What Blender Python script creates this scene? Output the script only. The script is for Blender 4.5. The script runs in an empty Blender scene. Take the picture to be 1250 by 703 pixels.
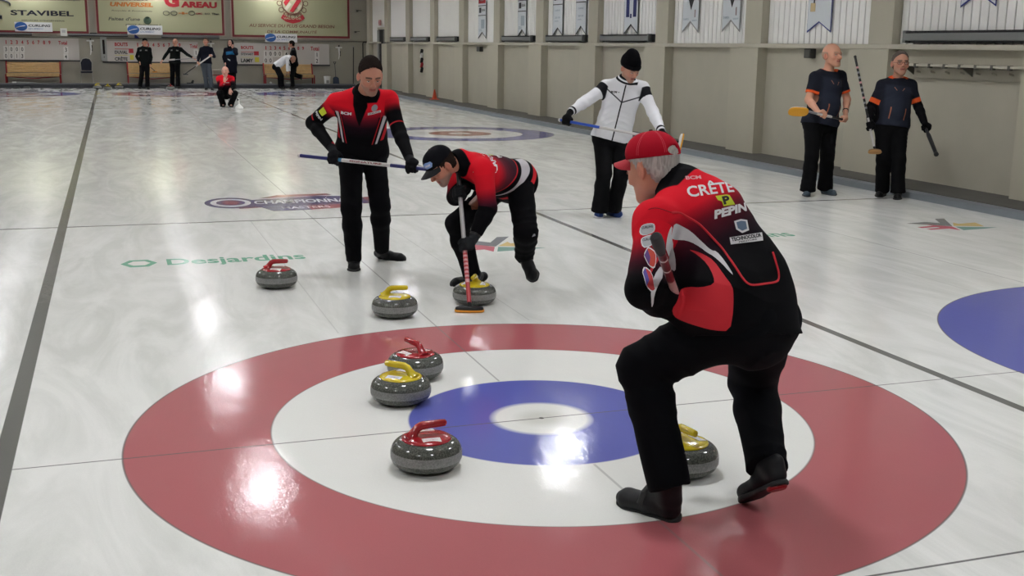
import bpy, bmesh, math
import numpy as np
from mathutils import Vector, Matrix
from mathutils.bvhtree import BVHTree

QUALITY = 1.0          # voxel scale for the figures
scene = bpy.context.scene
coll = scene.collection
PI = math.pi

# ------------------------------------------------------------------ camera
CAM = np.array([-1.78604725, -4.7140653, 1.67409924])
CR = np.array([0.94566083, -0.32488491, 0.01324342])
CU = np.array([0.0548612, 0.19956837, 0.97834693])
CF = np.array([0.32049312, 0.92445782, -0.20654757])
FL = 1398.32
cam_data = bpy.data.cameras.new('camera')
cam = bpy.data.objects.new('camera', cam_data)
coll.objects.link(cam)
cam_data.sensor_width = 36.0
cam_data.lens = FL * 36.0 / 1250.0
cam_data.clip_end = 200
m = Matrix.Identity(4)
for i in range(3):
    m[i][0] = CR[i]; m[i][1] = CU[i]; m[i][2] = -CF[i]; m[i][3] = CAM[i]
cam.matrix_world = m
scene.camera = cam

def ray(u, v):
    return CF * FL + CR * (u - 625.0) + CU * (351.5 - v)
def at(u, v, d):            # point measured in the photograph at camera depth d (metres)
    return CAM + ray(u, v) / FL * d
def gnd(u, v, z=0.0):
    r = ray(u, v)
    return CAM + r * ((z - CAM[2]) / r[2])
def onY(u, v, Y):
    r = ray(u, v)
    return CAM + r * ((Y - CAM[1]) / r[1])
def onX(u, v, X):
    r = ray(u, v)
    return CAM + r * ((X - CAM[0]) / r[0])
def depth(P):
    return float((np.asarray(P) - CAM) @ CF)

# ------------------------------------------------------------------ colour and materials
def lin(c):
    c = np.asarray(c, float) / 255.0
    return np.where(c <= 0.04045, c / 12.92, ((c + 0.055) / 1.055) ** 2.4)
def rgba(c):
    l = lin(c); return (float(l[0]), float(l[1]), float(l[2]), 1.0)
MATS = {}
def mat(name, col, rough=0.6, metal=0.0, noise=0.0, nscale=20.0, bump=0.0, bscale=80.0, coat=0.0, spec=0.5, sheen=0.0):
    if name in MATS: return MATS[name]
    m = bpy.data.materials.new(name); m.use_nodes = True
    nt = m.node_tree; b = nt.nodes['Principled BSDF']
    b.inputs['Base Color'].default_value = rgba(col)
    b.inputs['Roughness'].default_value = rough
    b.inputs['Metallic'].default_value = metal
    b.inputs['Coat Weight'].default_value = coat
    b.inputs['Specular IOR Level'].default_value = spec
    b.inputs['Sheen Weight'].default_value = sheen
    tc = nt.nodes.new('ShaderNodeTexCoord')
    if noise > 0:
        n = nt.nodes.new('ShaderNodeTexNoise'); n.inputs['Scale'].default_value = nscale
        n.inputs['Detail'].default_value = 4
        nt.links.new(tc.outputs['Object'], n.inputs['Vector'])
        mx = nt.nodes.new('ShaderNodeMix'); mx.data_type = 'RGBA'
        c = np.asarray(col, float)
        mx.inputs[6].default_value = rgba(np.clip(c * (1 - noise), 0, 255))
        mx.inputs[7].default_value = rgba(np.clip(c * (1 + noise), 0, 255))
        nt.links.new(n.outputs['Fac'], mx.inputs[0])
        nt.links.new(mx.outputs[2], b.inputs['Base Color'])
    if bump > 0:
        n2 = nt.nodes.new('ShaderNodeTexNoise'); n2.inputs['Scale'].default_value = bscale
        nt.links.new(tc.outputs['Object'], n2.inputs['Vector'])
        bp = nt.nodes.new('ShaderNodeBump'); bp.inputs['Strength'].default_value = bump
        bp.inputs['Distance'].default_value = 0.01
        nt.links.new(n2.outputs['Fac'], bp.inputs['Height'])
        nt.links.new(bp.outputs['Normal'], b.inputs['Normal'])
    MATS[name] = m
    return m
def vcmat(name, rough=0.85, bump=0.15, bscale=220.0, spec=0.3, sss=0.0):
    """dyed cloth / skin whose print is stored per vertex"""
    if name in MATS: return MATS[name]
    m = bpy.data.materials.new(name); m.use_nodes = True
    nt = m.node_tree; b = nt.nodes['Principled BSDF']
    a = nt.nodes.new('ShaderNodeAttribute'); a.attribute_name = 'Print'
    nt.links.new(a.outputs['Color'], b.inputs['Base Color'])
    b.inputs['Roughness'].default_value = rough
    b.inputs['Specular IOR Level'].default_value = spec
    if sss > 0:
        b.inputs['Subsurface Weight'].default_value = sss
        b.inputs['Subsurface Radius'].default_value = (0.01, 0.004, 0.002)
    tc = nt.nodes.new('ShaderNodeTexCoord')
    n2 = nt.nodes.new('ShaderNodeTexNoise'); n2.inputs['Scale'].default_value = bscale
    nt.links.new(tc.outputs['Object'], n2.inputs['Vector'])
    bp = nt.nodes.new('ShaderNodeBump'); bp.inputs['Strength'].default_value = bump
    bp.inputs['Distance'].default_value = 0.002
    nt.links.new(n2.outputs['Fac'], bp.inputs['Height'])
    nt.links.new(bp.outputs['Normal'], b.inputs['Normal'])
    MATS[name] = m
    return m

# ------------------------------------------------------------------ object helpers
ORIGIN = {}
def link(name, me, parent=None, base=(0, 0, 0), material=None):
    o = bpy.data.objects.new(name, me); coll.objects.link(o)
    if parent is None:
        o.location = base; ORIGIN[o.name] = np.array(base, float)
    else:
        o.parent = parent; ORIGIN[o.name] = ORIGIN[parent.name]
    if material is not None:
        me.materials.clear(); me.materials.append(material)
    return o
def tag(o, label=None, cat=None, group=None, kind=None):
    if label: o['label'] = label
    if cat: o['category'] = cat
    if group: o['group'] = group
    if kind: o['kind'] = kind
    return o
def empty(name, base, label=None, cat=None, group=None, kind=None):
    o = bpy.data.objects.new(name, None); coll.objects.link(o)
    o.location = [float(x) for x in base]; o.empty_display_size = 0.1
    ORIGIN[o.name] = np.array([float(x) for x in base])
    return tag(o, label, cat, group, kind)
class MB:
    """collects shapes in world (or thing-local) coordinates and links them as one mesh"""
    def __init__(s): s.bm = bmesh.new()
    def box(s, lo, hi, bevel=0.0, mtx=None):
        lo = np.asarray(lo, float); hi = np.asarray(hi, float)
        t = bmesh.ops.create_cube(s.bm, size=1.0)
        vs = t['verts']; c = (lo + hi) / 2; sz = hi - lo
        for v in vs: v.co = Vector((v.co.x * sz[0] + c[0], v.co.y * sz[1] + c[1], v.co.z * sz[2] + c[2]))
        if bevel > 0:
            es = list({e for v in vs for e in v.link_edges})
            r = bmesh.ops.bevel(s.bm, geom=es, offset=bevel, segments=2, affect='EDGES', profile=0.6)
            vs = list({v for f in r['faces'] for v in f.verts} | {v for v in vs if v.is_valid})
        if mtx is not None:
            for v in vs: v.co = mtx @ v.co
        return s
    def tube(s, pts, rad, n=10, cap=True, flat=None):
        """swept round section along points; rad scalar or list; flat=(axis, factor) squashes"""
        pts = [np.asarray(p, float) for p in pts]
        if np.isscalar(rad): rad = [rad] * len(pts)
        rings = []; prev = None
        for i, p in enumerate(pts):
            a = pts[max(i - 1, 0)]; b = pts[min(i + 1, len(pts) - 1)]
            t = b - a; t = t / (np.linalg.norm(t) + 1e-12)
            if prev is None:
                ref = np.array([0, 0, 1.]) if abs(t[2]) < 0.9 else np.array([1., 0, 0])
                x = np.cross(ref, t)
            else:
                x = prev - t * (prev @ t)
            x /= np.linalg.norm(x); y = np.cross(t, x); prev = x
            ring = []
            for k in range(n):
                q = (x * math.cos(2 * PI * k / n) + y * math.sin(2 * PI * k / n)) * rad[i]
                if flat is not None:
                    ax = np.asarray(flat[0], float); q = q - ax * (q @ ax) * (1 - flat[1])
                ring.append(s.bm.verts.new(p + q))
            rings.append(ring)
        for r0, r1 in zip(rings, rings[1:]):
            for k in range(n): s.bm.faces.new((r0[k], r0[(k + 1) % n], r1[(k + 1) % n], r1[k]))
        if cap:
            s.bm.faces.new(rings[0][::-1]); s.bm.faces.new(rings[-1])
        return s
    def lathe(s, prof, c=(0, 0, 0), n=40, axis=None, up=None):
        """prof: (radius, height) pairs"""
        c = np.asarray(c, float)
        ax = np.array([0, 0, 1.]) if axis is None else np.asarray(axis, float) / np.linalg.norm(axis)
        ref = np.array([1., 0, 0]) if abs(ax[0]) < 0.9 else np.array([0, 1., 0])
        y = np.cross(ax, ref); y /= np.linalg.norm(y); x = np.cross(y, ax)
        rings = []
        for r, h in prof:
            if r < 1e-6: rings.append([s.bm.verts.new(c + ax * h)])
            else: rings.append([s.bm.verts.new(c + ax * h + (x * math.cos(2 * PI * k / n) + y * math.sin(2 * PI * k / n)) * r) for k in range(n)])
        for a, b in zip(rings, rings[1:]):
            if len(a) == 1 and len(b) == 1: continue
            for k in range(n):
                k2 = (k + 1) % n
                if len(a) == 1: s.bm.faces.new((a[0], b[k2], b[k]))
                elif len(b) == 1: s.bm.faces.new((a[k], a[k2], b[0]))
                else: s.bm.faces.new((a[k], a[k2], b[k2], b[k]))
        return s
    def poly(s, pts, thick=None):
        """flat polygon; thick = vector to extrude"""
        pts = [np.asarray(p, float) for p in pts]
        a = [s.bm.verts.new(p) for p in pts]
        s.bm.faces.new(a)
        if thick is not None:
            t = np.asarray(thick, float)
            b = [s.bm.verts.new(p + t) for p in pts]
            s.bm.faces.new(b[::-1])
            for i in range(len(a)):
                j = (i + 1) % len(a); s.bm.faces.new((a[j], a[i], b[i], b[j]))
        return s
    def build(s, name, material, parent=None, base=None, smooth=False, world=True):
        if base is None: base = ORIGIN[parent.name] if parent is not None else np.zeros(3)
        base = np.asarray(base, float)
        if world:
            bv = Vector(base)
            for v in s.bm.verts: v.co -= bv
        bmesh.ops.recalc_face_normals(s.bm, faces=s.bm.faces)
        me = bpy.data.meshes.new(name); s.bm.to_mesh(me); s.bm.free()
        if smooth:
            me.polygons.foreach_set('use_smooth', [True] * len(me.polygons))
            try: me.set_sharp_from_angle(angle=math.radians(40))
            except Exception: pass
        return link(name, me, parent, [float(x) for x in base], material)

def text_verts(txt, size=1.0, bold=0.0, shear=0.0, spacing=1.0, width=None, sub=False):
    for b in (bold, bold * 0.7, bold * 0.4, 0.0):
        vs, fs = _text_verts(txt, size, b, shear, spacing, width)
        area = 0.0
        for f in fs:
            p = vs[list(f)]; q = np.roll(p, -1, 0); area += abs((p[:, 0] * q[:, 1] - q[:, 0] * p[:, 1]).sum()) / 2
        if len(vs) and area > 0.12 * np.ptp(vs[:, 0]) * np.ptp(vs[:, 1]): break
    return vs, fs
def _text_verts(txt, size, bold, shear, spacing, width):
    """flat lettering centred on 0,0 in its own plane -> (verts Nx2, faces); width fits the line to a width"""
    cu = bpy.data.curves.new('lettering', 'FONT'); cu.body = txt; cu.size = size
    cu.align_x = 'CENTER'; cu.align_y = 'CENTER'; cu.offset = bold * size; cu.shear = shear
    cu.space_character = spacing; cu.resolution_u = 3; cu.fill_mode = 'BOTH'
    o = bpy.data.objects.new('lettering', cu); coll.objects.link(o)
    dg = bpy.context.evaluated_depsgraph_get(); dg.update()
    me = bpy.data.meshes.new_from_object(o.evaluated_get(dg))
    vs = np.array([v.co[:2] for v in me.vertices]).reshape(-1, 2)
    fs = [tuple(p.vertices) for p in me.polygons]
    bpy.data.objects.remove(o); bpy.data.curves.remove(cu); bpy.data.meshes.remove(me)
    if len(vs):
        vs -= (vs.max(0) + vs.min(0)) / 2
        if width:
            vs[:, 0] *= width[0] / max(np.ptp(vs[:, 0]), 1e-6)
            if len(width) > 1: vs[:, 1] *= width[1] / max(np.ptp(vs[:, 1]), 1e-6)
    return vs, fs
def lettering(name, txt, c, ex, ey, wh, material, parent, bold=0.0, shear=0.0, lift=0.0):
    """lettering fitted to a w x h box centred at c in the plane of ex, ey"""
    vs, fs = text_verts(txt, 1.0, bold, shear, width=wh)
    c = np.asarray(c, float); ex = np.asarray(ex, float); ey = np.asarray(ey, float)
    nrm = np.cross(ex, ey)
    P = [tuple(c + ex * v[0] + ey * v[1] + nrm * lift - ORIGIN[parent.name]) for v in vs]
    me = bpy.data.meshes.new(name); me.from_pydata(P, [], fs)
    return link(name, me, parent, (0, 0, 0), material)
def copy_tree(o, parent=None):
    c = o.copy(); coll.objects.link(c)
    if parent is not None: c.parent = parent
    for ch in [x for x in list(scene.objects) if x.parent == o]:
        copy_tree(ch, c)
    ORIGIN[c.name] = ORIGIN[o.name]
    return c
def smoothstep(a, b, x):
    t = np.clip((x - a) / (b - a), 0, 1); return t * t * (3 - 2 * t)
def unit(v):
    v = np.asarray(v, float); return v / (np.linalg.norm(v) + 1e-12)

# ------------------------------------------------------------------ ice
def ice_base(nt):
    """shared glossy pebbled surface; returns the principled node"""
    N = nt.nodes; L = nt.links
    b = N['Principled BSDF']
    b.inputs['IOR'].default_value = 1.31
    geo = N.new('ShaderNodeNewGeometry')
    def noise(scale, detail=3, vec=None, rough=0.5):
        n = N.new('ShaderNodeTexNoise'); n.inputs['Scale'].default_value = scale
        n.inputs['Detail'].default_value = detail; n.inputs['Roughness'].default_value = rough
        L.new(vec if vec is not None else geo.outputs['Position'], n.inputs['Vector']); return n
    m1 = N.new('ShaderNodeMapping'); m1.inputs['Scale'].default_value = (1.5, 0.42, 1); m1.inputs['Rotation'].default_value = (0, 0, 0.12)
    L.new(geo.outputs['Position'], m1.inputs['Vector'])
    n1 = noise(1.3, 6, m1.outputs[0], 0.62); n1.inputs['Distortion'].default_value = 1.8
    mr = N.new('ShaderNodeMapRange'); L.new(n1.outputs['Fac'], mr.inputs[0])
    mr.inputs[1].default_value = 0.38; mr.inputs[2].default_value = 0.62
    mr.inputs[3].default_value = 0.05; mr.inputs[4].default_value = 0.14
    L.new(mr.outputs[0], b.inputs['Roughness'])
    # pebble, scuffs and long soft waves left by the scraper
    peb = noise(95, 2)
    mp = N.new('ShaderNodeMapping'); mp.inputs['Scale'].default_value = (7.0, 2.2, 1); mp.inputs['Rotation'].default_value = (0, 0, 0.5)
    L.new(geo.outputs['Position'], mp.inputs['Vector'])
    scr = noise(2.2, 5, mp.outputs[0], 0.65)
    wav = noise(1.9, 4)
    b1 = N.new('ShaderNodeBump'); b1.inputs['Strength'].default_value = 0.045; b1.inputs['Distance'].default_value = 0.004
    L.new(peb.outputs['Fac'], b1.inputs['Height'])
    b2 = N.new('ShaderNodeBump'); b2.inputs['Strength'].default_value = 0.035; b2.inputs['Distance'].default_value = 0.03
    L.new(scr.outputs['Fac'], b2.inputs['Height']); L.new(b1.outputs['Normal'], b2.inputs['Normal'])
    b3 = N.new('ShaderNodeBump'); b3.inputs['Strength'].default_value = 0.035; b3.inputs['Distance'].default_value = 0.06
    L.new(wav.outputs['Fac'], b3.inputs['Height']); L.new(b2.outputs['Normal'], b3.inputs['Normal'])
    L.new(b3.outputs['Normal'], b.inputs['Normal'])
    return b, geo
WHITE_ICE = (233, 233, 228)
def ice_material():
    m = bpy.data.materials.new('ice'); m.use_nodes = True
    nt = m.node_tree; N = nt.nodes; L = nt.links
    b, geo = ice_base(nt)
    sep = N.new('ShaderNodeSeparateXYZ'); L.new(geo.outputs['Position'], sep.inputs[0])
    X, Y = sep.outputs[0], sep.outputs[1]
    def M(op, a, c=None, d=None, clamp=False):
        n = N.new('ShaderNodeMath'); n.operation = op; n.use_clamp = clamp
        for i, v in enumerate((a, c, d)):
            if v is None: continue
            if isinstance(v, (int, float)): n.inputs[i].default_value = v
            else: L.new(v, n.inputs[i])
        return n.outputs[0]
    def mixc(fac, A, col, amount=1.0):
        n = N.new('ShaderNodeMix'); n.data_type = 'RGBA'
        f = M('MULTIPLY', fac, amount) if amount != 1.0 else fac
        L.new(f, n.inputs[0]); L.new(A, n.inputs[6]); n.inputs[7].default_value = rgba(col)
        return n.outputs[2]
    # base with faint milky variation
    nz = N.new('ShaderNodeTexNoise'); nz.inputs['Scale'].default_value = 1.5; nz.inputs['Detail'].default_value = 7; nz.inputs['Roughness'].default_value = 0.62; nz.inputs['Distortion'].default_value = 2.2
    m0 = N.new('ShaderNodeMapping'); m0.inputs['Scale'].default_value = (1.5, 0.36, 1); m0.inputs['Rotation'].default_value = (0, 0, -0.15)
    L.new(geo.outputs['Position'], m0.inputs['Vector']); L.new(m0.outputs[0], nz.inputs['Vector'])
    cr_ = N.new('ShaderNodeMapRange'); L.new(nz.outputs['Fac'], cr_.inputs[0]); cr_.inputs[1].default_value = 0.38; cr_.inputs[2].default_value = 0.62
    bc = N.new('ShaderNodeMix'); bc.data_type = 'RGBA'; L.new(cr_.outputs[0], bc.inputs[0])
    bc.inputs[6].default_value = rgba((222, 223, 218)); bc.inputs[7].default_value = rgba((238, 238, 234))
    col = bc.outputs[2]
    grain = N.new('ShaderNodeTexNoise'); grain.inputs['Scale'].default_value = 160; grain.inputs['Detail'].default_value = 2
    L.new(geo.outputs['Position'], grain.inputs['Vector'])
    RED, BLUE = (176, 98, 103), (94, 100, 176)
    def house(col, cx, cy, outer, inner, soft=260.0, centre=True):
        dx = M('SUBTRACT', X, cx); dy = M('SUBTRACT', Y, cy)
        d = M('SQRT', M('ADD', M('MULTIPLY', dx, dx), M('MULTIPLY', dy, dy)))
        def inside(R, k=soft): return M('MULTIPLY_ADD', M('SUBTRACT', R, d), k, 0.5, clamp=True)
        def line(R, w=0.004): return M('MULTIPLY_ADD', M('SUBTRACT', w, M('ABSOLUTE', M('SUBTRACT', d, R))), 260.0, 0.5, clamp=True)
        col = mixc(inside(1.829), col, outer)
        col = mixc(inside(1.219), col, WHITE_ICE)
        col = mixc(inside(0.61, 90.0), col, inner)
        col = mixc(inside(0.225, 26.0), col, WHITE_ICE)
        col = mixc(line(1.829), col, (105, 95, 95), 0.8)
        col = mixc(line(1.219), col, (115, 105, 105), 0.6)
        if centre:
            col = mixc(inside(0.10, 12.0), col, (196, 196, 186), 0.6)
            col = mixc(inside(0.012, 300.0), col, (50, 50, 45))
        return col
    W = 4.56
    col = house(col, 0, 0, RED, BLUE)
    col = house(col, W, 0, BLUE, RED, centre=False)
    for cx, o, i in ((-W, BLUE, RED), (0, RED, BLUE), (W, BLUE, RED)):
        col = house(col, cx, 34.75, o, i, centre=False)
    col = house(col, W, 16.8, (92, 92, 160), (168, 92, 86), centre=False)
    def vline(col, x0, w, c, amt=1.0, y0=None, y1=None):
        k = M('MULTIPLY_ADD', M('SUBTRACT', w / 2, M('ABSOLUTE', M('SUBTRACT', X, x0))), 300.0, 0.5, clamp=True)
        if y0 is not None: k = M('MULTIPLY', k, M('GREATER_THAN', Y, y0))
        if y1 is not None: k = M('MULTIPLY', k, M('LESS_THAN', Y, y1))
        return mixc(k, col, c, amt)
    def hline(col, y, w, c, amt=1.0):
        k = M('MULTIPLY_ADD', M('SUBTRACT', w / 2, M('ABSOLUTE', M('SUBTRACT', Y, y))), 300.0, 0.5, clamp=True)
        return mixc(k, col, c, amt)
    for x0 in (-W, W):
        col = vline(col, x0, 0.010, (120, 120, 120), 0.6)
    col = vline(col, 0, 0.010, (120, 118, 116), 0.55, y0=0.62)
    col = vline(col, 0, 0.012, (120, 118, 116), 0.40, y1=-0.62)
    for x0 in (-0.6, 0.6, W - 0.6, W + 0.6):
        col = vline(col, x0, 0.008, (130, 128, 126), 0.28, y0=1.83, y1=6.4)
    col = vline(col, 5.3, 0.008, (130, 128, 126), 0.25)
    for y in (0, 34.75):
        col = hline(col, y, 0.010, (96, 94, 94), 0.8)
    for y in (-1.829, 36.58):
        col = hline(col, y, 0.012, (80, 78, 78), 0.85)
    col = hline(col, 6.404, 0.045, (84, 84, 86), 0.9)
    col = hline(col, 28.35, 0.05, (110, 108, 108), 0.7)
    for x0 in (-2.285, 2.27, -6.85):
        col = vline(col, x0, 0.078 if x0 < 0 else 0.06, (104, 104, 100), 1.0)
    # frost grain
    g = M('MULTIPLY_ADD', grain.outputs['Fac'], 0.10, 0.95)
    hs = N.new('ShaderNodeHueSaturation'); L.new(col, hs.inputs['Color']); L.new(g, hs.inputs['Value'])
    L.new(hs.outputs[0], b.inputs['Base Color'])
    return m
def ice_paint(name, colour):
    if name in MATS: return MATS[name]
    m = bpy.data.materials.new(name); m.use_nodes = True
    b, geo = ice_base(m.node_tree)
    b.inputs['Base Color'].default_value = rgba(colour)
    MATS[name] = m
    return m

RX = 6.93       # right edge of the ice
BY = 39.45      # far edge of the ice
b_ = MB(); b_.poly([(-9.2, -9, 0), (RX, -9, 0), (RX, BY, 0), (-9.2, BY, 0)])
floor = b_.build('floor', ice_material()); tag(floor, kind='structure')

# painted marks in the ice (slightly proud films)
def flat(name, polys, material, z=0.0012):
    b = MB()
    for p in polys: b.poly([(x, y, z) for x, y in p])
    o = b.build(name, material, floor); return o
def circ(cx, cy, rx, ry, n=40): return [(cx + rx * math.cos(2 * PI * k / n), cy + ry * math.sin(2 * PI * k / n)) for k in range(n)]
NAVY = ice_paint('ice_paint_navy', (84, 78, 128)); ROSE = ice_paint('ice_paint_rose', (176, 84, 90))
GREEN = ice_paint('ice_paint_green', (120, 178, 150)); WH = ice_paint('ice_paint_white', WHITE_ICE)
GREY = ice_paint('ice_paint_grey', (122, 124, 130)); GOLD = ice_paint('ice_paint_gold', (222, 196, 128)); TEAL = ice_paint('ice_paint_teal', (126, 166, 156)); PINK = ice_paint('ice_paint_pink', (206, 104, 120))
# curling championship ribbon mark beyond the hog line
flat('ice_logo', [circ(-0.66, 7.72, 0.27, 0.42)], NAVY, 0.001)
flat('ice_logo', [circ(-0.66, 7.72, 0.21, 0.32)], WH, 0.0016)
flat('ice_logo', [circ(-0.66, 7.72, 0.15, 0.22)], NAVY, 0.0022)
flat('ice_logo', [circ(-0.66, 7.72, 0.09, 0.13)], ROSE, 0.0028)
flat('ice_logo', [[(-0.52, 7.35), (0.80, 7.40), (0.78, 7.98), (0.30, 8.10), (-0.42, 7.90)]], NAVY, 0.0012)
flat('ice_logo', [[(-0.62, 7.25), (-0.36, 7.30), (-0.42, 7.62), (-0.58, 7.58)], [(-0.34, 8.0), (0.5, 8.16), (0.46, 8.28), (-0.1, 8.26)], [(0.70, 7.35), (0.95, 7.4), (0.93, 7.9), (0.70, 7.85)]], ROSE, 0.0009)
flat('ice_logo', [[(-0.30, 6.98), (0.10, 7.02), (0.08, 7.36), (-0.40, 7.34)]], NAVY, 0.0018)
flat('ice_logo', [[(0.05, 7.02), (0.44, 7.10), (0.52, 7.38), (0.04, 7.36)]], ROSE, 0.0015)
lettering('ice_lettering', 'CHAMPIONNATS', (0.16, 7.68, 0.0030), (1, 0.01, 0), (0.05, 1, 0), (1.16, 0.28), WH, floor, bold=0.03)
lettering('ice_lettering', 'MASTERS', (0.06, 7.20, 0.0030), (1, 0.03, 0), (0, 1, 0), (0.5, 0.16), WH, floor, bold=0.02)
# hexagon and sponsor name on the centre sheet, repeated on the next one
for dx in (0.0, 4.5):
    hx = [(-1.665 + dx + 0.135 * math.cos(PI / 3 * k), 4.40 + 0.17 * math.sin(PI / 3 * k)) for k in range(6)]
    hi = [(-1.665 + dx + 0.085 * math.cos(PI / 3 * k), 4.40 + 0.10 * math.sin(PI / 3 * k)) for k in range(6)]
    flat('ice_logo', [hx], GREEN, 0.001); flat('ice_logo', [hi], WH, 0.0018)
    lettering('ice_lettering', 'Desjardins', (-0.93 + dx, 4.36, 0.0012), (1, 0, 0), (0, 1, 0), (1.06, 0.34), GREEN, floor, bold=0.022)
# four-coloured X marks
def xmark(cx, cy, s):
    def T(ps): return [(cx + s * x, cy + s * y) for x, y in ps]
    flat('ice_logo', [T([(-0.62, 0.42), (-0.12, 0.50), (0.06, 0.30), (0.34, 0.80), (0.56, 0.80), (0.02, -0.10)])], GREY)
    flat('ice_logo', [T([(-0.72, -0.02), (-0.30, 0.06), (-0.36, 0.30), (0.0, -0.12), (-0.16, -0.55), (-0.24, -0.32), (-0.68, -0.36), (-0.69, -0.25), (-0.34, -0.20), (-0.34, -0.10), (-0.70, -0.14)])], PINK)
    flat('ice_logo', [T([(0.08, -0.06), (0.36, 0.30), (0.36, 0.14), (0.80, 0.20), (0.72, -0.02), (0.62, -0.26)])], GOLD)
    flat('ice_logo', [T([(-0.10, -0.55), (0.05, -0.14), (0.78, -0.42), (0.40, -0.50)])], TEAL)
xmark(1.22, 4.48, 0.52); xmark(5.93, 4.45, 0.52)

# ------------------------------------------------------------------ room shell
WALL = mat('wall_paint', (177, 172, 156), 0.55, noise=0.03, nscale=3.0, bump=0.05, bscale=30)
WALLB = mat('back_wall_paint', (163, 159, 146), 0.6, noise=0.03, nscale=2.0)
TRIMM = mat('ledge_paint', (186, 181, 166), 0.5)
PILLAR = mat('pillar_paint', (181, 176, 159), 0.55, noise=0.02, nscale=3.0)
WALK = mat('walkway_floor', (84, 82, 77), 0.7, noise=0.10, nscale=6)
BLACK = mat('black_rubber', (14, 14, 16), 0.7)
KERB = mat('kerb_foam', (118, 124, 130), 0.6)
CEIL = mat('ceiling_paint', (205, 203, 196), 0.8)
XW = 7.97; BW = 41.0; H = 5.1
b = MB(); b.box((XW, -9, -0.3), (XW + 0.2, BW, 1.70)); w = b.build('wall_right', WALL); tag(w, kind='structure')
b = MB(); b.box((XW + 0.05, -9, 1.70), (XW + 0.25, BW, H)); w = b.build('wall_right_upper', TRIMM); tag(w, kind='structure')
b = MB(); b.box((-9.4, BW, -0.3), (XW + 0.3, BW + 0.2, H)); w = b.build('wall_back', WALLB); tag(w, kind='structure')
b = MB(); b.box((-9.4, -9.2, -0.3), (-9.2, BW, H)); w = b.build('wall_left', WALL); tag(w, kind='structure')
b = MB(); b.box((-9.4, -9.4, -0.3), (XW + 0.3, -9.2, H)); w = b.build('wall_front', WALL); tag(w, kind='structure')
b = MB(); b.box((-9.4, -9.4, H), (XW + 0.3, BW + 0.2, H + 0.15)); w = b.build('ceiling', CEIL); tag(w, kind='structure')
# raised walkways round the ice, black gap and grey bumper
b = MB(); b.box((7.26, -9, -0.2), (XW, BW, 0.05)); b.box((-9.2, BY + 0.32, -0.2), (7.26, BW, 0.10)); w = b.build('floor_walkway', WALK); tag(w, kind='structure')
b = MB(); b.box((RX + 0.16, -9, -0.2), (7.26, BY + 0.3, 0.012)); w = b.build('trim_gap', BLACK); tag(w, kind='structure')
b = MB(); b.box((RX, -9, -0.1), (RX + 0.16, BY, 0.075), 0.01); w = b.build('trim_bumper_right', KERB); tag(w, kind='structure')
b = MB(); b.box((-9.2, BY, -0.1), (RX + 0.16, BY + 0.14, 0.13), 0.015); w = b.build('trim_bumper_back', mat('dark_bumper', (34, 36, 42), 0.55)); tag(w, kind='structure')
b = MB(); b.box((-9.2, BY + 0.14, -0.1), (RX + 0.16, BY + 0.32, 0.17), 0.015); w = b.build('trim_bumper_top', mat('grey_bumper', (92, 94, 98), 0.55)); tag(w, kind='structure')
# ledge
b = MB(); b.box((XW - 0.13, -9, 1.70), (XW + 0.1, 37.0, 1.765), 0.008); b.box((XW - 0.13, 38.75, 1.70), (XW + 0.1, BW, 1.765), 0.008)
w = b.build('trim_ledge_right', TRIMM); tag(w, kind='structure')
b = MB(); b.box((-9.2, BW - 0.06, 1.74), (XW, BW, 1.79), 0.005); w = b.build('trim_ledge_back', mat('dark_ledge', (105, 102, 92), 0.6)); tag(w, kind='structure')
# pillars
for k in range(-4, 11):
    y = 8.1 + 3.245 * k
    if y > 40: y = 40.45
    b = MB()
    b.box((7.80, y, -0.05), (XW + 0.02, min(y + 0.86, BW), 1.70), 0.004)
    b.box((7.84, y, 1.765), (XW + 0.08, min(y + 0.50, BW), H), 0.004)
    w = b.build('pillar', PILLAR); tag(w, kind='structure')
# white board siding between the pillars
SID = mat('white_siding', (246, 245, 242), 0.5); GRV = mat('siding_groove_shade', (120, 118, 112), 0.8)
for k in range(-4, 10):
    y0 = 8.1 + 3.245 * k + 0.50; y1 = 8.1 + 3.245 * (k + 1)
    n = 19; p = (y1 - y0) / n
    b = MB()
    for i in range(n):
        b.box((XW - 0.005, y0 + i * p + 0.009, 1.765), (XW + 0.05, y0 + (i + 1) * p - 0.009, H), 0.003)
    w = b.build('wall_siding', SID); tag(w, kind='structure')
    b = MB(); b.box((XW + 0.02, y0, 1.765), (XW + 0.055, y1, H)); b.build('siding_backing_shaded', GRV, w)  # grey backing paints in the shade between the white boards
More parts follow.
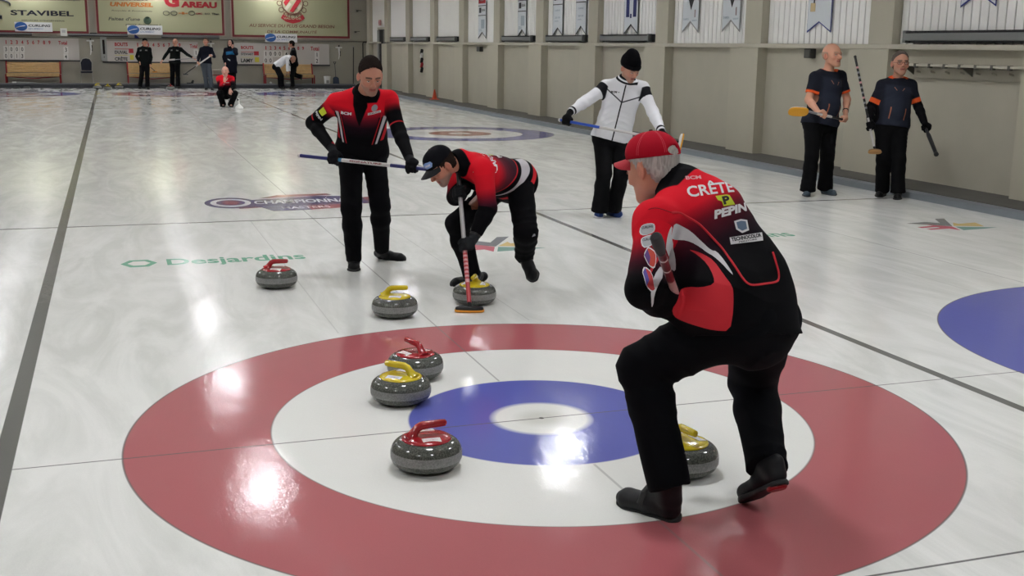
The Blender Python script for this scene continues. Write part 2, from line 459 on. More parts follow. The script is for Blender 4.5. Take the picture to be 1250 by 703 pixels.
# ------------------------------------------------------------------ lamps
def emis(name, col, s):
    m = bpy.data.materials.new(name); m.use_nodes = True
    b = m.node_tree.nodes['Principled BSDF']
    b.inputs['Base Color'].default_value = (0.8, 0.8, 0.8, 1)
    b.inputs['Emission Color'].default_value = rgba(col); b.inputs['Emission Strength'].default_value = s
    return m
LAMP_Z = 4.3
lamp_m = emis('lamp_diffuser', (250, 251, 255), 98.0)
housing = mat('lamp_housing', (205, 205, 205), 0.7)
def make_lamp():
    t = empty('ceiling_light', (0, 0, 0), 'compact white rectangular ceiling lamp hanging high above the ice', 'ceiling light', 'ceiling lights over the curling sheets')
    b = MB(); b.box((-0.30, -0.21, 0.0), (0.30, 0.21, 0.10), 0.02); h = b.build('housing', housing, t)
    b = MB(); b.box((-0.27, -0.18, -0.012), (0.27, 0.18, 0.002)); b.build('diffuser', lamp_m, t)
    b = MB()
    for lo, hi in (((-0.30, -0.21, -0.08), (-0.28, 0.21, 0.0)), ((0.28, -0.21, -0.08), (0.30, 0.21, 0.0)), ((-0.28, -0.21, -0.08), (0.28, -0.19, 0.0)), ((-0.28, 0.19, -0.08), (0.28, 0.21, 0.0))): b.box(lo, hi)
    bmesh.ops.remove_doubles(b.bm, verts=b.bm.verts, dist=0.0005)
    b.build('added_shade', housing, t)  # unseen skirt, added to dim the lamp highlights on the ice
    for q in (-0.2, 0.2): b = MB(); b.tube([(q, 0, 0.1), (q, 0, H - LAMP_Z)], 0.006, 6); b.build('suspension_rod', housing, t)
    return t
lamp = make_lamp(); first = True
for x in (-6.9, -4.45, -0.12, 4.3):
    if x == -6.9: continue
    for i in range(-2, 8):
        o = lamp if first else copy_tree(lamp); first = False
        o.location = (x, 5.3 + 5.03 * i, LAMP_Z)

# ------------------------------------------------------------------ flat board helper on the far wall (facing the camera, -Y)
EX = np.array([1., 0, 0]); EZ = np.array([0, 0, 1.])
def bw(u, v, off=0.0):
    P = onY(u, v, BW - off); return P[0], P[2]
def board(name, u0, v0, u1, v1, material, off, thick, parent=None, base=None, skew=False, bevel=0.0):
    x0, z1 = bw(u0, v0, off); x1, z0 = bw(u1, v1, off)
    b = MB(); b.box((x0, BW - off - thick, min(z0, z1)), (x1, BW - off, max(z0, z1)), bevel)
    return b.build(name, material, parent)
def bx3(x0, z0, x1, z1, off, thick, name, material, parent, bevel=0.0):
    b = MB(); b.box((x0, BW - off - thick, z0), (x1, BW - off, z1), bevel); return b.build(name, material, parent)
CREAM = mat('banner_cream', (176, 176, 142), 0.6); CREAM_EDGE = mat('banner_edge_pink', (178, 160, 148), 0.6)
DRED = mat('banner_red', (112, 26, 34), 0.5); RTXT = mat('red_lettering', (170, 38, 48), 0.5)
NTXT = mat('navy_lettering', (22, 24, 40), 0.5); DTXT = mat('brown_lettering', (120, 72, 58), 0.5)
GTXT = mat('grey_lettering', (96, 96, 84), 0.5); BBOARD = mat('score_board_white', (190, 185, 180), 0.5)
WHT = mat('sign_white', (225, 226, 228), 0.5); SBLUE = mat('sign_blue', (44, 96, 168), 0.5)
KTXT = mat('black_lettering', (18, 18, 20), 0.5); ORG = mat('orange_lettering', (186, 110, 48), 0.5)
YEL = mat('score_yellow', (206, 196, 70), 0.5); SLATE = mat('heater_grey', (118, 120, 120), 0.45, 0.2)
DSL = mat('heater_dark', (24, 24, 26), 0.6)  # near-black colour of the heater casings
def banner(u0, u1, vb, label, x0=None):
    xa, zb = bw(u0, vb[0]); xb, zb2 = bw(u1, vb[1])
    if x0 is not None: xa = x0
    zb = (zb + zb2) / 2 - 0.09
    zt = 4.35
    t = empty('wall_banner', (float((xa + xb) / 2), BW, float(zb)), label, 'banner', 'large cream sponsor boards on the back wall')
    bx3(xa, zb, xb, zt, 0.0, 0.05, 'panel', CREAM_EDGE, t)
    bx3(xa + 0.03, zb + 0.03, xb - 0.03, zt - 0.03, 0.05, 0.004, 'border', DRED, t)
    bx3(xa + 0.11, zb + 0.11, xb - 0.11, zt - 0.11, 0.054, 0.004, 'face', CREAM, t)
    return t
def wl(parent, txt, u0, v0, u1, v1, material, bold=0.01, shear=0.0, off=0.062, name='lettering'):
    """lettering covering a pixel box on a board of the back wall"""
    xa, zt = bw(u0, v0, off); xb, zb = bw(u1, v1, off)
    return lettering(name, txt, ((xa + xb) / 2, BW - off, (zt + zb) / 2), EX, EZ, (abs(xb - xa), abs(zt - zb)), material, parent, bold, shear)
t = banner(0, 109.5, (37, 39.5), 'cream sponsor board with large navy lettering above the empty left bench', x0=-9.0)
wl(t, 'STAVIBEL', 12.5, 12, 90, 20, NTXT, 0.03)
wl(t, "SERVICES D'INGÉNIERIE", 26, 23.5, 79, 26.5, GTXT, 0.03)
wl(t, "Val-d'Or, Rouyn-Noranda, La Sarre, Amos, Chibougamau", 18, -2, 98, 1.5, NTXT, 0.03)
b = MB()
for c, r, w in (((-2, 9.2), 0.34, 0.06),):
    x, z = bw(*c); 
    pts = [(x + 0.40 * math.cos(a), BW - 0.06, z + 0.16 - 0.05 + 0.16 * math.sin(a)) for a in np.linspace(-0.2, 1.7, 14)]
    b.tube(pts, 0.03, 6)
x, z = bw(-1, 21); b.tube([(x - 0.2, BW - 0.06, z), (x + 0.10, BW - 0.06, z)], 0.07, 8)
b.build('logo', NTXT, t)
t = banner(117.5, 275, (37.5, 42.5), 'cream sponsor board with red and orange lettering above the middle scoreboard')
wl(t, 'UNIVERSEL', 134, 2.2, 187, 8.8, ORG, 0.05, 0.15)
wl(t, 'METAUX', 138, -4, 182, 1.2, GTXT, 0.05, 0.1)
wl(t, 'Recyclés & Économisés', 136, 11.5, 186, 15, GTXT, 0.02, 0.2)
wl(t, "Faites d'une", 132, 20.5, 171, 25.5, GTXT, 0.03, 0.2)
wl(t, 'pierre deux coups !', 153, 28.5, 196, 32, GTXT, 0.03, 0.2)
wl(t, 'G', 200, -8, 219, 9, RTXT, 0.06)
wl(t, 'AREAU', 220.5, 1.5, 265, 10.2, RTXT, 0.06)
b = MB()
for u in (203, 212.3, 234):
    x, z = bw(u, 16, 0.06); b.tube([(x + 0.11 * math.cos(a), BW - 0.062, z + 0.075 * math.sin(a)) for a in np.linspace(0, 2 * PI, 20)], 0.012, 5)
b.build('logo', GTXT, t)
x, z = bw(180, 25, 0.06); b = MB(); b.lathe([(0, 0), (0.10, 0), (0.14, 0.02), (0.10, 0.03), (0, 0.03)], (x, BW - 0.06, z), 20, axis=(0, -1, 0)); b.box((x - 0.05, BW - 0.09, z + 0.07), (x + 0.07, BW - 0.06, z + 0.13)); b.build('logo', mat('stone_green', (62, 84, 66), 0.6), t)
wl(t, 'GMC', 239, 15.5, 247, 17.8, RTXT, 0.04); wl(t, 'BUICK', 250, 15.7, 256.5, 18, GTXT, 0.04); wl(t, 'Titan', 258.5, 15.7, 267.5, 18.5, KTXT, 0.05); wl(t, '+', 218, 14.5, 229, 17.8, ORG, 0.04)
t = banner(282.5, 427.5, (42, 46), 'cream service club board with a red round crest, right end of the back wall')
wl(t, 'AU SERVICE DU PLUS GRAND BESOIN', 304, 28.8, 408.5, 34.6, DTXT, 0.015, 0.15)
wl(t, 'DE LA COMMUNAUTÉ', 326, 36, 387, 41, DTXT, 0.015, 0.15)
# plain generic round crest: ribboned disc with a diagonal band
xc, zc = bw(357, 4, 0.06)
b = MB(); b.tube([(xc + 0.40 * math.cos(a), BW - 0.062, zc + 0.40 * math.sin(a)) for a in np.linspace(0, 2 * PI, 40)], 0.02, 5)
for k in range(12):
    a = 2 * PI * k / 12
    cx, cz = xc + 0.50 * math.cos(a), zc + 0.50 * math.sin(a)
    b.tube([(cx + 0.09 * math.cos(q), BW - 0.062, cz + 0.09 * math.sin(q)) for q in np.linspace(0, 2 * PI, 12)], 0.014, 4)
b.build('crest_outline', mat('crest_brown', (112, 84, 66), 0.6), t)
b = MB(); th = (0, -0.006, 0)
def dd(ps): return [(xc + x, BW - 0.066, zc + z) for x, z in ps]
b.poly(dd([(-0.12, -0.30), (0.02, -0.34), (0.34, 0.10), (0.22, 0.22)]), th); b.poly(dd([(-0.34, 0.02), (-0.26, -0.12), (-0.02, 0.2), (-0.12, 0.32)]), th)
b.poly(dd([(-0.46, -0.56), (-0.38, -0.42), (-0.2, -0.52), (0, -0.56), (0.2, -0.52), (0.38, -0.42), (0.46, -0.56), (0.26, -0.70), (0, -0.76), (-0.26, -0.70)]), th)
b.build('crest_ribbon', RTXT, t)
b = MB(); b.poly(dd([(-0.30, -0.20), (-0.22, -0.28), (-0.04, -0.04), (-0.12, 0.04)]), th); b.poly(dd([(0.16, -0.16), (0.24, -0.24), (0.34, -0.10), (0.28, -0.02)]), th); b.build('crest_patch', mat('crest_cream', (200, 198, 176), 0.6), t)
wl(t, 'KINSMEN', 346, 15, 368, 19.5, DTXT, 0.03, off=0.075); wl(t, "VAL-D'OR", 346, 21, 368, 24, CREAM, 0.03, off=0.078)

# hanging signs "CURLING QUEBEC"
for (u0, v0, u1, v1, lab) in ((18.3, 27.5, 63.5, 38.2, 'small white sign with blue emblem under the sponsor board with navy lettering'),
                              (155.7, 31.3, 198, 42, 'small white sign with blue emblem under the sponsor board with orange lettering'),
                              (323.7, 41.6, 362.5, 51.3, 'small white sign with blue emblem under the board with the red crest')):
    xa, za = bw(u0, v1, 0.1); xb, zb = bw(u1, v0, 0.1)
    t = empty('hanging_sign', ((xa + xb) / 2, BW - 0.1, za), lab, 'sign', 'small white signs under the sponsor boards')
    bx3(xa, za, xb, zb, 0.10, 0.02, 'panel', WHT, t)
    u = u1 - u0; v = v1 - v0
    b = MB(); xm = xa + (xb - xa) * 0.17; zm = (za + zb) / 2 + 0.01
    b.lathe([(0, 0), (0.12, 0), (0.155, 0.004), (0.12, 0.008), (0, 0.008)], (xm, BW - 0.121, zm), 24, axis=(0, -1, 0))
    for vtx in b.bm.verts: vtx.co.x = xm + (vtx.co.x - xm) * 1.35
    b.build('logo', SBLUE, t)
    b = MB(); b.tube([(xm - 0.17, BW - 0.13, zm - 0.05), (xm - 0.02, BW - 0.132, zm + 0.0), (xm + 0.14, BW - 0.13, zm + 0.03)], 0.012, 5); b.build('logo_swoosh', WHT, t)
    wl(t, 'CURLING', u0 + u * 0.36, v0 + v * 0.20, u0 + u * 0.96, v0 + v * 0.52, NTXT, 0.03, 0.2, 0.122)
    wl(t, 'QUÉBEC', u0 + u * 0.36, v0 + v * 0.60, u0 + u * 0.78, v0 + v * 0.82, SBLUE, 0.02, 0.2, 0.122)

# scoreboards
def scoreboard(u0, v0, u1, v1, lab, x0=None):
    xa, zb = bw(u0, v0, 0.02); xb, za = bw(u1, v1, 0.02)
    if x0 is not None: xa = x0
    za = bw(u1, v1, 0.02)[1]
    t = empty('scoreboard', ((xa + xb) / 2, BW, za), lab, 'scoreboard', 'white scoreboards on the back wall')
    bx3(xa, za, xb, zb - 0.02, 0.0, 0.04, 'panel', BBOARD, t)
    bx3(xa - 0.02, za - 0.05, xb + 0.02, za, 0.0, 0.06, 'bottom_rail', mat('rail_dark', (50, 50, 52), 0.5), t)
    return t
def sw(t, txt, u, v, m, h=5.6, w=3.2, bold=0.03):
    wl(t, txt, u - w / 2, v - h / 2, u + w / 2, v + h / 2, m, bold, 0, 0.045)
CARD = mat('score_card', (212, 210, 206), 0.5)
def cards(t, txts, us, v):
    for tx, u in zip(txts, us):
        if not tx: continue
        xa, za = bw(u - 2.6, v + 3.9, 0.042); xb, zb = bw(u + 2.6, v - 3.9, 0.042)
        c = bx3(xa, za, xb, zb, 0.040, 0.003, 'score_card', CARD, t)
        k = 0.5 if tx == '1' else 1.4; wl(t, tx, u - k, v - 2.5, u + k, v + 2.5, KTXT, 0.012, 0, 0.046)
t = scoreboard(0, 45, 97.3, 73.5, 'white scoreboard with totals 3 and 4 behind the empty left bench', x0=-7.4)
us = [7.3 + 6.63 * i for i in range(9)]
for i, u in enumerate(us): sw(t, str(i + 1), u, 51.3 + 0.01 * u, RTXT, 4.8, 2.9 if i else 1.4)
wl(t, 'Total', 71, 50, 82, 54.6, RTXT, 0.03, 0, 0.045)
cards(t, '3000', us[:4], 60); cards(t, '0013', us[:4], 68.3); cards(t, '3', [80.5], 60.8); cards(t, '4', [80.5], 69.2)
t = scoreboard(124.5, 49, 242.3, 75.8, 'white scoreboard behind the middle bench and the two players in black jackets')
us = [168 + 6.4 * i for i in range(9)]
wl(t, 'BOUTS', 139.8, 51.8, 156, 56.4, RTXT, 0.04, 0, 0.045)
for i, u in enumerate(us): sw(t, str(i + 1), u, 54.6 + 0.008 * (u - 160), RTXT, 4.6, 2.8 if i else 1.4)
wl(t, 'Total', 231.5, 54, 241, 58.8, RTXT, 0.03, 0, 0.045)
wl(t, 'DUVAL', 140, 61.8, 156, 65.8, NTXT, 0.03, 0, 0.045); wl(t, 'CRÊTE', 140, 69, 156, 74, NTXT, 0.03, 0, 0.045)
board('name_strip', 140, 59.3, 157, 60.2, RTXT, 0.040, 0.004, t); board('name_strip', 140, 67, 157, 67.6, YEL, 0.040, 0.004, t)
board('score_patch', 157, 59.3, 163, 64.8, RTXT, 0.040, 0.004, t); board('score_patch', 158.5, 67, 163.5, 73, YEL, 0.040, 0.004, t)
cards(t, '0', [183], 63); cards(t, '1', [239.3], 64.3)
t = scoreboard(286, 51.5, 402, 79, 'white scoreboard with totals 1 and 2 behind the right bench')
us = [324.6 + 5.66 * i for i in range(9)]
wl(t, 'BOUTS', 294, 56, 309.5, 60, RTXT, 0.04, 0, 0.045)
for i, u in enumerate(us): sw(t, str(i + 1), u, 58.4 + 0.012 * (u - 324), RTXT, 4.4, 2.5 if i else 1.3)
wl(t, 'Total', 379, 56.8, 389.5, 61.8, RTXT, 0.03, 0, 0.045)
wl(t, 'STEWART', 294, 64.6, 309.5, 67.5, NTXT, 0.03, 0, 0.045); wl(t, 'LAMY', 294, 71.5, 309, 76.2, KTXT, 0.03, 0, 0.045)
board('name_strip', 294, 63, 310, 63.8, RTXT, 0.040, 0.004, t); board('name_strip', 294, 69.8, 310, 70.3, YEL, 0.040, 0.004, t)
board('score_patch', 310, 62.6, 316, 67.6, RTXT, 0.040, 0.004, t); board('score_patch', 311, 69.8, 316.5, 75.8, YEL, 0.040, 0.004, t)
cards(t, '1000', us[:4], 65.6); cards(t, '00', us[:2], 73.8); cards(t, '1', [387], 66.8); cards(t, '2', [387], 74.3)
cards(t, '4', [349.5], 65.8)

# wall heaters
def heater_back(u0, u1, v0, v1, lab, x0=None):
    xa, zb = bw(u0, v0, 0.1); xb, za = bw(u1, v1, 0.1)
    if x0 is not None: xa = x0
    za, zb = max(za, 1.80), max(zb, 1.95)
    t = empty('wall_heater', ((xa + xb) / 2, BW, za), lab, 'heater', 'grey strip heaters on the back wall')
    bx3(xa, za, xb, zb, 0, 0.05, 'casing', DSL, t); bx3(xa, za + 0.03, xb, zb - 0.035, 0.05, 0.05, 'cover', SLATE, t, 0.008)
heater_back(0, 39, 38.5, 43.5, 'grey strip heater under the navy-lettered sponsor board, above the empty left bench', x0=-6.6)
heater_back(83, 156, 40, 45, 'grey strip heater on the back wall above the single banquet chair')
heater_back(197, 268, 42.5, 48, 'grey strip heater behind the heads of the standing players')

# benches
WOOD = mat('bench_wood', (200, 168, 118), 0.35, noise=0.12, nscale=12, coat=0.3); BRED = mat('bench_red', (140, 26, 34), 0.4)
def bench(u0, u1, v0, lab):
    xa = onY(u0, v0, BW - 0.5)[0]; xb = onY(u1, v0, BW - 0.5)[0]
    Yb = BW - 0.25; z0 = 0.10
    t = empty('bench', ((xa + xb) / 2, Yb - 0.25, z0), lab, 'bench', 'slatted benches along the back wall')
    for i in range(6):
        s = i / 5
        b = MB(); b.box((xa + 0.05, Yb - 0.04 + 0.12 * s, z0 + 0.42 + 0.060 * i), (xb - 0.05, Yb - 0.01 + 0.12 * s, z0 + 0.470 + 0.060 * i), 0.008); b.build('back_slat', WOOD, t)
    for i in range(4):
        b = MB(); b.box((xa + 0.05, Yb - 0.50 + 0.115 * i, z0 + 0.37 - 0.006 * i), (xb - 0.05, Yb - 0.395 + 0.115 * i, z0 + 0.40 - 0.006 * i), 0.008); b.build('seat_slat', WOOD, t)
    b = MB(); b.box((xa + 0.05, Yb - 0.53, z0 + 0.28), (xb - 0.05, Yb - 0.505, z0 + 0.405), 0.01); b.build('front_slat', WOOD, t)
    for x in (xa, xb - 0.05):
        b = MB(); b.box((x, Yb - 0.50, z0), (x + 0.05, Yb - 0.45, z0 + 0.37), 0.006); b.box((x, Yb - 0.05, z0), (x + 0.05, Yb + 0.0, z0 + 0.42), 0.006)
        b.tube([(x + 0.025, Yb - 0.03, z0 + 0.38), (x + 0.025, Yb + 0.12, z0 + 0.80)], 0.028, 8); b.box((x, Yb - 0.5, z0 + 0.33), (x + 0.05, Yb, z0 + 0.37), 0.006)
        b.build('end_frame', BRED, t)
    b = MB(); b.tube([(xa + 0.05, Yb - 0.48, z0 + 0.29), ((xa + xb) / 2, Yb - 0.46, z0 + 0.21), (xb - 0.05, Yb - 0.48, z0 + 0.29)], 0.018, 8); b.build('stretcher', BRED, t)
bench(5.5, 73.5, 75, 'empty slatted wooden bench with red ends under the scoreboard totalling 3 and 4')
bench(154.5, 215.5, 75, 'slatted wooden bench with red ends behind two players in black jackets')
bench(322, 383, 79, 'slatted wooden bench with red ends behind the bent player in white')

# banquet chair
def chair():
    Y = BW - 0.85; xa = onY(98, 90, Y)[0]; xb = onY(113.5, 90, Y)[0]; z0 = 0.10
    t = empty('banquet_chair', ((xa + xb) / 2, Y, z0), 'single banquet chair with dark upholstery and pale metal legs by the back wall', 'chair')
    SIL = mat('chair_metal', (176, 174, 166), 0.4, 0.3); UPH = mat('chair_upholstery', (26, 28, 42), 0.8)
    xm = (xa + xb) / 2; w = (xb - xa) / 2
    b = MB(); b.poly([(xm - w * 0.78, Y + 0.42, z0 + 0.50), (xm + w * 0.78, Y + 0.42, z0 + 0.50), (xm + w * 0.86, Y + 0.44, z0 + 0.78), (xm + w * 0.55, Y + 0.45, z0 + 0.90), (xm, Y + 0.45, z0 + 0.93), (xm - w * 0.55, Y + 0.45, z0 + 0.90), (xm - w * 0.86, Y + 0.44, z0 + 0.78)], (0, 0.04, 0)); b.build('backrest', UPH, t)
    b = MB(); b.box((xa + 0.02, Y, z0 + 0.42), (xb - 0.02, Y + 0.42, z0 + 0.48), 0.02); b.build('seat', UPH, t)
    b = MB(); b.tube([(xm - w * 0.86, Y + 0.46, z0 + 0.46), (xm - w * 0.96, Y + 0.47, z0 + 0.78), (xm - w * 0.6, Y + 0.48, z0 + 0.92), (xm, Y + 0.48, z0 + 0.96), (xm + w * 0.6, Y + 0.48, z0 + 0.92), (xm + w * 0.96, Y + 0.47, z0 + 0.78), (xm + w * 0.86, Y + 0.46, z0 + 0.46)], 0.014, 8); b.build('back_frame', SIL, t)
    for sx in (-1, 1):
        for yy in (0.03, 0.44):
            b = MB(); b.tube([(xm + sx * w * 0.85, Y + yy, z0 + 0.43), (xm + sx * w * 0.98, Y + yy, z0)], 0.013, 8); b.build('leg', SIL, t)
chair()

# bits on the back wall
GREYP = mat('grey_plastic', (150, 152, 148), 0.5); WPL = mat('white_plastic', (222, 222, 218), 0.4)
xa, zb = bw(122, 45, .1); xb, za = bw(131.5, 74.5, .1)
t = empty('wall_case', ((xa + xb) / 2, BW, za), 'narrow pale wall case with a dark window at the left end of the middle scoreboard', 'wall case')
bx3(xa, za, xb, zb, 0.06, 0.07, 'casing', GREYP, t, 0.01); bx3(xa + 0.07, za + 0.25, xb - 0.07, zb - 0.1, 0.13, 0.004, 'window', mat('dark_glass', (30, 26, 26), 0.2), t)
bx3(xa + 0.12, za + 0.12, xb - 0.12, za + 0.17, 0.13, 0.01, 'latch', KTXT, t)
xa, za = bw(74, 44, .1); xb, zb = bw(81.5, 34.5, .1)
t = empty('paper_notice', ((xa + xb) / 2, BW, za), 'small white paper taped below the navy-lettered sponsor board', 'notice')
bx3(xa, za, xb, zb, 0.058, 0.006, 'sheet', WPL, t); bx3(xa + .05, za + .12, xb - .05, zb - .06, 0.064, 0.002, 'print', mat('notice_grey', (186, 188, 192), 0.6), t)
x, z = bw(167, 44.5, .1)
b = MB(); b.poly([(x - 0.08, BW - 0.05, z + 0.10), (x + 0.12, BW - 0.05, z - 0.08), (x - 0.08, BW - 0.05, z - 0.08)], (0, -0.01, 0)); o = b.build('pennant', mat('pennant_blue', (26, 36, 110), 0.6), None, (x, BW, z)); tag(o, 'tiny triangular navy blue pennant hanging below the middle small white sign', 'pennant')
for u, v0, v1, lab in ((110, 47.5, 67, 'white T-shaped hook with a hanging black and white tool above the chair'),
                       (257, 51, 70, 'white T-shaped hook with a hanging tool beside the player in the hooded parka'),
                       (413.3, 56, 72.5, 'white T-shaped hook with a hanging tool above the snow shovel')):
    x, zt = bw(u, v0); _, zb = bw(u, v1); h = zt - zb
    t = empty('wall_hook', (x, BW, zb), lab, 'wall hook', 'T-shaped hooks on the back wall')
    b = MB(); b.box((x - 0.13, BW - 0.05, zt - 0.09), (x + 0.13, BW, zt - 0.04), 0.01); b.build('crossbar', WPL, t)
    b = MB(); b.tube([(x, BW - 0.05, zt - 0.08), (x + 0.02, BW - 0.05, zb + h * 0.35), (x - 0.02, BW - 0.05, zb)], [0.035, 0.03, 0.012], 8); b.build('tool', WPL, t)
    b = MB(); b.box((x - 0.012, BW - 0.05, zt - 0.04), (x + 0.03, BW, zt + 0.03)); b.box((x + 0.03, BW - 0.07, zb + h * 0.25), (x + 0.065, BW - 0.03, zb + h * 0.62)); b.build('grip', BLACK, t)
# bucket, shovel, pole, pipe
Yf = BW - 0.35
P = onY(399.5, 103, Yf)
t = empty('bucket', (P[0], Yf, 0.10), 'white plastic bucket standing by the back wall beside the shovel', 'bucket')
b = MB(); b.lathe([(0, 0), (0.11, 0), (0.13, 0.30), (0.135, 0.30), (0.135, 0.33), (0.12, 0.33), (0.10, 0.02), (0, 0.02)], (P[0], Yf, 0.10), 24); b.build('body', WPL, t, smooth=True)
b = MB(); b.box((P[0] - 0.05, Yf - 0.132, 0.17), (P[0] + 0.05, Yf - 0.118, 0.28)); b.build('sticker', GREYP, t)
b = MB(); b.tube([(P[0] + 0.13 * math.cos(a), Yf, 0.41 + 0.05 * math.sin(a)) for a in np.linspace(0, PI, 10)], 0.005, 5); b.build('bail', GREYP, t)
P = onY(410.5, 103, Yf)
t = empty('snow_shovel', (P[0], Yf, 0.10), 'dark blue snow shovel with black handle leaning on the back wall', 'shovel')
b = MB(); b.poly([(P[0] - 0.13, Yf, 0.10), (P[0] + 0.13, Yf, 0.10), (P[0] + 0.11, Yf + 0.06, 0.36), (P[0] + 0.04, Yf + 0.08, 0.41), (P[0] - 0.04, Yf + 0.08, 0.41), (P[0] - 0.11, Yf + 0.06, 0.36)], (0, 0.02, 0)); b.build('blade', mat('shovel_blue', (22, 40, 62), 0.5), t)
b = MB(); b.tube([(P[0], Yf + 0.08, 0.38), (P[0], Yf + 0.25, 0.90)], 0.014, 8); b.build('shaft', mat('shaft_grey', (70, 70, 70), 0.5), t)
b = MB(); b.tube([(P[0], Yf + 0.25, 0.88), (P[0] - 0.05, Yf + 0.26, 0.98), (P[0] + 0.05, Yf + 0.26, 0.98), (P[0], Yf + 0.25, 0.88)], 0.014, 8); b.build('grip', BLACK, t)
xa, zt = bw(431.3, 57); x2, zb = bw(430, 95)
t = empty('leaning_pole', (x2, BW - 0.2, 0.10), 'thin black pole leaning on the back wall near the corner', 'pole')
b = MB(); b.tube([(xa, BW - 0.03, zt), (x2, BW - 0.2, 0.10)], 0.018, 8); b.build('shaft', BLACK, t)
b = MB(); b.box((xa - 0.04, BW - 0.06, zt - 0.02), (xa + 0.03, BW, zt + 0.03)); b.build('cap', GREYP, t)
x, z = bw(442.5, 52); 
b = MB(); b.tube([(x + 0.14, BW - 0.06, z + 0.02), (x + 0.02, BW - 0.06, z + 0.02), (x, BW - 0.06, z - 0.04), (x, BW - 0.06, 0.10)], 0.022, 8); o = b.build('drain_pipe', BLACK, None, (x, BW, 0.1)); tag(o, 'black pipe running down the corner of the back wall', 'pipe')
for u, v in ((434, 39), (436, 13.5)):
    x, z = bw(u, v); b = MB(); b.box((x - 0.05, BW - 0.08, z - 0.03), (x + 0.03, BW, z + 0.03), 0.01); b.tube([(x, BW - 0.06, z + 0.02), (x + 0.16, BW - 0.06, z + 0.02)], 0.012, 6); o = b.build('pipe_bracket', mat('bracket_dark', (60, 58, 54), 0.6), None, (x, BW, z)); tag(o, 'small dark pipe bracket on the back wall near the corner, ' + ('lower one' if v > 20 else 'upper one'), 'bracket', 'pipe brackets near the corner')
# storage bin on the walkway
x0 = onY(259.5, 90, BW - 0.3)[0]; x1 = onY(270, 90, BW - 0.3)[0]
t = empty('storage_bin', ((x0 + x1) / 2, BW - 0.3, 0.10), 'pale storage bin with a red band between the grey-trousered player and the parka', 'bin')
b = MB(); b.box((x0, BW - 0.5, 0.10), (x1, BW - 0.1, 0.62), 0.02); b.build('body', mat('bin_cream', (180, 172, 158), 0.5), t)
b = MB(); b.box((x0 - 0.01, BW - 0.51, 0.44), (x1 + 0.01, BW - 0.09, 0.47)); b.build('band', BRED, t)
b = MB(); b.box((x0 - 0.015, BW - 0.52, 0.60), (x1 + 0.015, BW - 0.08, 0.66), 0.01); b.build('lid', mat('bin_lid', (196, 190, 176), 0.5), t)
# shoes / bag on bumper
P = onY(232.5, 100, BY + 0.25)
b = MB(); b.box((P[0] - 0.14, BY + 0.2, 0.17), (P[0] + 0.10, BY + 0.3, 0.20), 0.01); b.tube([(P[0] + 0.06, BY + 0.25, 0.19), (P[0] + 0.10, BY + 0.25, 0.29)], [0.05, 0.03], 8); o = b.build('dustpan', BLACK, None, (P[0], BY + .25, .17)); tag(o, 'small black scoop lying on the far bumper left of the grey-trousered player', 'dustpan')
P = onY(26, 100, BY + 0.25)
t = empty('broom', (P[0], BY + 0.24, 0.17), 'pale broom lying on the far bumper in front of the left bench', 'broom')
b = MB(); b.tube([(P[0] - 0.20, BY + 0.24, 0.20), (P[0] + 0.50, BY + 0.24, 0.19)], 0.013, 8); b.build('handle', GREYP, t)
b = MB(); b.box((P[0] - 0.30, BY + 0.20, 0.172), (P[0] - 0.16, BY + 0.28, 0.225), 0.012); b.build('head', WPL, t)
for u in (330.5, 353):
    P = onY(u, 103, BY + 0.24); b = MB(); b.box((P[0] - (0.04 if u < 340 else 0.11), BY + 0.19, 0.172), (P[0] + (0.04 if u < 340 else 0.11), BY + 0.29, 0.225), 0.012); b.lathe([(0.018, 0), (0.018, 0.02), (0, 0.02)], (P[0], BY + 0.24, 0.222), 8); o = b.build('water_bottle', WPL, None, (P[0], BY + .24, .17)); tag(o, 'white bottle lying on the far bumper ' + ('left of' if u < 340 else 'beneath') + ' the bent player in white', 'bottle')
# hacks
def hack(P, lab):
    t = empty('hack', (P[0], P[1], 0), lab, 'hack', 'black rubber foot hacks at the far end')
    b = MB(); b.poly([(P[0] - 0.10, P[1] - 0.06, 0.002), (P[0] - 0.10, P[1] + 0.08, 0.002), (P[0] - 0.10, P[1] + 0.08, 0.06), (P[0] - 0.10, P[1] + 0.02, 0.055)], (0.20, 0, 0)); b.build('foot_rest', BLACK, t)
    b = MB(); b.box((P[0] - 0.11, P[1] - 0.08, 0.001), (P[0] + 0.11, P[1] + 0.09, 0.008)); b.build('base_plate', mat('plate_dark', (40, 40, 42), 0.5, 0.5), t)
for u, v, lab in ((24, 106, 'left one of the black rubber hacks before the empty left bench'), (36, 106, 'right one of the black rubber hacks before the empty left bench'), (197.5, 107, 'black rubber hack between the two players in black jackets'), (357, 109, 'left one of the black rubber hacks before the right bench'), (367.5, 109, 'right one of the black rubber hacks before the right bench')):
    P = gnd(u, v); P[1] = min(P[1], BY - 0.15); hack(P, lab)

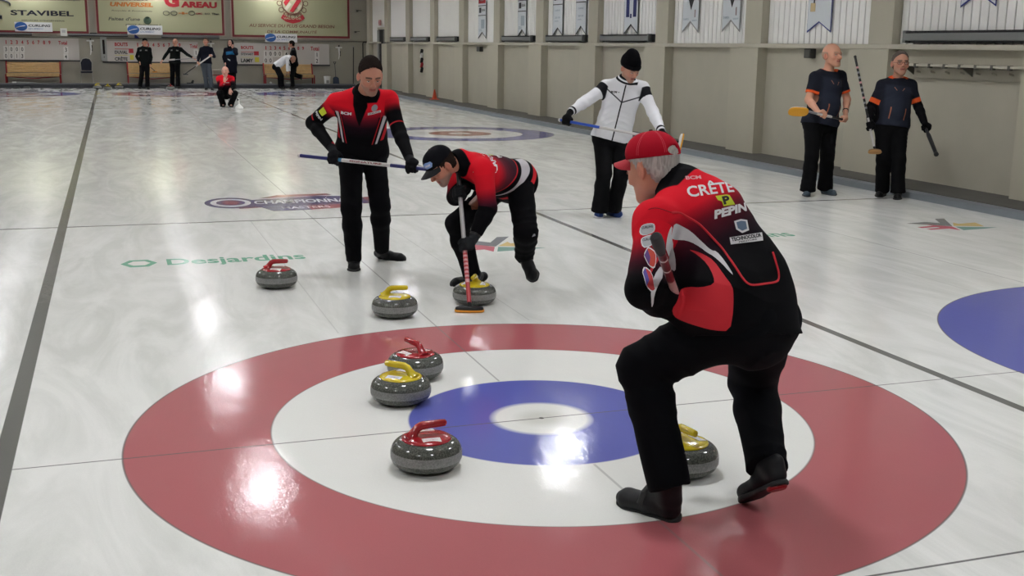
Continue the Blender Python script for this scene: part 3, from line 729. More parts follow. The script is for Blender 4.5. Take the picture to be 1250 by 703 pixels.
# ------------------------------------------------------------------ side wall fittings
EYL = np.array([0, -1., 0])      # reading direction on the right wall seen from the rink
def heater_side(u0, u1, v0, v1, lab):
    XH = XW - 0.05
    a = onX(u0, v1, XH); c = onX(u1, v0, XH)
    za = 1.775; zb = max(1.93, float(onX(u1, v0, XH)[2]))
    zb = min(zb, 1.98)
    t = empty('wall_heater', (XH, (a[1] + c[1]) / 2, za), lab, 'heater', 'grey strip heaters on the right wall')
    y0, y1 = min(a[1], c[1]), max(a[1], c[1])
    b = MB(); b.box((XH - 0.06, y0, za + 0.01), (XH + 0.05, y1, zb)); b.build('casing', DSL, t)
    b = MB(); b.box((XH - 0.12, y0 + 0.01, za + 0.035), (XH - 0.05, y1 - 0.01, zb - 0.03), 0.012); b.build('cover', SLATE, t)
    for y in (y0, y1 - 0.06):
        b = MB(); b.box((XH - 0.115, y, za + 0.005), (XH - 0.03, y + 0.06, zb + 0.004), 0.006); b.build('end_cap', mat('heater_cap', (96, 97, 98), 0.5), t)
heater_side(505, 524.5, 47, 53, 'farthest strip heater of the right wall, above the rack with the white board')
heater_side(537, 559.5, 47, 53, 'second farthest strip heater of the right wall')
heater_side(479.5, 496, 48, 53, 'short strip heater beside the doorway on the right wall')
heater_side(617, 652.5, 46.5, 53.5, 'strip heater under the single red and white flag, right wall')
heater_side(671, 716.5, 46, 54, 'strip heater under the pair of narrow flags, right wall')
heater_side(738, 798, 45, 54.5, 'strip heater above the player in the black knit hat')
heater_side(1110, 1300, 37, 54, 'long strip heater at the right end above the coat rail')

# flags: hanging swallow-tailed banners
def flag(u0, u1, vt, vb, vn, lab, style):
    XH = XW - 0.03
    yl = onX(u0, vb, XH)[1]; yr = onX(u1, vb, XH)[1]; ym = (yl + yr) / 2
    zb = onX(u0, vb, XH)[2]; zn = onX((u0 + u1) / 2, vn, XH)[2]
    zt = zb + 1.75
    w = abs(yl - yr)
    t = empty('pennant_banner', (XH, ym, zb), lab, 'banner', 'swallow-tailed flags on the right wall')
    edge = {'k': (30, 34, 38), 'b': (36, 48, 128), 'w': (150, 150, 150)}[style[0]]
    def shape(ins, x, m, name, par=t):
        b = MB()
        yl_, yr_ = max(yl, yr) - ins, min(yl, yr) + ins
        n = 12; L_, R_ = [], []
        pts = [(x, yl_, zt - ins), (x, yl_, zb + ins * 2.2), (x, ym, zn + ins * 1.6), (x, yr_, zb + ins * 2.2), (x, yr_, zt - ins)]
        b.poly([pts[0], pts[1], pts[2]], (-0.004, 0, 0)); b.poly([pts[2], pts[3], pts[4]], (-0.004, 0, 0)); b.poly([pts[0], pts[2], pts[4]], (-0.004, 0, 0))
        return b.build(name, m, par)
    shape(0, XH, mat('flag_edge_' + style[0], edge, 0.7), 'hem')
    cl = shape(0.013 if style[0] == 'b' else 0.020, XH - 0.005, mat('flag_cloth', (214, 219, 224), 0.7), 'cloth')
    def rect(z0, z1, f0, f1, m, name):
        ya = max(yl, yr) - w * f0; yb = max(yl, yr) - w * f1
        b = MB(); b.box((XH - 0.0135, min(ya, yb), z0), (XH - 0.0105, max(ya, yb), z1)); return b.build(name, m, t)
    def ft(txt, z0, z1, f0, f1, m):
        ya = max(yl, yr) - w * f0; yb = max(yl, yr) - w * f1
        return lettering('lettering', txt, (XH - 0.015, (ya + yb) / 2, (z0 + z1) / 2), EYL, EZ, (abs(ya - yb), z1 - z0), m, t, 0.03)
    LG = mat('flag_print_grey', (168, 180, 190), 0.7)
    if style[1:] == 'red':
        rect(zb + 0.95, zt - 0.03, 0.08, 0.92, mat('flag_red', (172, 40, 46), 0.7), 'red_field')
        rect(zb + 1.02, zb + 1.22, 0.3, 0.7, WHT, 'emblem'); rect(zb + 0.88, zb + 0.90, 0.04, 0.96, KTXT, 'stripe'); rect(zb + 0.70, zb + 0.84, 0.15, 0.4, NTXT, 'emblem'); rect(zb + 0.62, zb + 0.64, 0.04, 0.96, KTXT, 'stripe')
        ft('CURLING', zb + 0.74, zb + 0.80, 0.45, 0.88, KTXT); rect(zb + 0.28, zb + 0.52, 0.4, 0.8, LG, 'emblem'); ft('2016', zb + 0.20, zb + 0.27, 0.15, 0.5, LG)
    elif style[1:] == 'plain':
        rect(zb + 0.98, zb + 1.0, 0.04, 0.96, KTXT, 'stripe'); rect(zb + 0.80, zb + 0.92, 0.15, 0.35, NTXT, 'emblem'); ft('QUÉBEC', zb + 0.82, zb + 0.90, 0.42, 0.9, KTXT)
        rect(zb + 0.70, zb + 0.72, 0.04, 0.96, KTXT, 'stripe'); ft('CHAMPIONS', zb + 0.56, zb + 0.60, 0.25, 0.75, LG); ft('2018', zb + 0.40, zb + 0.44, 0.25, 0.75, LG); ft('Juvéniles', zb + 0.32, zb + 0.36, 0.2, 0.6, LG)
    elif style[1:] == 'navy':
        rect(zb + 0.78, zb + 0.80, 0.04, 0.96, NTXT, 'stripe'); rect(zb + 0.86, zb + 0.94, 0.3, 0.6, SBLUE, 'emblem')
        for f0, f1 in ((0.16, 0.38), (0.66, 0.88)): rect(zb + 0.34, zb + 0.72, f0, f1, mat('flag_navy', (34, 42, 104), 0.7), 'emblem')
        rect(zb + 0.32, zb + 0.40, 0.45, 0.55, mat('flag_navy', (34, 42, 104), 0.7), 'emblem')
    elif style[1:] == 'shield':
        ya = max(yl, yr) - w * 0.28; yb = max(yl, yr) - w * 0.80; x = XH - 0.0135
        b = MB(); b.poly([(x, ya, zb + 0.95), (x, ya, zb + 0.68), (x, (ya + yb) / 2, zb + 0.40), (x, yb, zb + 0.68), (x, yb, zb + 0.95)], (0.003, 0, 0)); b.build('shield', KTXT, t)
        rect(zb + 0.66, zb + 0.72, 0.36, 0.74, WHT, 'emblem')
        ft('CHAMPION', zb + 0.22, zb + 0.26, 0.08, 0.42, LG); ft('2009', zb + 0.20, zb + 0.23, 0.62, 0.92, LG); rect(zb + 0.27, zb + 0.40, 0.76, 0.80, mat('flag_print_brown', (120, 90, 90), 0.7), 'emblem')
    elif style[1:] == 'map':
        for f0, f1, a, c in ((0.1, 0.3, 0.55, 1.2), (0.62, 0.9, 0.5, 1.2), (0.3, 0.62, 0.75, 1.2)): rect(zb + a, zb + c, f0, f1, mat('flag_print_lilac', (176, 182, 208), 0.7), 'emblem')
        ft('2016-2017', zb + 0.50, zb + 0.55, 0.35, 0.8, GTXT); rect(zb + 0.30, zb + 0.42, 0.12, 0.32, mat('flag_gold', (206, 184, 140), 0.7), 'emblem'); rect(zb + 0.42, zb + 0.56, 0.24, 0.29, KTXT, 'emblem')
    return t
flag(583.8, 593.6, 0, 47.5, 40, 'narrow red and white flag farthest along the right wall', 'kred')
flag(632.0, 642.5, 0, 45.5, 37, 'narrow red and white flag above the third heater of the right wall', 'kred')
flag(674.5, 687, 0, 44.5, 35, 'left flag of the pair with dark hems on the right wall', 'kplain')
flag(702.5, 715.5, 0, 43.5, 33, 'right flag of the pair with dark hems on the right wall', 'kplain')
flag(761.5, 778.5, 0, 42.5, 31, 'white flag with navy figures above the player in the knit hat', 'knavy')
flag(832.5, 852.5, 0, 40.5, 27.5, 'left flag of the two with black shields on the right wall', 'wshield')
flag(881, 903, 0, 39.5, 26, 'right flag of the two with black shields on the right wall', 'wshield')
flag(985, 1014, 0, 40, 27.5, 'white flag with blue hem above the bald player', 'bmap')
flag(1172.5, 1216, 0, 9.5, -8, 'white flag with blue hem above the long heater at the right end', 'bmap')

# coat rail at the right
a = onX(1108, 79, XW - 0.1); y0 = 2.0; y1 = a[1]
t = empty('coat_rail', (XW - 0.1, y1, 1.35), 'cream peg rail with shelf brackets under the long heater at the right end', 'coat rail')
zr = float(a[2])
b = MB(); b.box((XW - 0.24, y0, zr - 0.012), (XW, y1, zr + 0.018), 0.004); b.build('shelf', TRIMM, t)
b = MB(); b.box((XW - 0.03, y0, zr - 0.16), (XW, y1, zr - 0.03), 0.004); b.build('back_board', WALL, t)
y = y1 - 0.05; k = 0
while y > y0:
    b = MB(); b.box((XW - 0.245, y - 0.02, zr - 0.03), (XW - 0.2, y + 0.02, zr + 0.022)); b.build('slot_clip', mat('clip_dark', (90, 88, 80), 0.6), t)
    b = MB(); b.tube([(XW - 0.03, y - 0.12, zr - 0.09), (XW - 0.10, y - 0.12, zr - 0.07)], 0.012, 6); b.build('peg', TRIMM, t)
    if k % 4 == 0:
        b = MB(); b.poly([(XW, y, zr - 0.012), (XW - 0.2, y, zr - 0.012), (XW, y, zr - 0.14)], (0, 0.02, 0)); b.build('bracket', mat('clip_dark', (90, 88, 80), 0.6), t)
    y -= 0.27; k += 1
# small wall boxes
for u0, v0, u1, v1, lab in ((585.5, 57, 589.5, 63, 'tiny dark box under the ledge far along the right wall'), (988, 59.5, 995, 71, 'small dark speaker box under the ledge left of the bald player')):
    XH = XW - 0.01; a = onX(u0, v0, XH); c = onX(u1, v1, XH)
    t = empty('speaker_box', (XW, (a[1] + c[1]) / 2, c[2]), lab, 'speaker')
    b = MB(); b.box((XW - 0.10, min(a[1], c[1]), c[2]), (XW, max(a[1], c[1]), a[2]), 0.008); b.build('cabinet', mat('speaker_grey', (58, 58, 54), 0.6), t)
    b = MB(); b.box((XW - 0.106, min(a[1], c[1]) + 0.015, c[2] + 0.015), (XW - 0.099, max(a[1], c[1]) - 0.015, a[2] - 0.015)); b.build('grille', mat('speaker_mesh', (78, 78, 74), 0.8), t)
# number board with hanging tool on pillar
a = onX(506, 58, 7.78); c = onX(518, 92, 7.78)
t = empty('tool_board', (7.79, (a[1] + c[1]) / 2, c[2]), 'pale tall tool board with black, white and red tools on the right wall', 'tool board')
y0, y1 = min(a[1], c[1]), max(a[1], c[1])
b = MB(); b.box((7.90, y0, c[2]), (XW, y1, a[2])); b.build('board', mat('tool_board_paint', (174, 170, 152), 0.6), t)
for i, (dz, m) in enumerate(((0.92, BLACK), (0.78, WPL), (0.60, BLACK), (0.42, RTXT), (0.25, BLACK))):
    z = c[2] + (a[2] - c[2]) * dz
    b = MB(); b.tube([(7.86, (y0 + y1) / 2 - 0.05, z), (7.86, (y0 + y1) / 2 + 0.05, z - 0.12)], 0.05, 8); b.build('tool', m, t)
# traffic cone by the bumper with a white jug above it
P = np.array([7.50, 0, 0.05]); Yc = float(onX(530.5, 121, 7.50)[1])
t = empty('traffic_cone', (7.50, Yc, 0.05), 'small orange traffic cone on the walkway by the right wall', 'cone')
ORC = mat('cone_orange', (206, 74, 40), 0.5)
b = MB(); b.lathe([(0, 0), (0.10, 0), (0.10, 0.02), (0.075, 0.03), (0.018, 0.30), (0, 0.30)], (7.50, Yc, 0.05), 20); b.build('body', ORC, t, smooth=True)
b = MB(); b.box((7.50 - 0.12, Yc - 0.12, 0.05), (7.50 + 0.12, Yc + 0.12, 0.068), 0.005); b.build('base', ORC, t)
a = onX(529.5, 110, XW - 0.06)
t = empty('wall_dispenser', (XW - 0.05, a[1], a[2]), 'small white dispenser on the right wall above the orange cone', 'dispenser')
b = MB(); b.box((XW - 0.12, a[1] - 0.07, a[2]), (XW, a[1] + 0.07, a[2] + 0.32), 0.03); b.build('body', WPL, t)
b = MB(); b.tube([(XW - 0.06, a[1], a[2]), (XW - 0.06, a[1], a[2] - 0.06)], 0.02, 8); b.build('spout', GREYP, t)
# doorway near the corner
b = MB(); b.box((7.90, 37.80, 0.05), (7.96, 37.9, 2.3)); b.box((7.90, 39.2, 0.05), (7.96, 39.3, 2.3)); b.box((7.90, 37.80, 2.22), (7.96, 39.3, 2.3)); w = b.build('door_1', TRIMM); tag(w, kind='structure')
b = MB(); b.box((7.915, 37.9, 0.05), (7.945, 39.2, 2.22)); b.build('door_opening_dark', BLACK, w)  # flat black slab paints the darkness inside the doorway
b = MB(); b.box((7.905, 37.92, 0.08), (7.93, 38.35, 2.2), 0.004); b.build('door_leaf', mat('door_dark', (62, 60, 58), 0.4), w)
b = MB(); b.box((7.86, 39.0, 0.05), (7.93, 39.2, 2.2), 0.004); b.build('door_edge', GREYP, w)
a = onX(464, 31, 7.9)
t = empty('exit_sign', (7.92, a[1], a[2]), 'faint small red sign over the doorway in the far corner', 'sign')
b = MB(); b.box((7.86, a[1] - 0.12, a[2]), (7.92, a[1] + 0.12, a[2] + 0.2), 0.01); b.build('panel', mat('exit_pink', (206, 150, 146), 0.5), t)
lettering('lettering', 'SORTIE', (7.855, a[1], a[2] + 0.1), EYL, EZ, (0.2, 0.08), RTXT, t, 0.03)

# ------------------------------------------------------------------ curling stones
def granite(name, c0, c1, rough):
    if name in MATS: return MATS[name]
    m = bpy.data.materials.new(name); m.use_nodes = True
    nt = m.node_tree; b = nt.nodes['Principled BSDF']; N = nt.nodes; L = nt.links
    tc = N.new('ShaderNodeTexCoord'); v = N.new('ShaderNodeTexNoise'); v.inputs['Scale'].default_value = 170; v.inputs['Detail'].default_value = 3
    L.new(tc.outputs['Object'], v.inputs['Vector'])
    r = N.new('ShaderNodeValToRGB'); r.color_ramp.elements[0].position = 0.42; r.color_ramp.elements[1].position = 0.60
    r.color_ramp.elements[0].color = rgba(c0); r.color_ramp.elements[1].color = rgba(c1)
    L.new(v.outputs['Fac'], r.inputs[0]); L.new(r.outputs[0], b.inputs['Base Color'])
    b.inputs['Roughness'].default_value = rough
    MATS[name] = m; return m
GR1 = granite('granite_polished', (66, 68, 63), (98, 100, 93), 0.12)
GR2 = granite('granite_band', (118, 118, 117), (140, 140, 138), 0.5)
SRED = mat('stone_red', (156, 22, 32), 0.22, coat=0.4); SYEL = mat('stone_yellow', (206, 184, 30), 0.22, coat=0.4)
LBL = mat('stone_label', (226, 224, 222), 0.5)
def arc(c, r, a0, a1, n): return [(c[0] + r[0] * math.cos(a), c[1] + r[1] * math.sin(a)) for a in np.linspace(a0, a1, n)]
def make_stone(colour, small=False):
    t = empty('curling_stone', (0, 0, 0))
    n = 28 if small else 64
    lo = [(0, 0.006), (0.062, 0.006), (0.066, 0.0), (0.072, 0.006)] + arc((0.088, 0.046), (0.055, 0.040), -PI / 2, -0.12, 9)
    b = MB(); b.lathe(lo, n=n); b.build('lower_body', GR1, t, smooth=True)
    b = MB(); b.lathe([(0.1428, 0.041), (0.1445, 0.045), (0.1450, 0.058), (0.1445, 0.071), (0.1428, 0.075)], n=n); b.build('striking_band', GR2, t, smooth=True)
    hi = arc((0.088, 0.070), (0.055, 0.044), 0.12, PI / 2, 10) + [(0.05, 0.1145), (0, 0.1145)]
    b = MB(); b.lathe(hi, n=n); b.build('upper_body', GR1, t, smooth=True)
    b = MB(); b.lathe([(0.100, 0.1118), (0.101, 0.1145), (0.098, 0.1185), (0.085, 0.1225), (0.03, 0.126), (0, 0.126)], n=n); b.build('cap_plate', colour, t, smooth=True)
    # gooseneck handle: broad foot, swept neck, straight grip
    pts = [(-0.062, 0, 0.117), (-0.056, 0, 0.128), (-0.047, 0, 0.142), (-0.036, 0, 0.155), (-0.020, 0, 0.1625), (0.0, 0, 0.1645), (0.03, 0, 0.1655), (0.06, 0, 0.1665), (0.078, 0, 0.167), (0.084, 0, 0.167)]
    rad = [0.034, 0.023, 0.0175, 0.0165, 0.016, 0.0150, 0.0145, 0.0140, 0.0125, 0.006]
    b = MB(); b.tube(pts, rad, 14); h = b.build('handle', colour, t, smooth=True)
    for sy in (-1, 1):
        b = MB(); b.box((-0.030, sy * 0.062 - 0.018, 0.1215), (0.045, sy * 0.062 + 0.018, 0.1245), 0.001)
        for v in b.bm.verts: v.co.z -= (abs(v.co.y) - 0.062) * 0.12
        l = b.build('label', LBL, t)
        if not small:
            me = lettering('label_print', 'CURLING', (0.008, sy * 0.062, 0.1252), (-sy * 1.0 * -1, 0, 0), (0, sy * -1.0 * -1, 0), (0.05, 0.009), SBLUE if colour is SYEL else RTXT, t)
    return t
sr = make_stone(SRED); sy_ = make_stone(SYEL)
used = {id(sr): False, id(sy_): False}
def place_stone(proto, pos, ang, label, group='stones in play on the centre sheet'):
    o = proto if not used[id(proto)] else copy_tree(proto)
    used[id(proto)] = True
    o.location = (pos[0], pos[1], 0); o.rotation_euler = (0, 0, ang); o.scale = (1, 1, 1.1)
    tag(o, label, 'curling stone', group)
def stone_pos(u, vb):
    P = gnd(u, vb - 1.0); d = P[:2] - CAM[:2]; d /= np.linalg.norm(d)
    return P[:2] + d * 0.088
VA = math.atan2(CR[1], CR[0])      # direction of screen right on the ice
for proto, u, vb, a, lab in (
    (sr, 338, 354, 0.0, 'red-handled curling stone standing alone beside the green lettering in the ice'),
    (sy_, 482, 390.5, 0.0, 'yellow-handled curling stone just outside the red ring, alone'),
    (sy_, 579, 374.5, -1.9 + 0.2, 'yellow-handled curling stone right behind the sweeping broom head'),
    (sr, 507, 467, 2.3, 'red-handled curling stone partly hidden behind a yellow one'),
    (sy_, 489.5, 498, PI - 0.35, 'yellow-handled curling stone in the white ring in front of a red one'),
    (sr, 520.5, 581, 0.30, 'red-handled curling stone nearest to the camera, left of the blue centre'),
    (sy_, 832, 586, -1.1, 'yellow-handled curling stone behind a leg of the large crouching player')):
    place_stone(proto, stone_pos(u, vb), VA + a, lab)
fy = make_stone(SYEL, True); fr = make_stone(SRED, True); used[id(fy)] = used[id(fr)] = False
for proto, u, v, a, lab in ((fy, 119, 108.5, 0.3, 'leftmost of three yellow-handled stones parked by the far bumper'), (fy, 131.5, 109.5, -1.2, 'middle and nearest of three yellow-handled stones parked by the far bumper'),
                            (fy, 145.3, 107.5, 0.8, 'rightmost of three yellow-handled stones parked by the far bumper'), (fr, 208.5, 109.5, 1.7, 'grey stone with a red handle at the feet of the player with spread arms')):
    P = gnd(u, v); P[1] = min(P[1] + 0.09, BY - 0.17)
    place_stone(proto, P, a, lab, 'stones parked at the far end')
# delivery stabiliser standing on the ice beside the crouching player
P = gnd(292, 132.5)
t = empty('delivery_stabilizer', (P[0], P[1], 0), 'white plastic delivery stabilizer standing on the far ice beside the crouching player', 'stabilizer')
b = MB(); b.lathe([(0, 0.002), (0.105, 0.002), (0.11, 0.02), (0.09, 0.05), (0.05, 0.085), (0.028, 0.11), (0, 0.115)], (P[0], P[1], 0), 28); b.build('base', WPL, t, smooth=True)
b = MB(); b.tube([(P[0], P[1], 0.09), (P[0] - 0.005, P[1], 0.2), (P[0] - 0.005, P[1], 0.26)], [0.022, 0.018, 0.014], 10); b.build('upright', WPL, t, smooth=True)
b = MB(); b.tube([(P[0] - 0.005, P[1], 0.22), (P[0] - 0.045, P[1], 0.235)], [0.02, 0.024], 10); b.build('grip', BLACK, t, smooth=True)
# ------------------------------------------------------------------ figure modelling: blended implicit shapes polygonised to one skin
class Field:
    def __init__(s, k=0.03): s.p = []; s.k = k; s.cuts = []; s.subs = []
    def cap(s, a, b, ra, rb=None, flat=None, k=None):
        """round cone from a to b; flat=(axis, ratio) thins it along an axis"""
        a = np.asarray(a, float); b = np.asarray(b, float); rb = ra if rb is None else rb
        s.p.append(('c', a, b, ra, rb, None if flat is None else (unit(flat[0]), flat[1]), s.k if k is None else k)); return s
    def ell(s, c, r, M=None, k=None):
        s.p.append(('e', np.asarray(c, float), np.asarray(r, float), np.eye(3) if M is None else M, None, None, s.k if k is None else k)); return s
    def chain(s, pts, rads, **kw):
        for i in range(len(pts) - 1): s.cap(pts[i], pts[i + 1], rads[i], rads[i + 1], **kw)
        return s
    def cut(s, point, normal, near=None, rad=None): s.cuts.append((np.asarray(point, float), unit(normal), near, rad)); return s   # removes the side the normal points to
    def sub(s, kind, c, r, M=None, k=0.006): s.subs.append((np.asarray(c, float), r, np.eye(3) if M is None else M, k)); return s
    @staticmethod
    def dist(q, P):
        if q[0] == 'c':
            _, a, b, ra, rb, fl, _k = q
            X = P - a; B = b - a
            if fl is not None:
                ax, ratio = fl
                X = X + np.outer(X @ ax, ax) * (1 / ratio - 1); B = B + ax * (B @ ax) * (1 / ratio - 1)
            t = np.clip(X @ B / max(B @ B, 1e-12), 0, 1)
            d = np.linalg.norm(X - np.outer(t, B), axis=1) - (ra + (rb - ra) * t)
            return d * (fl[1] if fl is not None else 1.0) if fl is None else np.where(d < 0, d * fl[1], d * (0.5 + 0.5 * fl[1]))
        _, c, r, M = q[:4]
        X = (P - c) @ M
        k0 = np.linalg.norm(X / r, axis=1); k1 = np.linalg.norm(X / (r * r), axis=1)
        return k0 * (k0 - 1) / np.maximum(k1, 1e-6)
    def bound(s, q):
        if q[0] == 'c': return (q[1] + q[2]) / 2, np.linalg.norm(q[2] - q[1]) / 2 + max(q[3], q[4])
        return q[1], max(q[2])
    def eval_blocks(s, C, off, half):
        """C: block centres (B,3); off: local sample offsets (n,3)"""
        Bn, n = len(C), len(off)
        f = np.full((Bn, n), 0.5)
        for q in s.p:
            c, r = s.bound(q)
            idx = np.nonzero(np.linalg.norm(C - c, axis=1) < r + half + 0.09)[0]
            if not len(idx): continue
            P = (C[idx][:, None, :] + off[None]).reshape(-1, 3)
            d = s.dist(q, P).reshape(len(idx), n); k = q[6]
            o = f[idx]; h = np.clip(0.5 + 0.5 * (o - d) / k, 0, 1)
            f[idx] = o * (1 - h) + d * h - k * h * (1 - h)
        for c, r, M, k in s.subs:
            rr = max(r) if not np.isscalar(r) else r
            idx = np.nonzero(np.linalg.norm(C - c, axis=1) < rr + half + 0.08)[0]
            if not len(idx): continue
            P = (C[idx][:, None, :] + off[None]).reshape(-1, 3)
            d = -s.dist(('e', c, np.ones(3) * r, M), P).reshape(len(idx), n)
            o = f[idx]; h = np.clip(0.5 - 0.5 * (o - d) / k, 0, 1)
            f[idx] = o * (1 - h) + d * h + k * h * (1 - h)
        for pt, nm, near, rad in s.cuts:
            P = (C[:, None, :] + off[None]); d = (P - pt) @ nm
            if near is not None:
                m = np.linalg.norm(P - near, axis=2) < rad
                f = np.where(m, np.maximum(f, d), f)
            else: f = np.maximum(f, d)
        return f
    def mesh(s, vox):
        n = 8; bs = vox * n
        lo = np.min([s.bound(q)[0] - s.bound(q)[1] for q in s.p], 0) - bs; hi = np.max([s.bound(q)[0] + s.bound(q)[1] for q in s.p], 0) + bs
        dim = np.ceil((hi - lo) / bs).astype(int)
        g = np.stack(np.meshgrid(*[np.arange(d) for d in dim], indexing='ij'), -1).reshape(-1, 3)
        C = lo + (g + 0.5) * bs
        half = bs * 0.87
        f0 = s.eval_blocks(C, np.zeros((1, 3)), half)[:, 0]
        keep = np.abs(f0) < half * 1.25 + 0.030
        g, C = g[keep], C[keep]
        oi = np.stack(np.meshgrid(*[np.arange(n + 1)] * 3, indexing='ij'), -1).reshape(-1, 3)
        F = s.eval_blocks(C, (oi - n / 2) * vox, half).reshape(-1, n + 1, n + 1, n + 1)
        ins = F < 0
        cnt = sum(ins[:, a:a + n, b:b + n, c:c + n].astype(np.int8) for a in (0, 1) for b in (0, 1) for c in (0, 1))
        bi, i, j, k = np.nonzero((cnt > 0) & (cnt < 8))
        vals = {(a, b, c): F[bi, i + a, j + b, k + c] for a in (0, 1) for b in (0, 1) for c in (0, 1)}
        acc = np.zeros((len(bi), 3)); num = np.zeros(len(bi))
        cs = list(vals)
        for p in cs:
            for ax in range(3):
                if p[ax]: continue
                q = list(p); q[ax] = 1; q = tuple(q)
                va, vb = vals[p], vals[q]
                m = (va < 0) != (vb < 0)
                t = np.where(m, va / np.where(m, va - vb, 1), 0)
                pos = np.tile(np.array(p, float), (len(bi), 1)); pos[:, ax] = t
                acc += pos * m[:, None]; num += m
        loc = acc / np.maximum(num, 1)[:, None]
        G = g[bi] * n + np.stack([i, j, k], 1)
        V = lo + (G + loc) * vox
        S = 1 << 20
        key = (G[:, 0] * 4096 + G[:, 1]) * 4096 + G[:, 2]
        order = np.argsort(key); ks = key[order]
        faces = []
        for ax in range(3):
            A = ins[:, :n, :n, :n]; sl = [slice(0, n)] * 3; sl[ax] = slice(1, n + 1)
            B = ins[(slice(None),) + tuple(sl)]
            e = np.nonzero(A != B)
            ge = g[e[0]] * n + np.stack(e[1:], 1)
            a1, a2 = (ax + 1) % 3, (ax + 2) % 3
            quad = []
            for d1, d2 in ((0, 0), (-1, 0), (-1, -1), (0, -1)):
                h = ge.copy(); h[:, a1] += d1; h[:, a2] += d2
                kk = (h[:, 0] * 4096 + h[:, 1]) * 4096 + h[:, 2]
                ix = np.searchsorted(ks, kk); ix = np.minimum(ix, len(ks) - 1)
                quad.append(np.where(ks[ix] == kk, order[ix], -1))
            Q = np.stack(quad, 1); flip = ~A[e]
            Q[flip] = Q[flip][:, ::-1]
            faces.append(Q[(Q >= 0).all(1)])
        Q = np.concatenate(faces)
        return V, Q
def relax(V, Q, it=2, w=0.5):
    for _ in range(it):
        acc = np.zeros_like(V); c = np.zeros(len(V))
        for a in range(4):
            for b in (1, 3):
                np.add.at(acc, Q[:, a], V[Q[:, (a + b) % 4]]); np.add.at(c, Q[:, a], 1)
        V = V * (1 - w) + w * acc / np.maximum(c, 1)[:, None]
    return V
def refine(V, Q):
    """split every quad in four"""
    n = len(V); E = np.concatenate([np.sort(Q[:, [a, (a + 1) % 4]], 1) for a in range(4)])
    key = E[:, 0].astype(np.int64) * n + E[:, 1]
    uk, inv = np.unique(key, return_inverse=True); inv = inv.reshape(4, -1)
    mids = (V[uk // n] + V[uk % n]) / 2; cen = V[Q].mean(1)
    V2 = np.concatenate([V, mids, cen]); c = n + len(uk) + np.arange(len(Q))
    e = [n + inv[a] for a in range(4)]
    Q2 = np.concatenate([np.stack([Q[:, a], e[a], c, e[(a + 3) % 4]], 1) for a in range(4)])
    return relax(V2, Q2, 1, 0.4), Q2
def biggest(V, Q):
    """drop stray islands"""
    lab = np.arange(len(V))
    for _ in range(400):
        m = lab[Q].min(1); new = lab.copy()
        for a in range(4): np.minimum.at(new, Q[:, a], m)
        new = new[new]
        if (new == lab).all(): break
        lab = new
    ids, cnt = np.unique(lab, return_counts=True); keep = np.isin(lab, ids[cnt > 0.06 * len(V)])
    idx = np.cumsum(keep) - 1; Q = Q[keep[Q].all(1)]
    return V[keep], idx[Q]
def normals(V, Q):
    n = np.cross(V[Q[:, 2]] - V[Q[:, 0]], V[Q[:, 3]] - V[Q[:, 1]])
    N = np.zeros_like(V)
    for a in range(4): np.add.at(N, Q[:, a], n)
    return N / (np.linalg.norm(N, axis=1)[:, None] + 1e-12)
def folds(V, amp, f=1.0, seed=0.0, axis=(0.2, 0.3, 1.0)):
    """soft cloth creases running across the given axis"""
    ax = unit(axis)
    w = 0.045 * np.sin(V[:, 0] * 13 * f + seed) + 0.04 * np.sin(V[:, 1] * 15 * f + 1.7 * seed) + 0.03 * np.sin(V[:, 2] * 9 * f + seed * 0.7)
    a = np.sin((V @ ax + w) * 46 * f + seed * 2.1)
    b = np.sin((V @ unit(ax + np.array([0.5, -0.3, 0.1])) + 1.4 * w) * 27 * f + seed)
    m = 0.5 + 0.5 * np.sin(V[:, 0] * 9 + V[:, 1] * 7 + V[:, 2] * 6 + seed)
    return amp * (0.6 * (1 - np.abs(a)) * m + 0.5 * b * (1 - m) - 0.2)
def quadmesh(name, V, Q, material, parent, colours=None, base=None):
    if base is None: base = ORIGIN[parent.name] if parent is not None else np.zeros(3)
    base = np.asarray(base, float)
    me = bpy.data.meshes.new(name)
    me.vertices.add(len(V)); me.vertices.foreach_set('co', (V - base).astype(np.float32).ravel())
    me.loops.add(len(Q) * 4); me.loops.foreach_set('vertex_index', Q.astype(np.int32).ravel())
    me.polygons.add(len(Q)); me.polygons.foreach_set('loop_start', np.arange(0, len(Q) * 4, 4, dtype=np.int32))
    me.polygons.foreach_set('use_smooth', np.ones(len(Q), dtype=bool))
    me.update(calc_edges=True); me.validate()
    if colours is not None:
        at_ = me.color_attributes.new('Print', 'FLOAT_COLOR', 'POINT')
        c = np.ones((len(V), 4), np.float32); c[:, :3] = lin(colours)
        at_.data.foreach_set('color', c.ravel())
    return link(name, me, parent, [float(x) for x in base], material)
def shell(name, field, vox, material, parent, colour=None, crease=0.0, seed=0.0, it=2, base=None, axis=(0.2, 0.3, 1), f=1.0, fine=False):
    V, Q = field.mesh(vox * QUALITY)
    V, Q = biggest(V, Q); V = relax(V, Q, it)
    if fine: V, Q = refine(V, Q)
    if crease: V = V + normals(V, Q) * folds(V, crease, f, seed, axis)[:, None]
    cols = None
    if colour is not None:
        cols = colour(V) if callable(colour) else np.tile(np.asarray(colour, float), (len(V), 1))
    return quadmesh(name, V, Q, material, parent, cols, base)

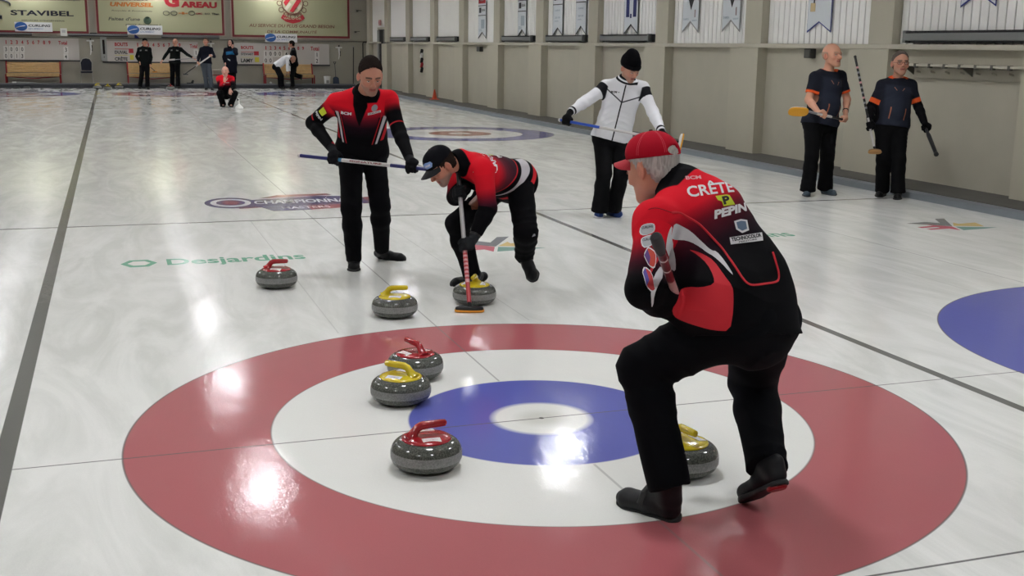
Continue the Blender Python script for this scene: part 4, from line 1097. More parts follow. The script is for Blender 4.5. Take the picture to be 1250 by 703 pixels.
# ---- hands
def hand_frame(wrist, tip_dir, palm_n):
    a = unit(tip_dir); n = np.asarray(palm_n, float); n = unit(n - a * (n @ a)); return a, n, np.cross(n, a)
def open_hand(fl, wrist, direction, palm, thumb_side, s=1.0, curl=0.5, grow=0.0):
    """relaxed hand: palm faces `palm`, thumb on side +-1 of the cross axis"""
    a, n, h = hand_frame(wrist, direction, palm); h = h * thumb_side; g = grow
    w = np.asarray(wrist, float)
    fl.cap(w, w + a * 0.05 * s, 0.026 * s + g, 0.030 * s + g, flat=(n, 0.62), k=0.012)
    fl.cap(w + a * 0.04 * s + h * 0.016 * s, w + a * 0.082 * s + h * 0.026 * s, 0.020 * s + g, 0.013 * s + g, flat=(n, 0.75), k=0.014)
    fl.cap(w + a * 0.04 * s - h * 0.016 * s, w + a * 0.076 * s - h * 0.026 * s, 0.020 * s + g, 0.012 * s + g, flat=(n, 0.75), k=0.014)
    for i, (L, off) in enumerate(((0.070, 0.030), (0.078, 0.010), (0.072, -0.010), (0.058, -0.029))):
        p = w + a * (0.086 - 0.003 * abs(i - 1)) * s + h * off * s; ang = 0.15 + curl * 0.5 + 0.05 * i
        for j, seg in enumerate((0.46, 0.30, 0.24)):
            d = a * math.cos(ang) + n * math.sin(ang) + h * 0.06 * (1.5 - i)
            q = p + d * L * seg * s; fl.cap(p, q, (0.0092 - 0.0008 * j) * s + g, (0.0086 - 0.0008 * j) * s + g, k=0.004); p = q; ang += curl * 0.9
    p = w + a * 0.022 * s + h * 0.026 * s + n * 0.006 * s
    for L, ang in ((0.038, 0.75), (0.030, 0.40), (0.024, 0.22)):
        q = p + (a * math.cos(ang) + h * math.sin(ang) + n * 0.35 * curl) * L * s; fl.cap(p, q, 0.0125 * s + g, 0.0105 * s + g, k=0.006); p = q
def grip_hand(fl, wrist, G, axis, r, n_hint, thumb_side=1, s=1.0, grow=0.0):
    """hand closed round a shaft through G; n_hint = side of the shaft the back of the palm lies on"""
    G = np.asarray(G, float); H = unit(axis); w = np.asarray(wrist, float)
    a = G - w; a = unit(a - H * (a @ H)); n = np.asarray(n_hint, float); n = n - H * (n @ H); n = unit(n - a * (n @ a))
    R = r + 0.0095 * s + grow; h = H * thumb_side; g = grow
    pc = G - a * 0.022 * s + n * (R + 0.008)
    fl.cap(w, pc, 0.027 * s + g, 0.029 * s + g, k=0.014)
    fl.cap(pc - H * 0.022 * s, pc + H * 0.022 * s, 0.021 * s + g, 0.021 * s + g, flat=(n, 0.8), k=0.014)
    fl.cap(pc + a * 0.02 - H * 0.030 * s, pc + a * 0.02 + H * 0.030 * s, 0.015 * s + g, 0.015 * s + g, k=0.012)
    for i in range(4):
        o = G + h * (0.030 - 0.0205 * i) * s
        A = [o + a * R * math.cos(t) * 1.05 + n * R * math.sin(t) * 1.05 for t in (1.35, 0.35, -0.75, -1.9, -2.7)]
        L = (0.0095, 0.0092, 0.0086, 0.0078, 0.0072)
        for j in range(4): fl.cap(A[j], A[j + 1], L[j] * s + g, L[j + 1] * s + g, k=0.0035)
    p0 = pc - a * 0.012 + h * 0.026 * s
    A = [p0, G - a * (R + 0.004) + h * 0.045 * s + n * 0.004, G - a * R * 0.5 - n * (R + 0.003) + h * 0.040 * s, G + a * R * 0.6 - n * (R + 0.006) + h * 0.026 * s]
    for j in range(3): fl.cap(A[j], A[j + 1], (0.0135 - 0.0012 * j) * s + g, (0.0125 - 0.0012 * j) * s + g, k=0.006)

# ---- head
def head_frame(face, tilt=(0, 0, 1)):
    f = unit(face); u = np.asarray(tilt, float); u = unit(u - f * (u @ f)); x = np.cross(f, u)
    return np.stack([x, f, u], 1)     # columns: person's right, forward, up
def head_prims(F, c, M, s=1.0, detail=True):
    def T(x, y, z): return c + M @ (np.array([x, y, z]) * s)
    F.ell(T(0, -0.012, 0.034), np.array([0.0755, 0.094, 0.086]) * s, M, k=0.02)
    F.ell(T(0, 0.030, 0.000), np.array([0.066, 0.060, 0.075]) * s, M, k=0.02)
    F.cap(T(-0.030, 0.012, -0.045), T(-0.014, 0.064, -0.088), 0.034 * s, 0.020 * s, k=0.02)
    F.cap(T(0.030, 0.012, -0.045), T(0.014, 0.064, -0.088), 0.034 * s, 0.020 * s, k=0.02)
    F.ell(T(0, 0.052, -0.060), np.array([0.036, 0.036, 0.040]) * s, M, k=0.02)
    F.ell(T(0, 0.071, -0.090), np.array([0.020, 0.017, 0.016]) * s, M, k=0.012)
    for sx in (-1, 1):
        F.ell(T(sx * 0.040, 0.056, -0.018), np.array([0.022, 0.022, 0.020]) * s, M, k=0.016)
        F.cap(T(sx * 0.012, 0.083, 0.026), T(sx * 0.044, 0.070, 0.026), 0.0105 * s, 0.009 * s, k=0.010)
        # ear
        F.ell(T(sx * 0.079, -0.008, -0.004), np.array([0.009, 0.019, 0.031]) * s, M @ rotz(sx * 0.35), k=0.006)
        F.sub('e', T(sx * 0.090, 0.000, -0.002), np.array([0.008, 0.010, 0.017]) * s, M, 0.004)
        F.sub('e', T(sx * 0.031, 0.098, 0.006), np.array([0.017, 0.017, 0.011]) * s, M, 0.010)
    F.cap(T(0, 0.082, 0.016), T(0, 0.106, -0.020), 0.0085 * s, 0.0115 * s, k=0.008)
    for sx in (-1, 1): F.ell(T(sx * 0.012, 0.095, -0.026), np.array([0.0085, 0.010, 0.0075]) * s, M, k=0.006)
    F.cap(T(-0.017, 0.080, -0.0475), T(0.017, 0.080, -0.0475), 0.0075 * s, 0.0075 * s, k=0.006)
    F.cap(T(0, 0.0855, -0.047), T(0, 0.0855, -0.0472), 0.007 * s, 0.007 * s, k=0.006)
    F.cap(T(-0.014, 0.079, -0.0605), T(0.014, 0.079, -0.0605), 0.0078 * s, 0.0078 * s, k=0.006)
    F.sub('e', T(0, 0.091, -0.0540), np.array([0.022, 0.008, 0.0022]) * s, M, 0.003)
def rotz(a): return np.array([[math.cos(a), -math.sin(a), 0], [math.sin(a), math.cos(a), 0], [0, 0, 1]])
def face_colour(V, c, M, s, skin, brow, stubble=0.0, grey=(120, 110, 105)):
    L = (V - c) @ M / s
    col = np.tile(np.asarray(skin, float), (len(V), 1))
    def blend(m, k): nonlocal col; col = col * (1 - m[:, None]) + np.asarray(k, float) * m[:, None]
    near = np.linalg.norm(L, axis=1) < 0.16
    ck = np.exp(-(((np.abs(L[:, 0]) - 0.040) / 0.020) ** 2 + ((L[:, 1] - 0.070) / 0.03) ** 2 + ((L[:, 2] + 0.022) / 0.022) ** 2))
    blend(0.30 * ck * near, (200, 110, 95))
    ns = np.exp(-((L[:, 0] / 0.016) ** 2 + ((L[:, 1] - 0.105) / 0.014) ** 2 + ((L[:, 2] + 0.02) / 0.018) ** 2)); blend(0.3 * ns, (200, 105, 92))
    er = np.exp(-(((np.abs(L[:, 0]) - 0.083) / 0.012) ** 2 + ((L[:, 1] + 0.008) / 0.03) ** 2 + ((L[:, 2] + 0.004) / 0.04) ** 2)); blend(0.45 * er, (196, 104, 88))
    lip = (np.abs(L[:, 0]) < 0.023) & (np.abs(L[:, 2] + 0.054) < 0.0105) & (L[:, 1] > 0.074); blend(0.6 * lip.astype(float), (168, 88, 82))
    mo = (np.abs(L[:, 0]) < 0.021) & (np.abs(L[:, 2] + 0.054) < 0.0022) & (L[:, 1] > 0.070); blend(0.7 * mo.astype(float), (80, 36, 34))
    bw_ = smoothstep(0.023, 0.016, np.abs(np.abs(L[:, 0]) - 0.031)) * smoothstep(0.0075, 0.0025, np.abs(L[:, 2] - (0.030 - 0.10 * np.abs(np.abs(L[:, 0]) - 0.026)))) * (L[:, 1] > 0.05); blend(0.80 * bw_, brow)
    if stubble:
        st = smoothstep(-0.03, -0.055, L[:, 2]) * (L[:, 1] > 0.0) * near * (L[:, 2] > -0.12); blend(stubble * st * (1 - lip), grey)
    return col

# ---- figure: joints -> body, garments
SKIN = vcmat('skin', 0.55, 0.05, 300, 0.4, 0.08)
CLOTH = vcmat('dyed_cloth', 0.85, 0.25, 260, 0.10)
KNIT = vcmat('knit_cloth', 0.95, 0.3, 160, 0.06)
LEATHER = vcmat('shoe_leather', 0.5, 0.2, 120, 0.25)
RUBBER = mat('sole_rubber', (22, 22, 24), 0.7)
def mid(a, b, t=0.5): return np.asarray(a) * (1 - t) + np.asarray(b) * t
class Fig:
    def __init__(s, J, face, tilt=(0, 0, 1), size=1.0, base=None, girth=1.0, hs=1.05):
        s.hs = size * hs
        s.J = {k: np.asarray(v, float) for k, v in J.items()}; J = s.J; s.s = size; s.g = girth
        s.M = head_frame(face, tilt); s.face = unit(face)
        s.lat_p = unit(J['hipR'] - J['hipL']); s.lat_c = unit(J['shR'] - J['shL'])
        s.pelvis = mid(J['hipR'], J['hipL']); s.chest_top = mid(J['shR'], J['shL'])
        s.up = unit(s.chest_top - s.pelvis)
        s.fw_c = unit(np.cross(s.up, s.lat_c)); s.fw_p = unit(np.cross(s.up, s.lat_p))   # chest faces this way
        s.base = base
    def torso(s, F, g=0.0, lower=True, belly=0.0):
        J = s.J; k = s.g; S = s.s
        ct = s.chest_top; pv = s.pelvis
        ax = s.fw_c; axp = s.fw_p
        L = np.linalg.norm(ct - pv)
        lo_ = 0.016 if g > 0 else 0.0
        wa = mid(pv, ct, 0.36) + ax * (-0.002); ch = mid(pv, ct, 0.74) + ax * 0.012
        p0 = pv + unit(ct - pv) * 0.02
        F.cap(p0, wa, 0.148 * S * k + g, 0.140 * S * k + g + lo_, flat=(axp, 0.80), k=0.06)
        F.cap(wa, ch, 0.140 * S * k + g + lo_, 0.156 * S * k + g, flat=(ax, 0.72), k=0.05)
        F.cap(ch, ct - s.up * 0.035, 0.158 * S * k + g, 0.120 * S + g, flat=(ax, 0.66), k=0.05)
        F.cap(mid(ct, J['shR'], 0.35), J['shR'], 0.060 * S + g, 0.046 * S + g, k=0.06)
        F.cap(mid(ct, J['shL'], 0.35), J['shL'], 0.060 * S + g, 0.046 * S + g, k=0.06)
        # trapezius up to the neck
        F.cap(mid(ct, J['shR'], 0.55) + s.up * 0.012, J['neck'], 0.046 * S + g, 0.046 * S + g, k=0.04)
        F.cap(mid(ct, J['shL'], 0.55) + s.up * 0.012, J['neck'], 0.046 * S + g, 0.046 * S + g, k=0.04)
        F.cap(ct, J['neck'], 0.08 * S + g, 0.056 * S + g, flat=(ax, 0.85), k=0.04)
        if belly: F.ell(mid(pv, ct, 0.34) + ax * 0.055, (0.13 * k + g, 0.13 * k + g, 0.13 * k + g), k=0.06)
    def arm(s, F, sd, r=(0.056, 0.046, 0.040, 0.030), g=0.0, upto=1.0):
        J = s.J; a, e, w = J['sh' + sd], J['el' + sd], J['wr' + sd]; S = s.s
        F.cap(a, e, (r[0] + g) * S, (r[1] + g) * S, k=0.045)
        if upto > 0: 
            m = mid(e, w, 0.3)
            F.cap(e, m, (r[1] + g) * S, (r[2] + 0.004 + g) * S, k=0.02); F.cap(m, mid(e, w, upto), (r[2] + 0.004 + g) * S, (r[3] + g) * S, k=0.02)
    def leg(s, F, sd, g=0.0, r=(0.084, 0.058, 0.055, 0.038), bag=0.0):
        J = s.J; h, k_, a = J['hip' + sd], J['kn' + sd], J['an' + sd]; S = s.s
        F.cap(h, k_, r[0] * S * s.g + g, r[1] * S + g, k=0.04)
        back = unit(np.cross(s.lat_p, unit(k_ - a)))     # calf bulges backwards
        c = mid(k_, a, 0.30)
        F.cap(k_, c, (r[1] - 0.004) * S + g, r[2] * S + g, k=0.03)
        F.cap(c, a, r[2] * S + g, r[3] * S + g + bag, k=0.03)
    def hips(s, F, g=0.0):
        J = s.J; S = s.s
        F.cap(J['hipL'], J['hipR'], 0.092 * S * s.g + g, 0.092 * S * s.g + g, k=0.05)
        F.cap(s.pelvis, mid(s.pelvis, s.chest_top, 0.25), 0.150 * S * s.g + g, 0.138 * S * s.g + g, flat=(s.fw_p, 0.76), k=0.05)
        for sd in 'LR': F.ell(mid(s.pelvis, J['hip' + sd], 0.75) - s.fw_p * 0.045, np.ones(3) * (0.085 * S * s.g + g), k=0.05)
    def foot(s, F, sd, g=0.0):
        J = s.J; a, t, h = J['an' + sd], J['to' + sd], J['he' + sd]
        d = unit(t - h); u = a - mid(h, t, 0.25); u = unit(u - d * (u @ d))
        H, T_ = h + d * 0.045 + u * 0.052, t - d * 0.055 + u * 0.045; m = mid(H, T_, 0.5) + u * 0.008
        F.cap(a, H, 0.032 + g, 0.028 + g, k=0.02); F.cap(a, m, 0.030 + g, 0.024 + g, k=0.02)
        F.cap(H, m, 0.028 + g, 0.028 + g, k=0.02); F.cap(m, T_, 0.028 + g, 0.020 + g, k=0.02)
    def shoe(s, parent, sd, colour, sole_col=RUBBER, name='shoe', vox=0.006, high=0.0, toe_r=0.046, k=1.0):
        J = s.J; a, t, h = J['an' + sd], J['to' + sd], J['he' + sd]
        d = unit(t - h); upv = a - mid(h, t, 0.25); upv = unit(upv - d * (upv @ d)); sd_ = np.cross(d, upv)
        F = Field(0.02); S = s.s
        z0 = 0.020          # sole thickness kept clear
        def P(f, l, z): return h + (t - h) * f + sd_ * l + upv * z
        F.cap(P(0.16, 0, 0.040), P(0.45, 0, 0.045), 0.036, 0.040, k=0.02)
        F.cap(P(0.45, 0, 0.042), P(0.80, 0, 0.030), 0.041, toe_r, flat=(upv, 0.80), k=0.02)
        F.cap(P(0.14, 0, 0.05), P(0.10, 0, 0.085), 0.034, 0.034, k=0.02)
        F.cap(P(0.42, 0, 0.060), mid(P(0.22, 0, 0.095), a, 0.7), 0.034, 0.044, k=0.025)
        F.cap(mid(P(0.16, 0, 0.07), a, 0.3), a + unit(J['kn' + sd] - a) * (0.01 + high), 0.040, 0.046, k=0.02)
        F.cap(P(0.88, 0, 0.028), P(0.93, 0, 0.026), 0.034, 0.024, k=0.02)
        F.cut(P(0, 0, 0.016), -upv)
        F.cut(a + unit(J['kn' + sd] - a) * (0.035 + high), unit(J['kn' + sd] - a))
        o = shell(name, F, vox, LEATHER, parent, colour, it=1)
        F = Field(0.01)
        F.cap(P(0.15, 0, 0.008), P(0.45, 0, 0.008), 0.038, 0.036, flat=(upv, 0.9), k=0.02)
        F.cap(P(0.45, 0, 0.008), P(0.80, 0, 0.008), 0.036, 0.047, flat=(upv, 0.9), k=0.02)
        F.cap(P(0.80, 0, 0.008), P(0.90, 0, 0.008), 0.047, 0.032, flat=(upv, 0.9), k=0.02)
        F.cut(P(0, 0, 0.0), -upv); F.cut(P(0, 0, 0.019), upv)
        V, Q = F.mesh(vox * QUALITY)
        quadmesh('sole', V, Q, sole_col, o)
        return o
    def body(s, name, label, skin, brow, hands, vox=0.006, stubble=0.0, cat='person', feet=True, group=None):
        """whole figure as one continuous skin; becomes the top-level object"""
        F = Field(0.03); J = s.J
        s.torso(F, -0.024); s.hips(F, -0.022)
        for sd in 'LR': s.arm(F, sd, g=-0.004); s.leg(F, sd, -0.012)
        for sd in 'LR': s.foot(F, sd, -0.006)
        F.cap(J['neck'], J['head'] + s.M @ np.array([0, -0.02, -0.03]), 0.056 * s.s, 0.054 * s.s, k=0.03)
        head_prims(F, J['head'], s.M, s.hs)
        for hfun in hands: hfun(F, 0.0)
        col = lambda V: face_colour(V, J['head'], s.M, s.hs, skin, brow, stubble)
        s.base = s.base if s.base is not None else np.array([mid(J['anL'], J['anR'])[0], mid(J['anL'], J['anR'])[1], 0.0])
        o = shell(name, F, vox, SKIN, None, col, it=1, base=s.base)
        tag(o, label, cat, group)
        s.root = o
        # eyes
        for sx in (-1, 1):
            c = J['head'] + s.M @ (np.array([sx * 0.031, 0.0735, 0.006]) * s.hs)
            b = MB(); b.lathe([(0, -0.0125), (0.008, -0.0095), (0.0122, -0.002), (0.0118, 0.004), (0.0085, 0.0092), (0.0055, 0.0113), (0, 0.0125)], c, 14, axis=s.M[:, 1]); 
            e = b.build('eye', mat('eye_white', (196, 186, 176), 0.3), o, smooth=True)
            b = MB(); b.lathe([(0.0056, 0.0108), (0.003, 0.0126), (0, 0.0131)], c, 12, axis=s.M[:, 1]); b.build('iris', mat('iris_brown', (50, 34, 26), 0.2), e, smooth=True)
            # upper lid
            b = MB(); L = lambda x, y, z: J['head'] + s.M @ (np.array([x, y, z]) * s.hs)
            b.tube([L(sx * 0.017, 0.083, 0.009), L(sx * 0.024, 0.087, 0.0135), L(sx * 0.033, 0.0865, 0.014), L(sx * 0.044, 0.079, 0.008)], 0.0034, 6)
            b.build('eyelid', mat('lid_' + '_'.join(str(int(q)) for q in skin), tuple(np.asarray(skin) * 0.80), 0.6), o, smooth=True)
        return o
    def jacket(s, name, colour, vox=0.006, g=0.018, sleeve=('long', 'long'), hem=0.10, crease=0.004, seed=0.0, collar=0.05, sl_r=(0.064, 0.055, 0.050, 0.040), cutneck=0.03, belly=0.0, material=None, cuff_t=0.96, hem_dir=None, low=None, f=1.0, hipcover=True, hem_pt=None, fine=False):
        F = Field(0.035); J = s.J
        s.torso(F, g, belly=belly)
        if hipcover: s.hips(F, g + 0.012)
        lo = s.pelvis - s.up * hem
        F.cap(s.pelvis + s.up * 0.05, lo - s.up * 0.03, 0.142 * s.s * s.g + g, 0.150 * s.s * s.g + g, flat=(s.fw_p, 0.80), k=0.05)
        if low is not None: low(F)
        for sd, kind in zip('LR', sleeve):
            if kind == 'long': s.arm(F, sd, r=sl_r, upto=cuff_t if np.isscalar(cuff_t) else cuff_t['LR'.index(sd)])
            else:
                a, e = J['sh' + sd], J['el' + sd]; F.cap(a, mid(a, e, 0.72), 0.058 * s.s, 0.061 * s.s, k=0.04)
                q = mid(a, e, 0.70); d = unit(e - a)
                F.cut(q, d, near=mid(a, e, 0.85), rad=0.11)
        for sd, kind in zip('LR', sleeve):
            if kind == 'long':
                e, w = J['el' + sd], J['wr' + sd]; d = unit(w - e); F.cut(w - d * 0.012, d, near=w, rad=0.055)
        if collar: F.cap(J['neck'] - s.up * 0.01, J['neck'] + unit(J['head'] - J['neck']) * collar, 0.070 * s.s, 0.067 * s.s, k=0.02)
        hd = unit(J['head'] - J['neck']); F.cut(J['neck'] + hd * max(collar, cutneck), hd, near=J['neck'] + hd * 0.07, rad=0.12)
        F.cut(lo if hem_pt is None else hem_pt, -s.up if hem_dir is None else hem_dir, near=lo - s.up * 0.08, rad=0.34)
        return shell(name, F, vox, material or CLOTH, s.root, colour, crease, seed, axis=s.up * 0.8 + s.lat_c * 0.3, f=f, fine=fine)
    def trousers(s, colour, vox=0.007, g=0.014, bag=0.018, crease=0.006, seed=0.0, cuff=0.012, r=(0.088, 0.066, 0.062, 0.050), top=0.30):
        F = Field(0.03); J = s.J
        s.hips(F, g)
        for sd in 'LR':
            s.leg(F, sd, g, r=r, bag=bag)
            a, k_ = J['an' + sd], J['kn' + sd]; d = unit(a - k_)
            F.cut(a + d * cuff, d, near=a + d * (cuff + 0.06), rad=0.12)
        q = mid(s.pelvis, s.chest_top, top); F.cut(q, s.up, near=q + s.up * 0.1, rad=0.25)
        return shell('trousers', F, vox, CLOTH, s.root, colour, crease, seed)
    def glove(s, sd, hfun, colour, vox=0.004, cuff=0.05):
        F = Field(0.01); J = s.J
        hfun(F, 0.0028)
        e, w = J['el' + sd], J['wr' + sd]; d = unit(e - w)
        F.cap(w - d * 0.005, w + d * cuff, 0.031 * s.s, 0.036 * s.s, k=0.015)
        return shell('glove', F, vox, CLOTH, s.root, colour, it=1)
    def short_hair(s, colour, vox=0.005, lift=0.006, front=0.050, thick=0.0, nape=-0.055, name='hair'):
        F = Field(0.012); J = s.J; M = s.M; S = s.hs
        def T(x, y, z): return J['head'] + M @ (np.array([x, y, z]) * S)
        F.ell(T(0, -0.014, 0.036 + thick * 0.5), np.array([0.0755 + lift, 0.094 + lift, 0.086 + lift + thick]) * S, M)
        F.ell(T(0, -0.050, -0.018), np.array([0.064, 0.046 + lift, 0.050]) * S, M)
        # hairline: keep above a slanted plane, open the face
        F.cut(T(0, 0.060, front), M @ unit(np.array([0, 0.80, -0.60])))
        F.cut(T(0, 0, nape), M @ np.array([0, 0, -1.0]))
        F.sub('e', T(0, 0.105, front - 0.042), np.array([0.068, 0.070, 0.064]) * S, M, 0.004); F.sub('e', T(0, 0.090, -0.04), np.array([0.084, 0.080, 0.072]) * S, M, 0.004)
        for sx in (-1, 1): F.sub('e', T(sx * 0.088, -0.004, -0.010), np.array([0.022, 0.024, 0.036]) * S, M, 0.004)
        V, Q = F.mesh(vox * QUALITY); V = relax(V, Q, 1)
        N = normals(V, Q); V = V + N * (0.0022 * np.sin(V[:, 0] * 310 + 40 * V[:, 2]) * np.sin(V[:, 1] * 260 + 50 * V[:, 2]))[:, None]
        cols = np.tile(np.asarray(colour, float), (len(V), 1)) * (0.9 + 0.2 * np.abs(np.sin(V[:, 0] * 400 + V[:, 1] * 330)))[:, None]
        return quadmesh(name, V, Q, KNIT, s.root, cols)
def cap_hat(fig, crown_col, brim_col, vox=0.0045, brim_len=0.075, opening=False, tilt=0.0, name='cap'):
    J, M, S = fig.J, fig.M, fig.hs
    ct, st = math.cos(tilt), math.sin(tilt)
    Mt = M @ np.array([[1, 0, 0], [0, ct, -st], [0, st, ct]])
    c0 = J['head'] + M @ (np.array([0, -0.012, 0.030]) * S)
    def T(x, y, z): return c0 + Mt @ (np.array([x, y, z]) * S)
    F = Field(0.012)
    F.ell(T(0, 0, 0.012), np.array([0.084, 0.103, 0.092]) * S, Mt)
    F.ell(T(0, 0.035, 0.035), np.array([0.070, 0.064, 0.062]) * S, Mt)
    F.cut(T(0, 0, 0.012), Mt @ np.array([0, 0, -1.0]))
    if opening: F.sub('e', T(0, -0.110, 0.030), np.array([0.042, 0.030, 0.020]) * S, Mt, 0.003)
    o = shell(name, F, vox, CLOTH, fig.root, crown_col, 0.0008, 1.0, it=1)
    bb = MB(); n_, m_ = 21, 9; grid = {}
    for side, th in ((0, 0.0), (1, -0.0045)):
        for i in range(n_):
            q = -1 + 2 * i / (n_ - 1); x = q * 0.070; y0 = 0.098 * math.sqrt(max(0.02, 1 - (x / 0.084) ** 2)) - 0.006
            ln = brim_len * (1 - abs(q) ** 2.6) ** 0.5 + 0.006
            for j in range(m_):
                t = j / (m_ - 1); xx = x * (1 - 0.06 * t)
                z = 0.020 - 0.030 * q * q * (0.6 + 0.4 * t) - 0.012 * t + th
                grid[side, i, j] = bb.bm.verts.new(T(xx, y0 + ln * t, z))
    for i in range(n_ - 1):
        for j in range(m_ - 1):
            bb.bm.faces.new((grid[0, i, j], grid[0, i + 1, j], grid[0, i + 1, j + 1], grid[0, i, j + 1]))
            bb.bm.faces.new((grid[1, i, j], grid[1, i, j + 1], grid[1, i + 1, j + 1], grid[1, i + 1, j]))
        for j in (0, m_ - 1): bb.bm.faces.new((grid[0, i, j], grid[1, i, j], grid[1, i + 1, j], grid[0, i + 1, j]))
    for j in range(m_ - 1):
        for i in (0, n_ - 1): bb.bm.faces.new((grid[0, i, j], grid[0, i, j + 1], grid[1, i, j + 1], grid[1, i, j]))
    bb.build('brim', mat('brim_%d_%d' % (brim_col[0], brim_col[2]), brim_col, 0.8, bump=0.1), o, smooth=True)
    b = MB(); b.lathe([(0.008, 0), (0.006, 0.005), (0, 0.006)], T(0, 0, 0.103), 10, axis=Mt[:, 2]); b.build('button', MATS.get('cap_button') or mat('cap_button', (60, 20, 22), 0.7), o)
    # panel seams
    return o, T, Mt

def decal_text(garment, bvh, txt, c, ex, ey, wh, colour_mat, name='lettering', bold=0.02, shear=0.0, lift=0.0018, arcdrop=0.0, reach=0.30):
    """lettering laid on cloth: flat layout at c in ex/ey, pushed onto the garment along the layout normal"""
    vs, fs = text_verts(txt, 1.0, bold, shear, width=wh)
    bm = bmesh.new(); V = [bm.verts.new((x, y, 0)) for x, y in vs]
    for f in fs:
        try: bm.faces.new([V[i] for i in f])
        except ValueError: pass
    bmesh.ops.triangulate(bm, faces=bm.faces)
    return _drape(garment, bvh, bm, c, ex, ey, colour_mat, name, lift, max(wh) / 14, arcdrop, reach)
def decal_poly(garment, bvh, pts, c, ex, ey, colour_mat, name='patch', lift=0.0016, fine=0.012, reach=0.30):
    bm = bmesh.new(); f = bm.faces.new([bm.verts.new((x, y, 0)) for x, y in pts]); bmesh.ops.triangulate(bm, faces=[f])
    return _drape(garment, bvh, bm, c, ex, ey, colour_mat, name, lift, fine, 0, reach)
def _drape(garment, bvh, bm, c, ex, ey, colour_mat, name, lift, fine, arcdrop, reach=0.30):
    for _ in range(5):
        es = [e for e in bm.edges if e.calc_length() > fine]
        if not es: break
        bmesh.ops.subdivide_edges(bm, edges=es, cuts=1); bmesh.ops.triangulate(bm, faces=bm.faces)
    c = np.asarray(c, float); ex = unit(ex); ey = unit(ey); nrm = np.cross(ex, ey)
    base = ORIGIN[garment.name]
    out = []; ok = True
    for v in bm.verts:
        p = c + ex * v.co.x + ey * (v.co.y - arcdrop * v.co.x ** 2)
        hit = bvh.ray_cast(Vector(p - base + nrm * reach), Vector(-nrm), reach + 0.5)
        if hit[0] is None:
            hit = bvh.find_nearest(Vector(p - base))
        v.co = hit[0] + Vector(nrm) * lift * 0.6 + hit[1] * lift * 0.6
    bmesh.ops.recalc_face_normals(bm, faces=bm.faces)
    me = bpy.data.meshes.new(name); bm.to_mesh(me); bm.free()
    return link(name, me, garment, (0, 0, 0), colour_mat)
def bvh_of(o):
    me = o.data
    vs = np.empty(len(me.vertices) * 3, np.float32); me.vertices.foreach_get('co', vs)
    return BVHTree.FromPolygons([Vector(v) for v in vs.reshape(-1, 3)], [tuple(p.vertices) for p in me.polygons])
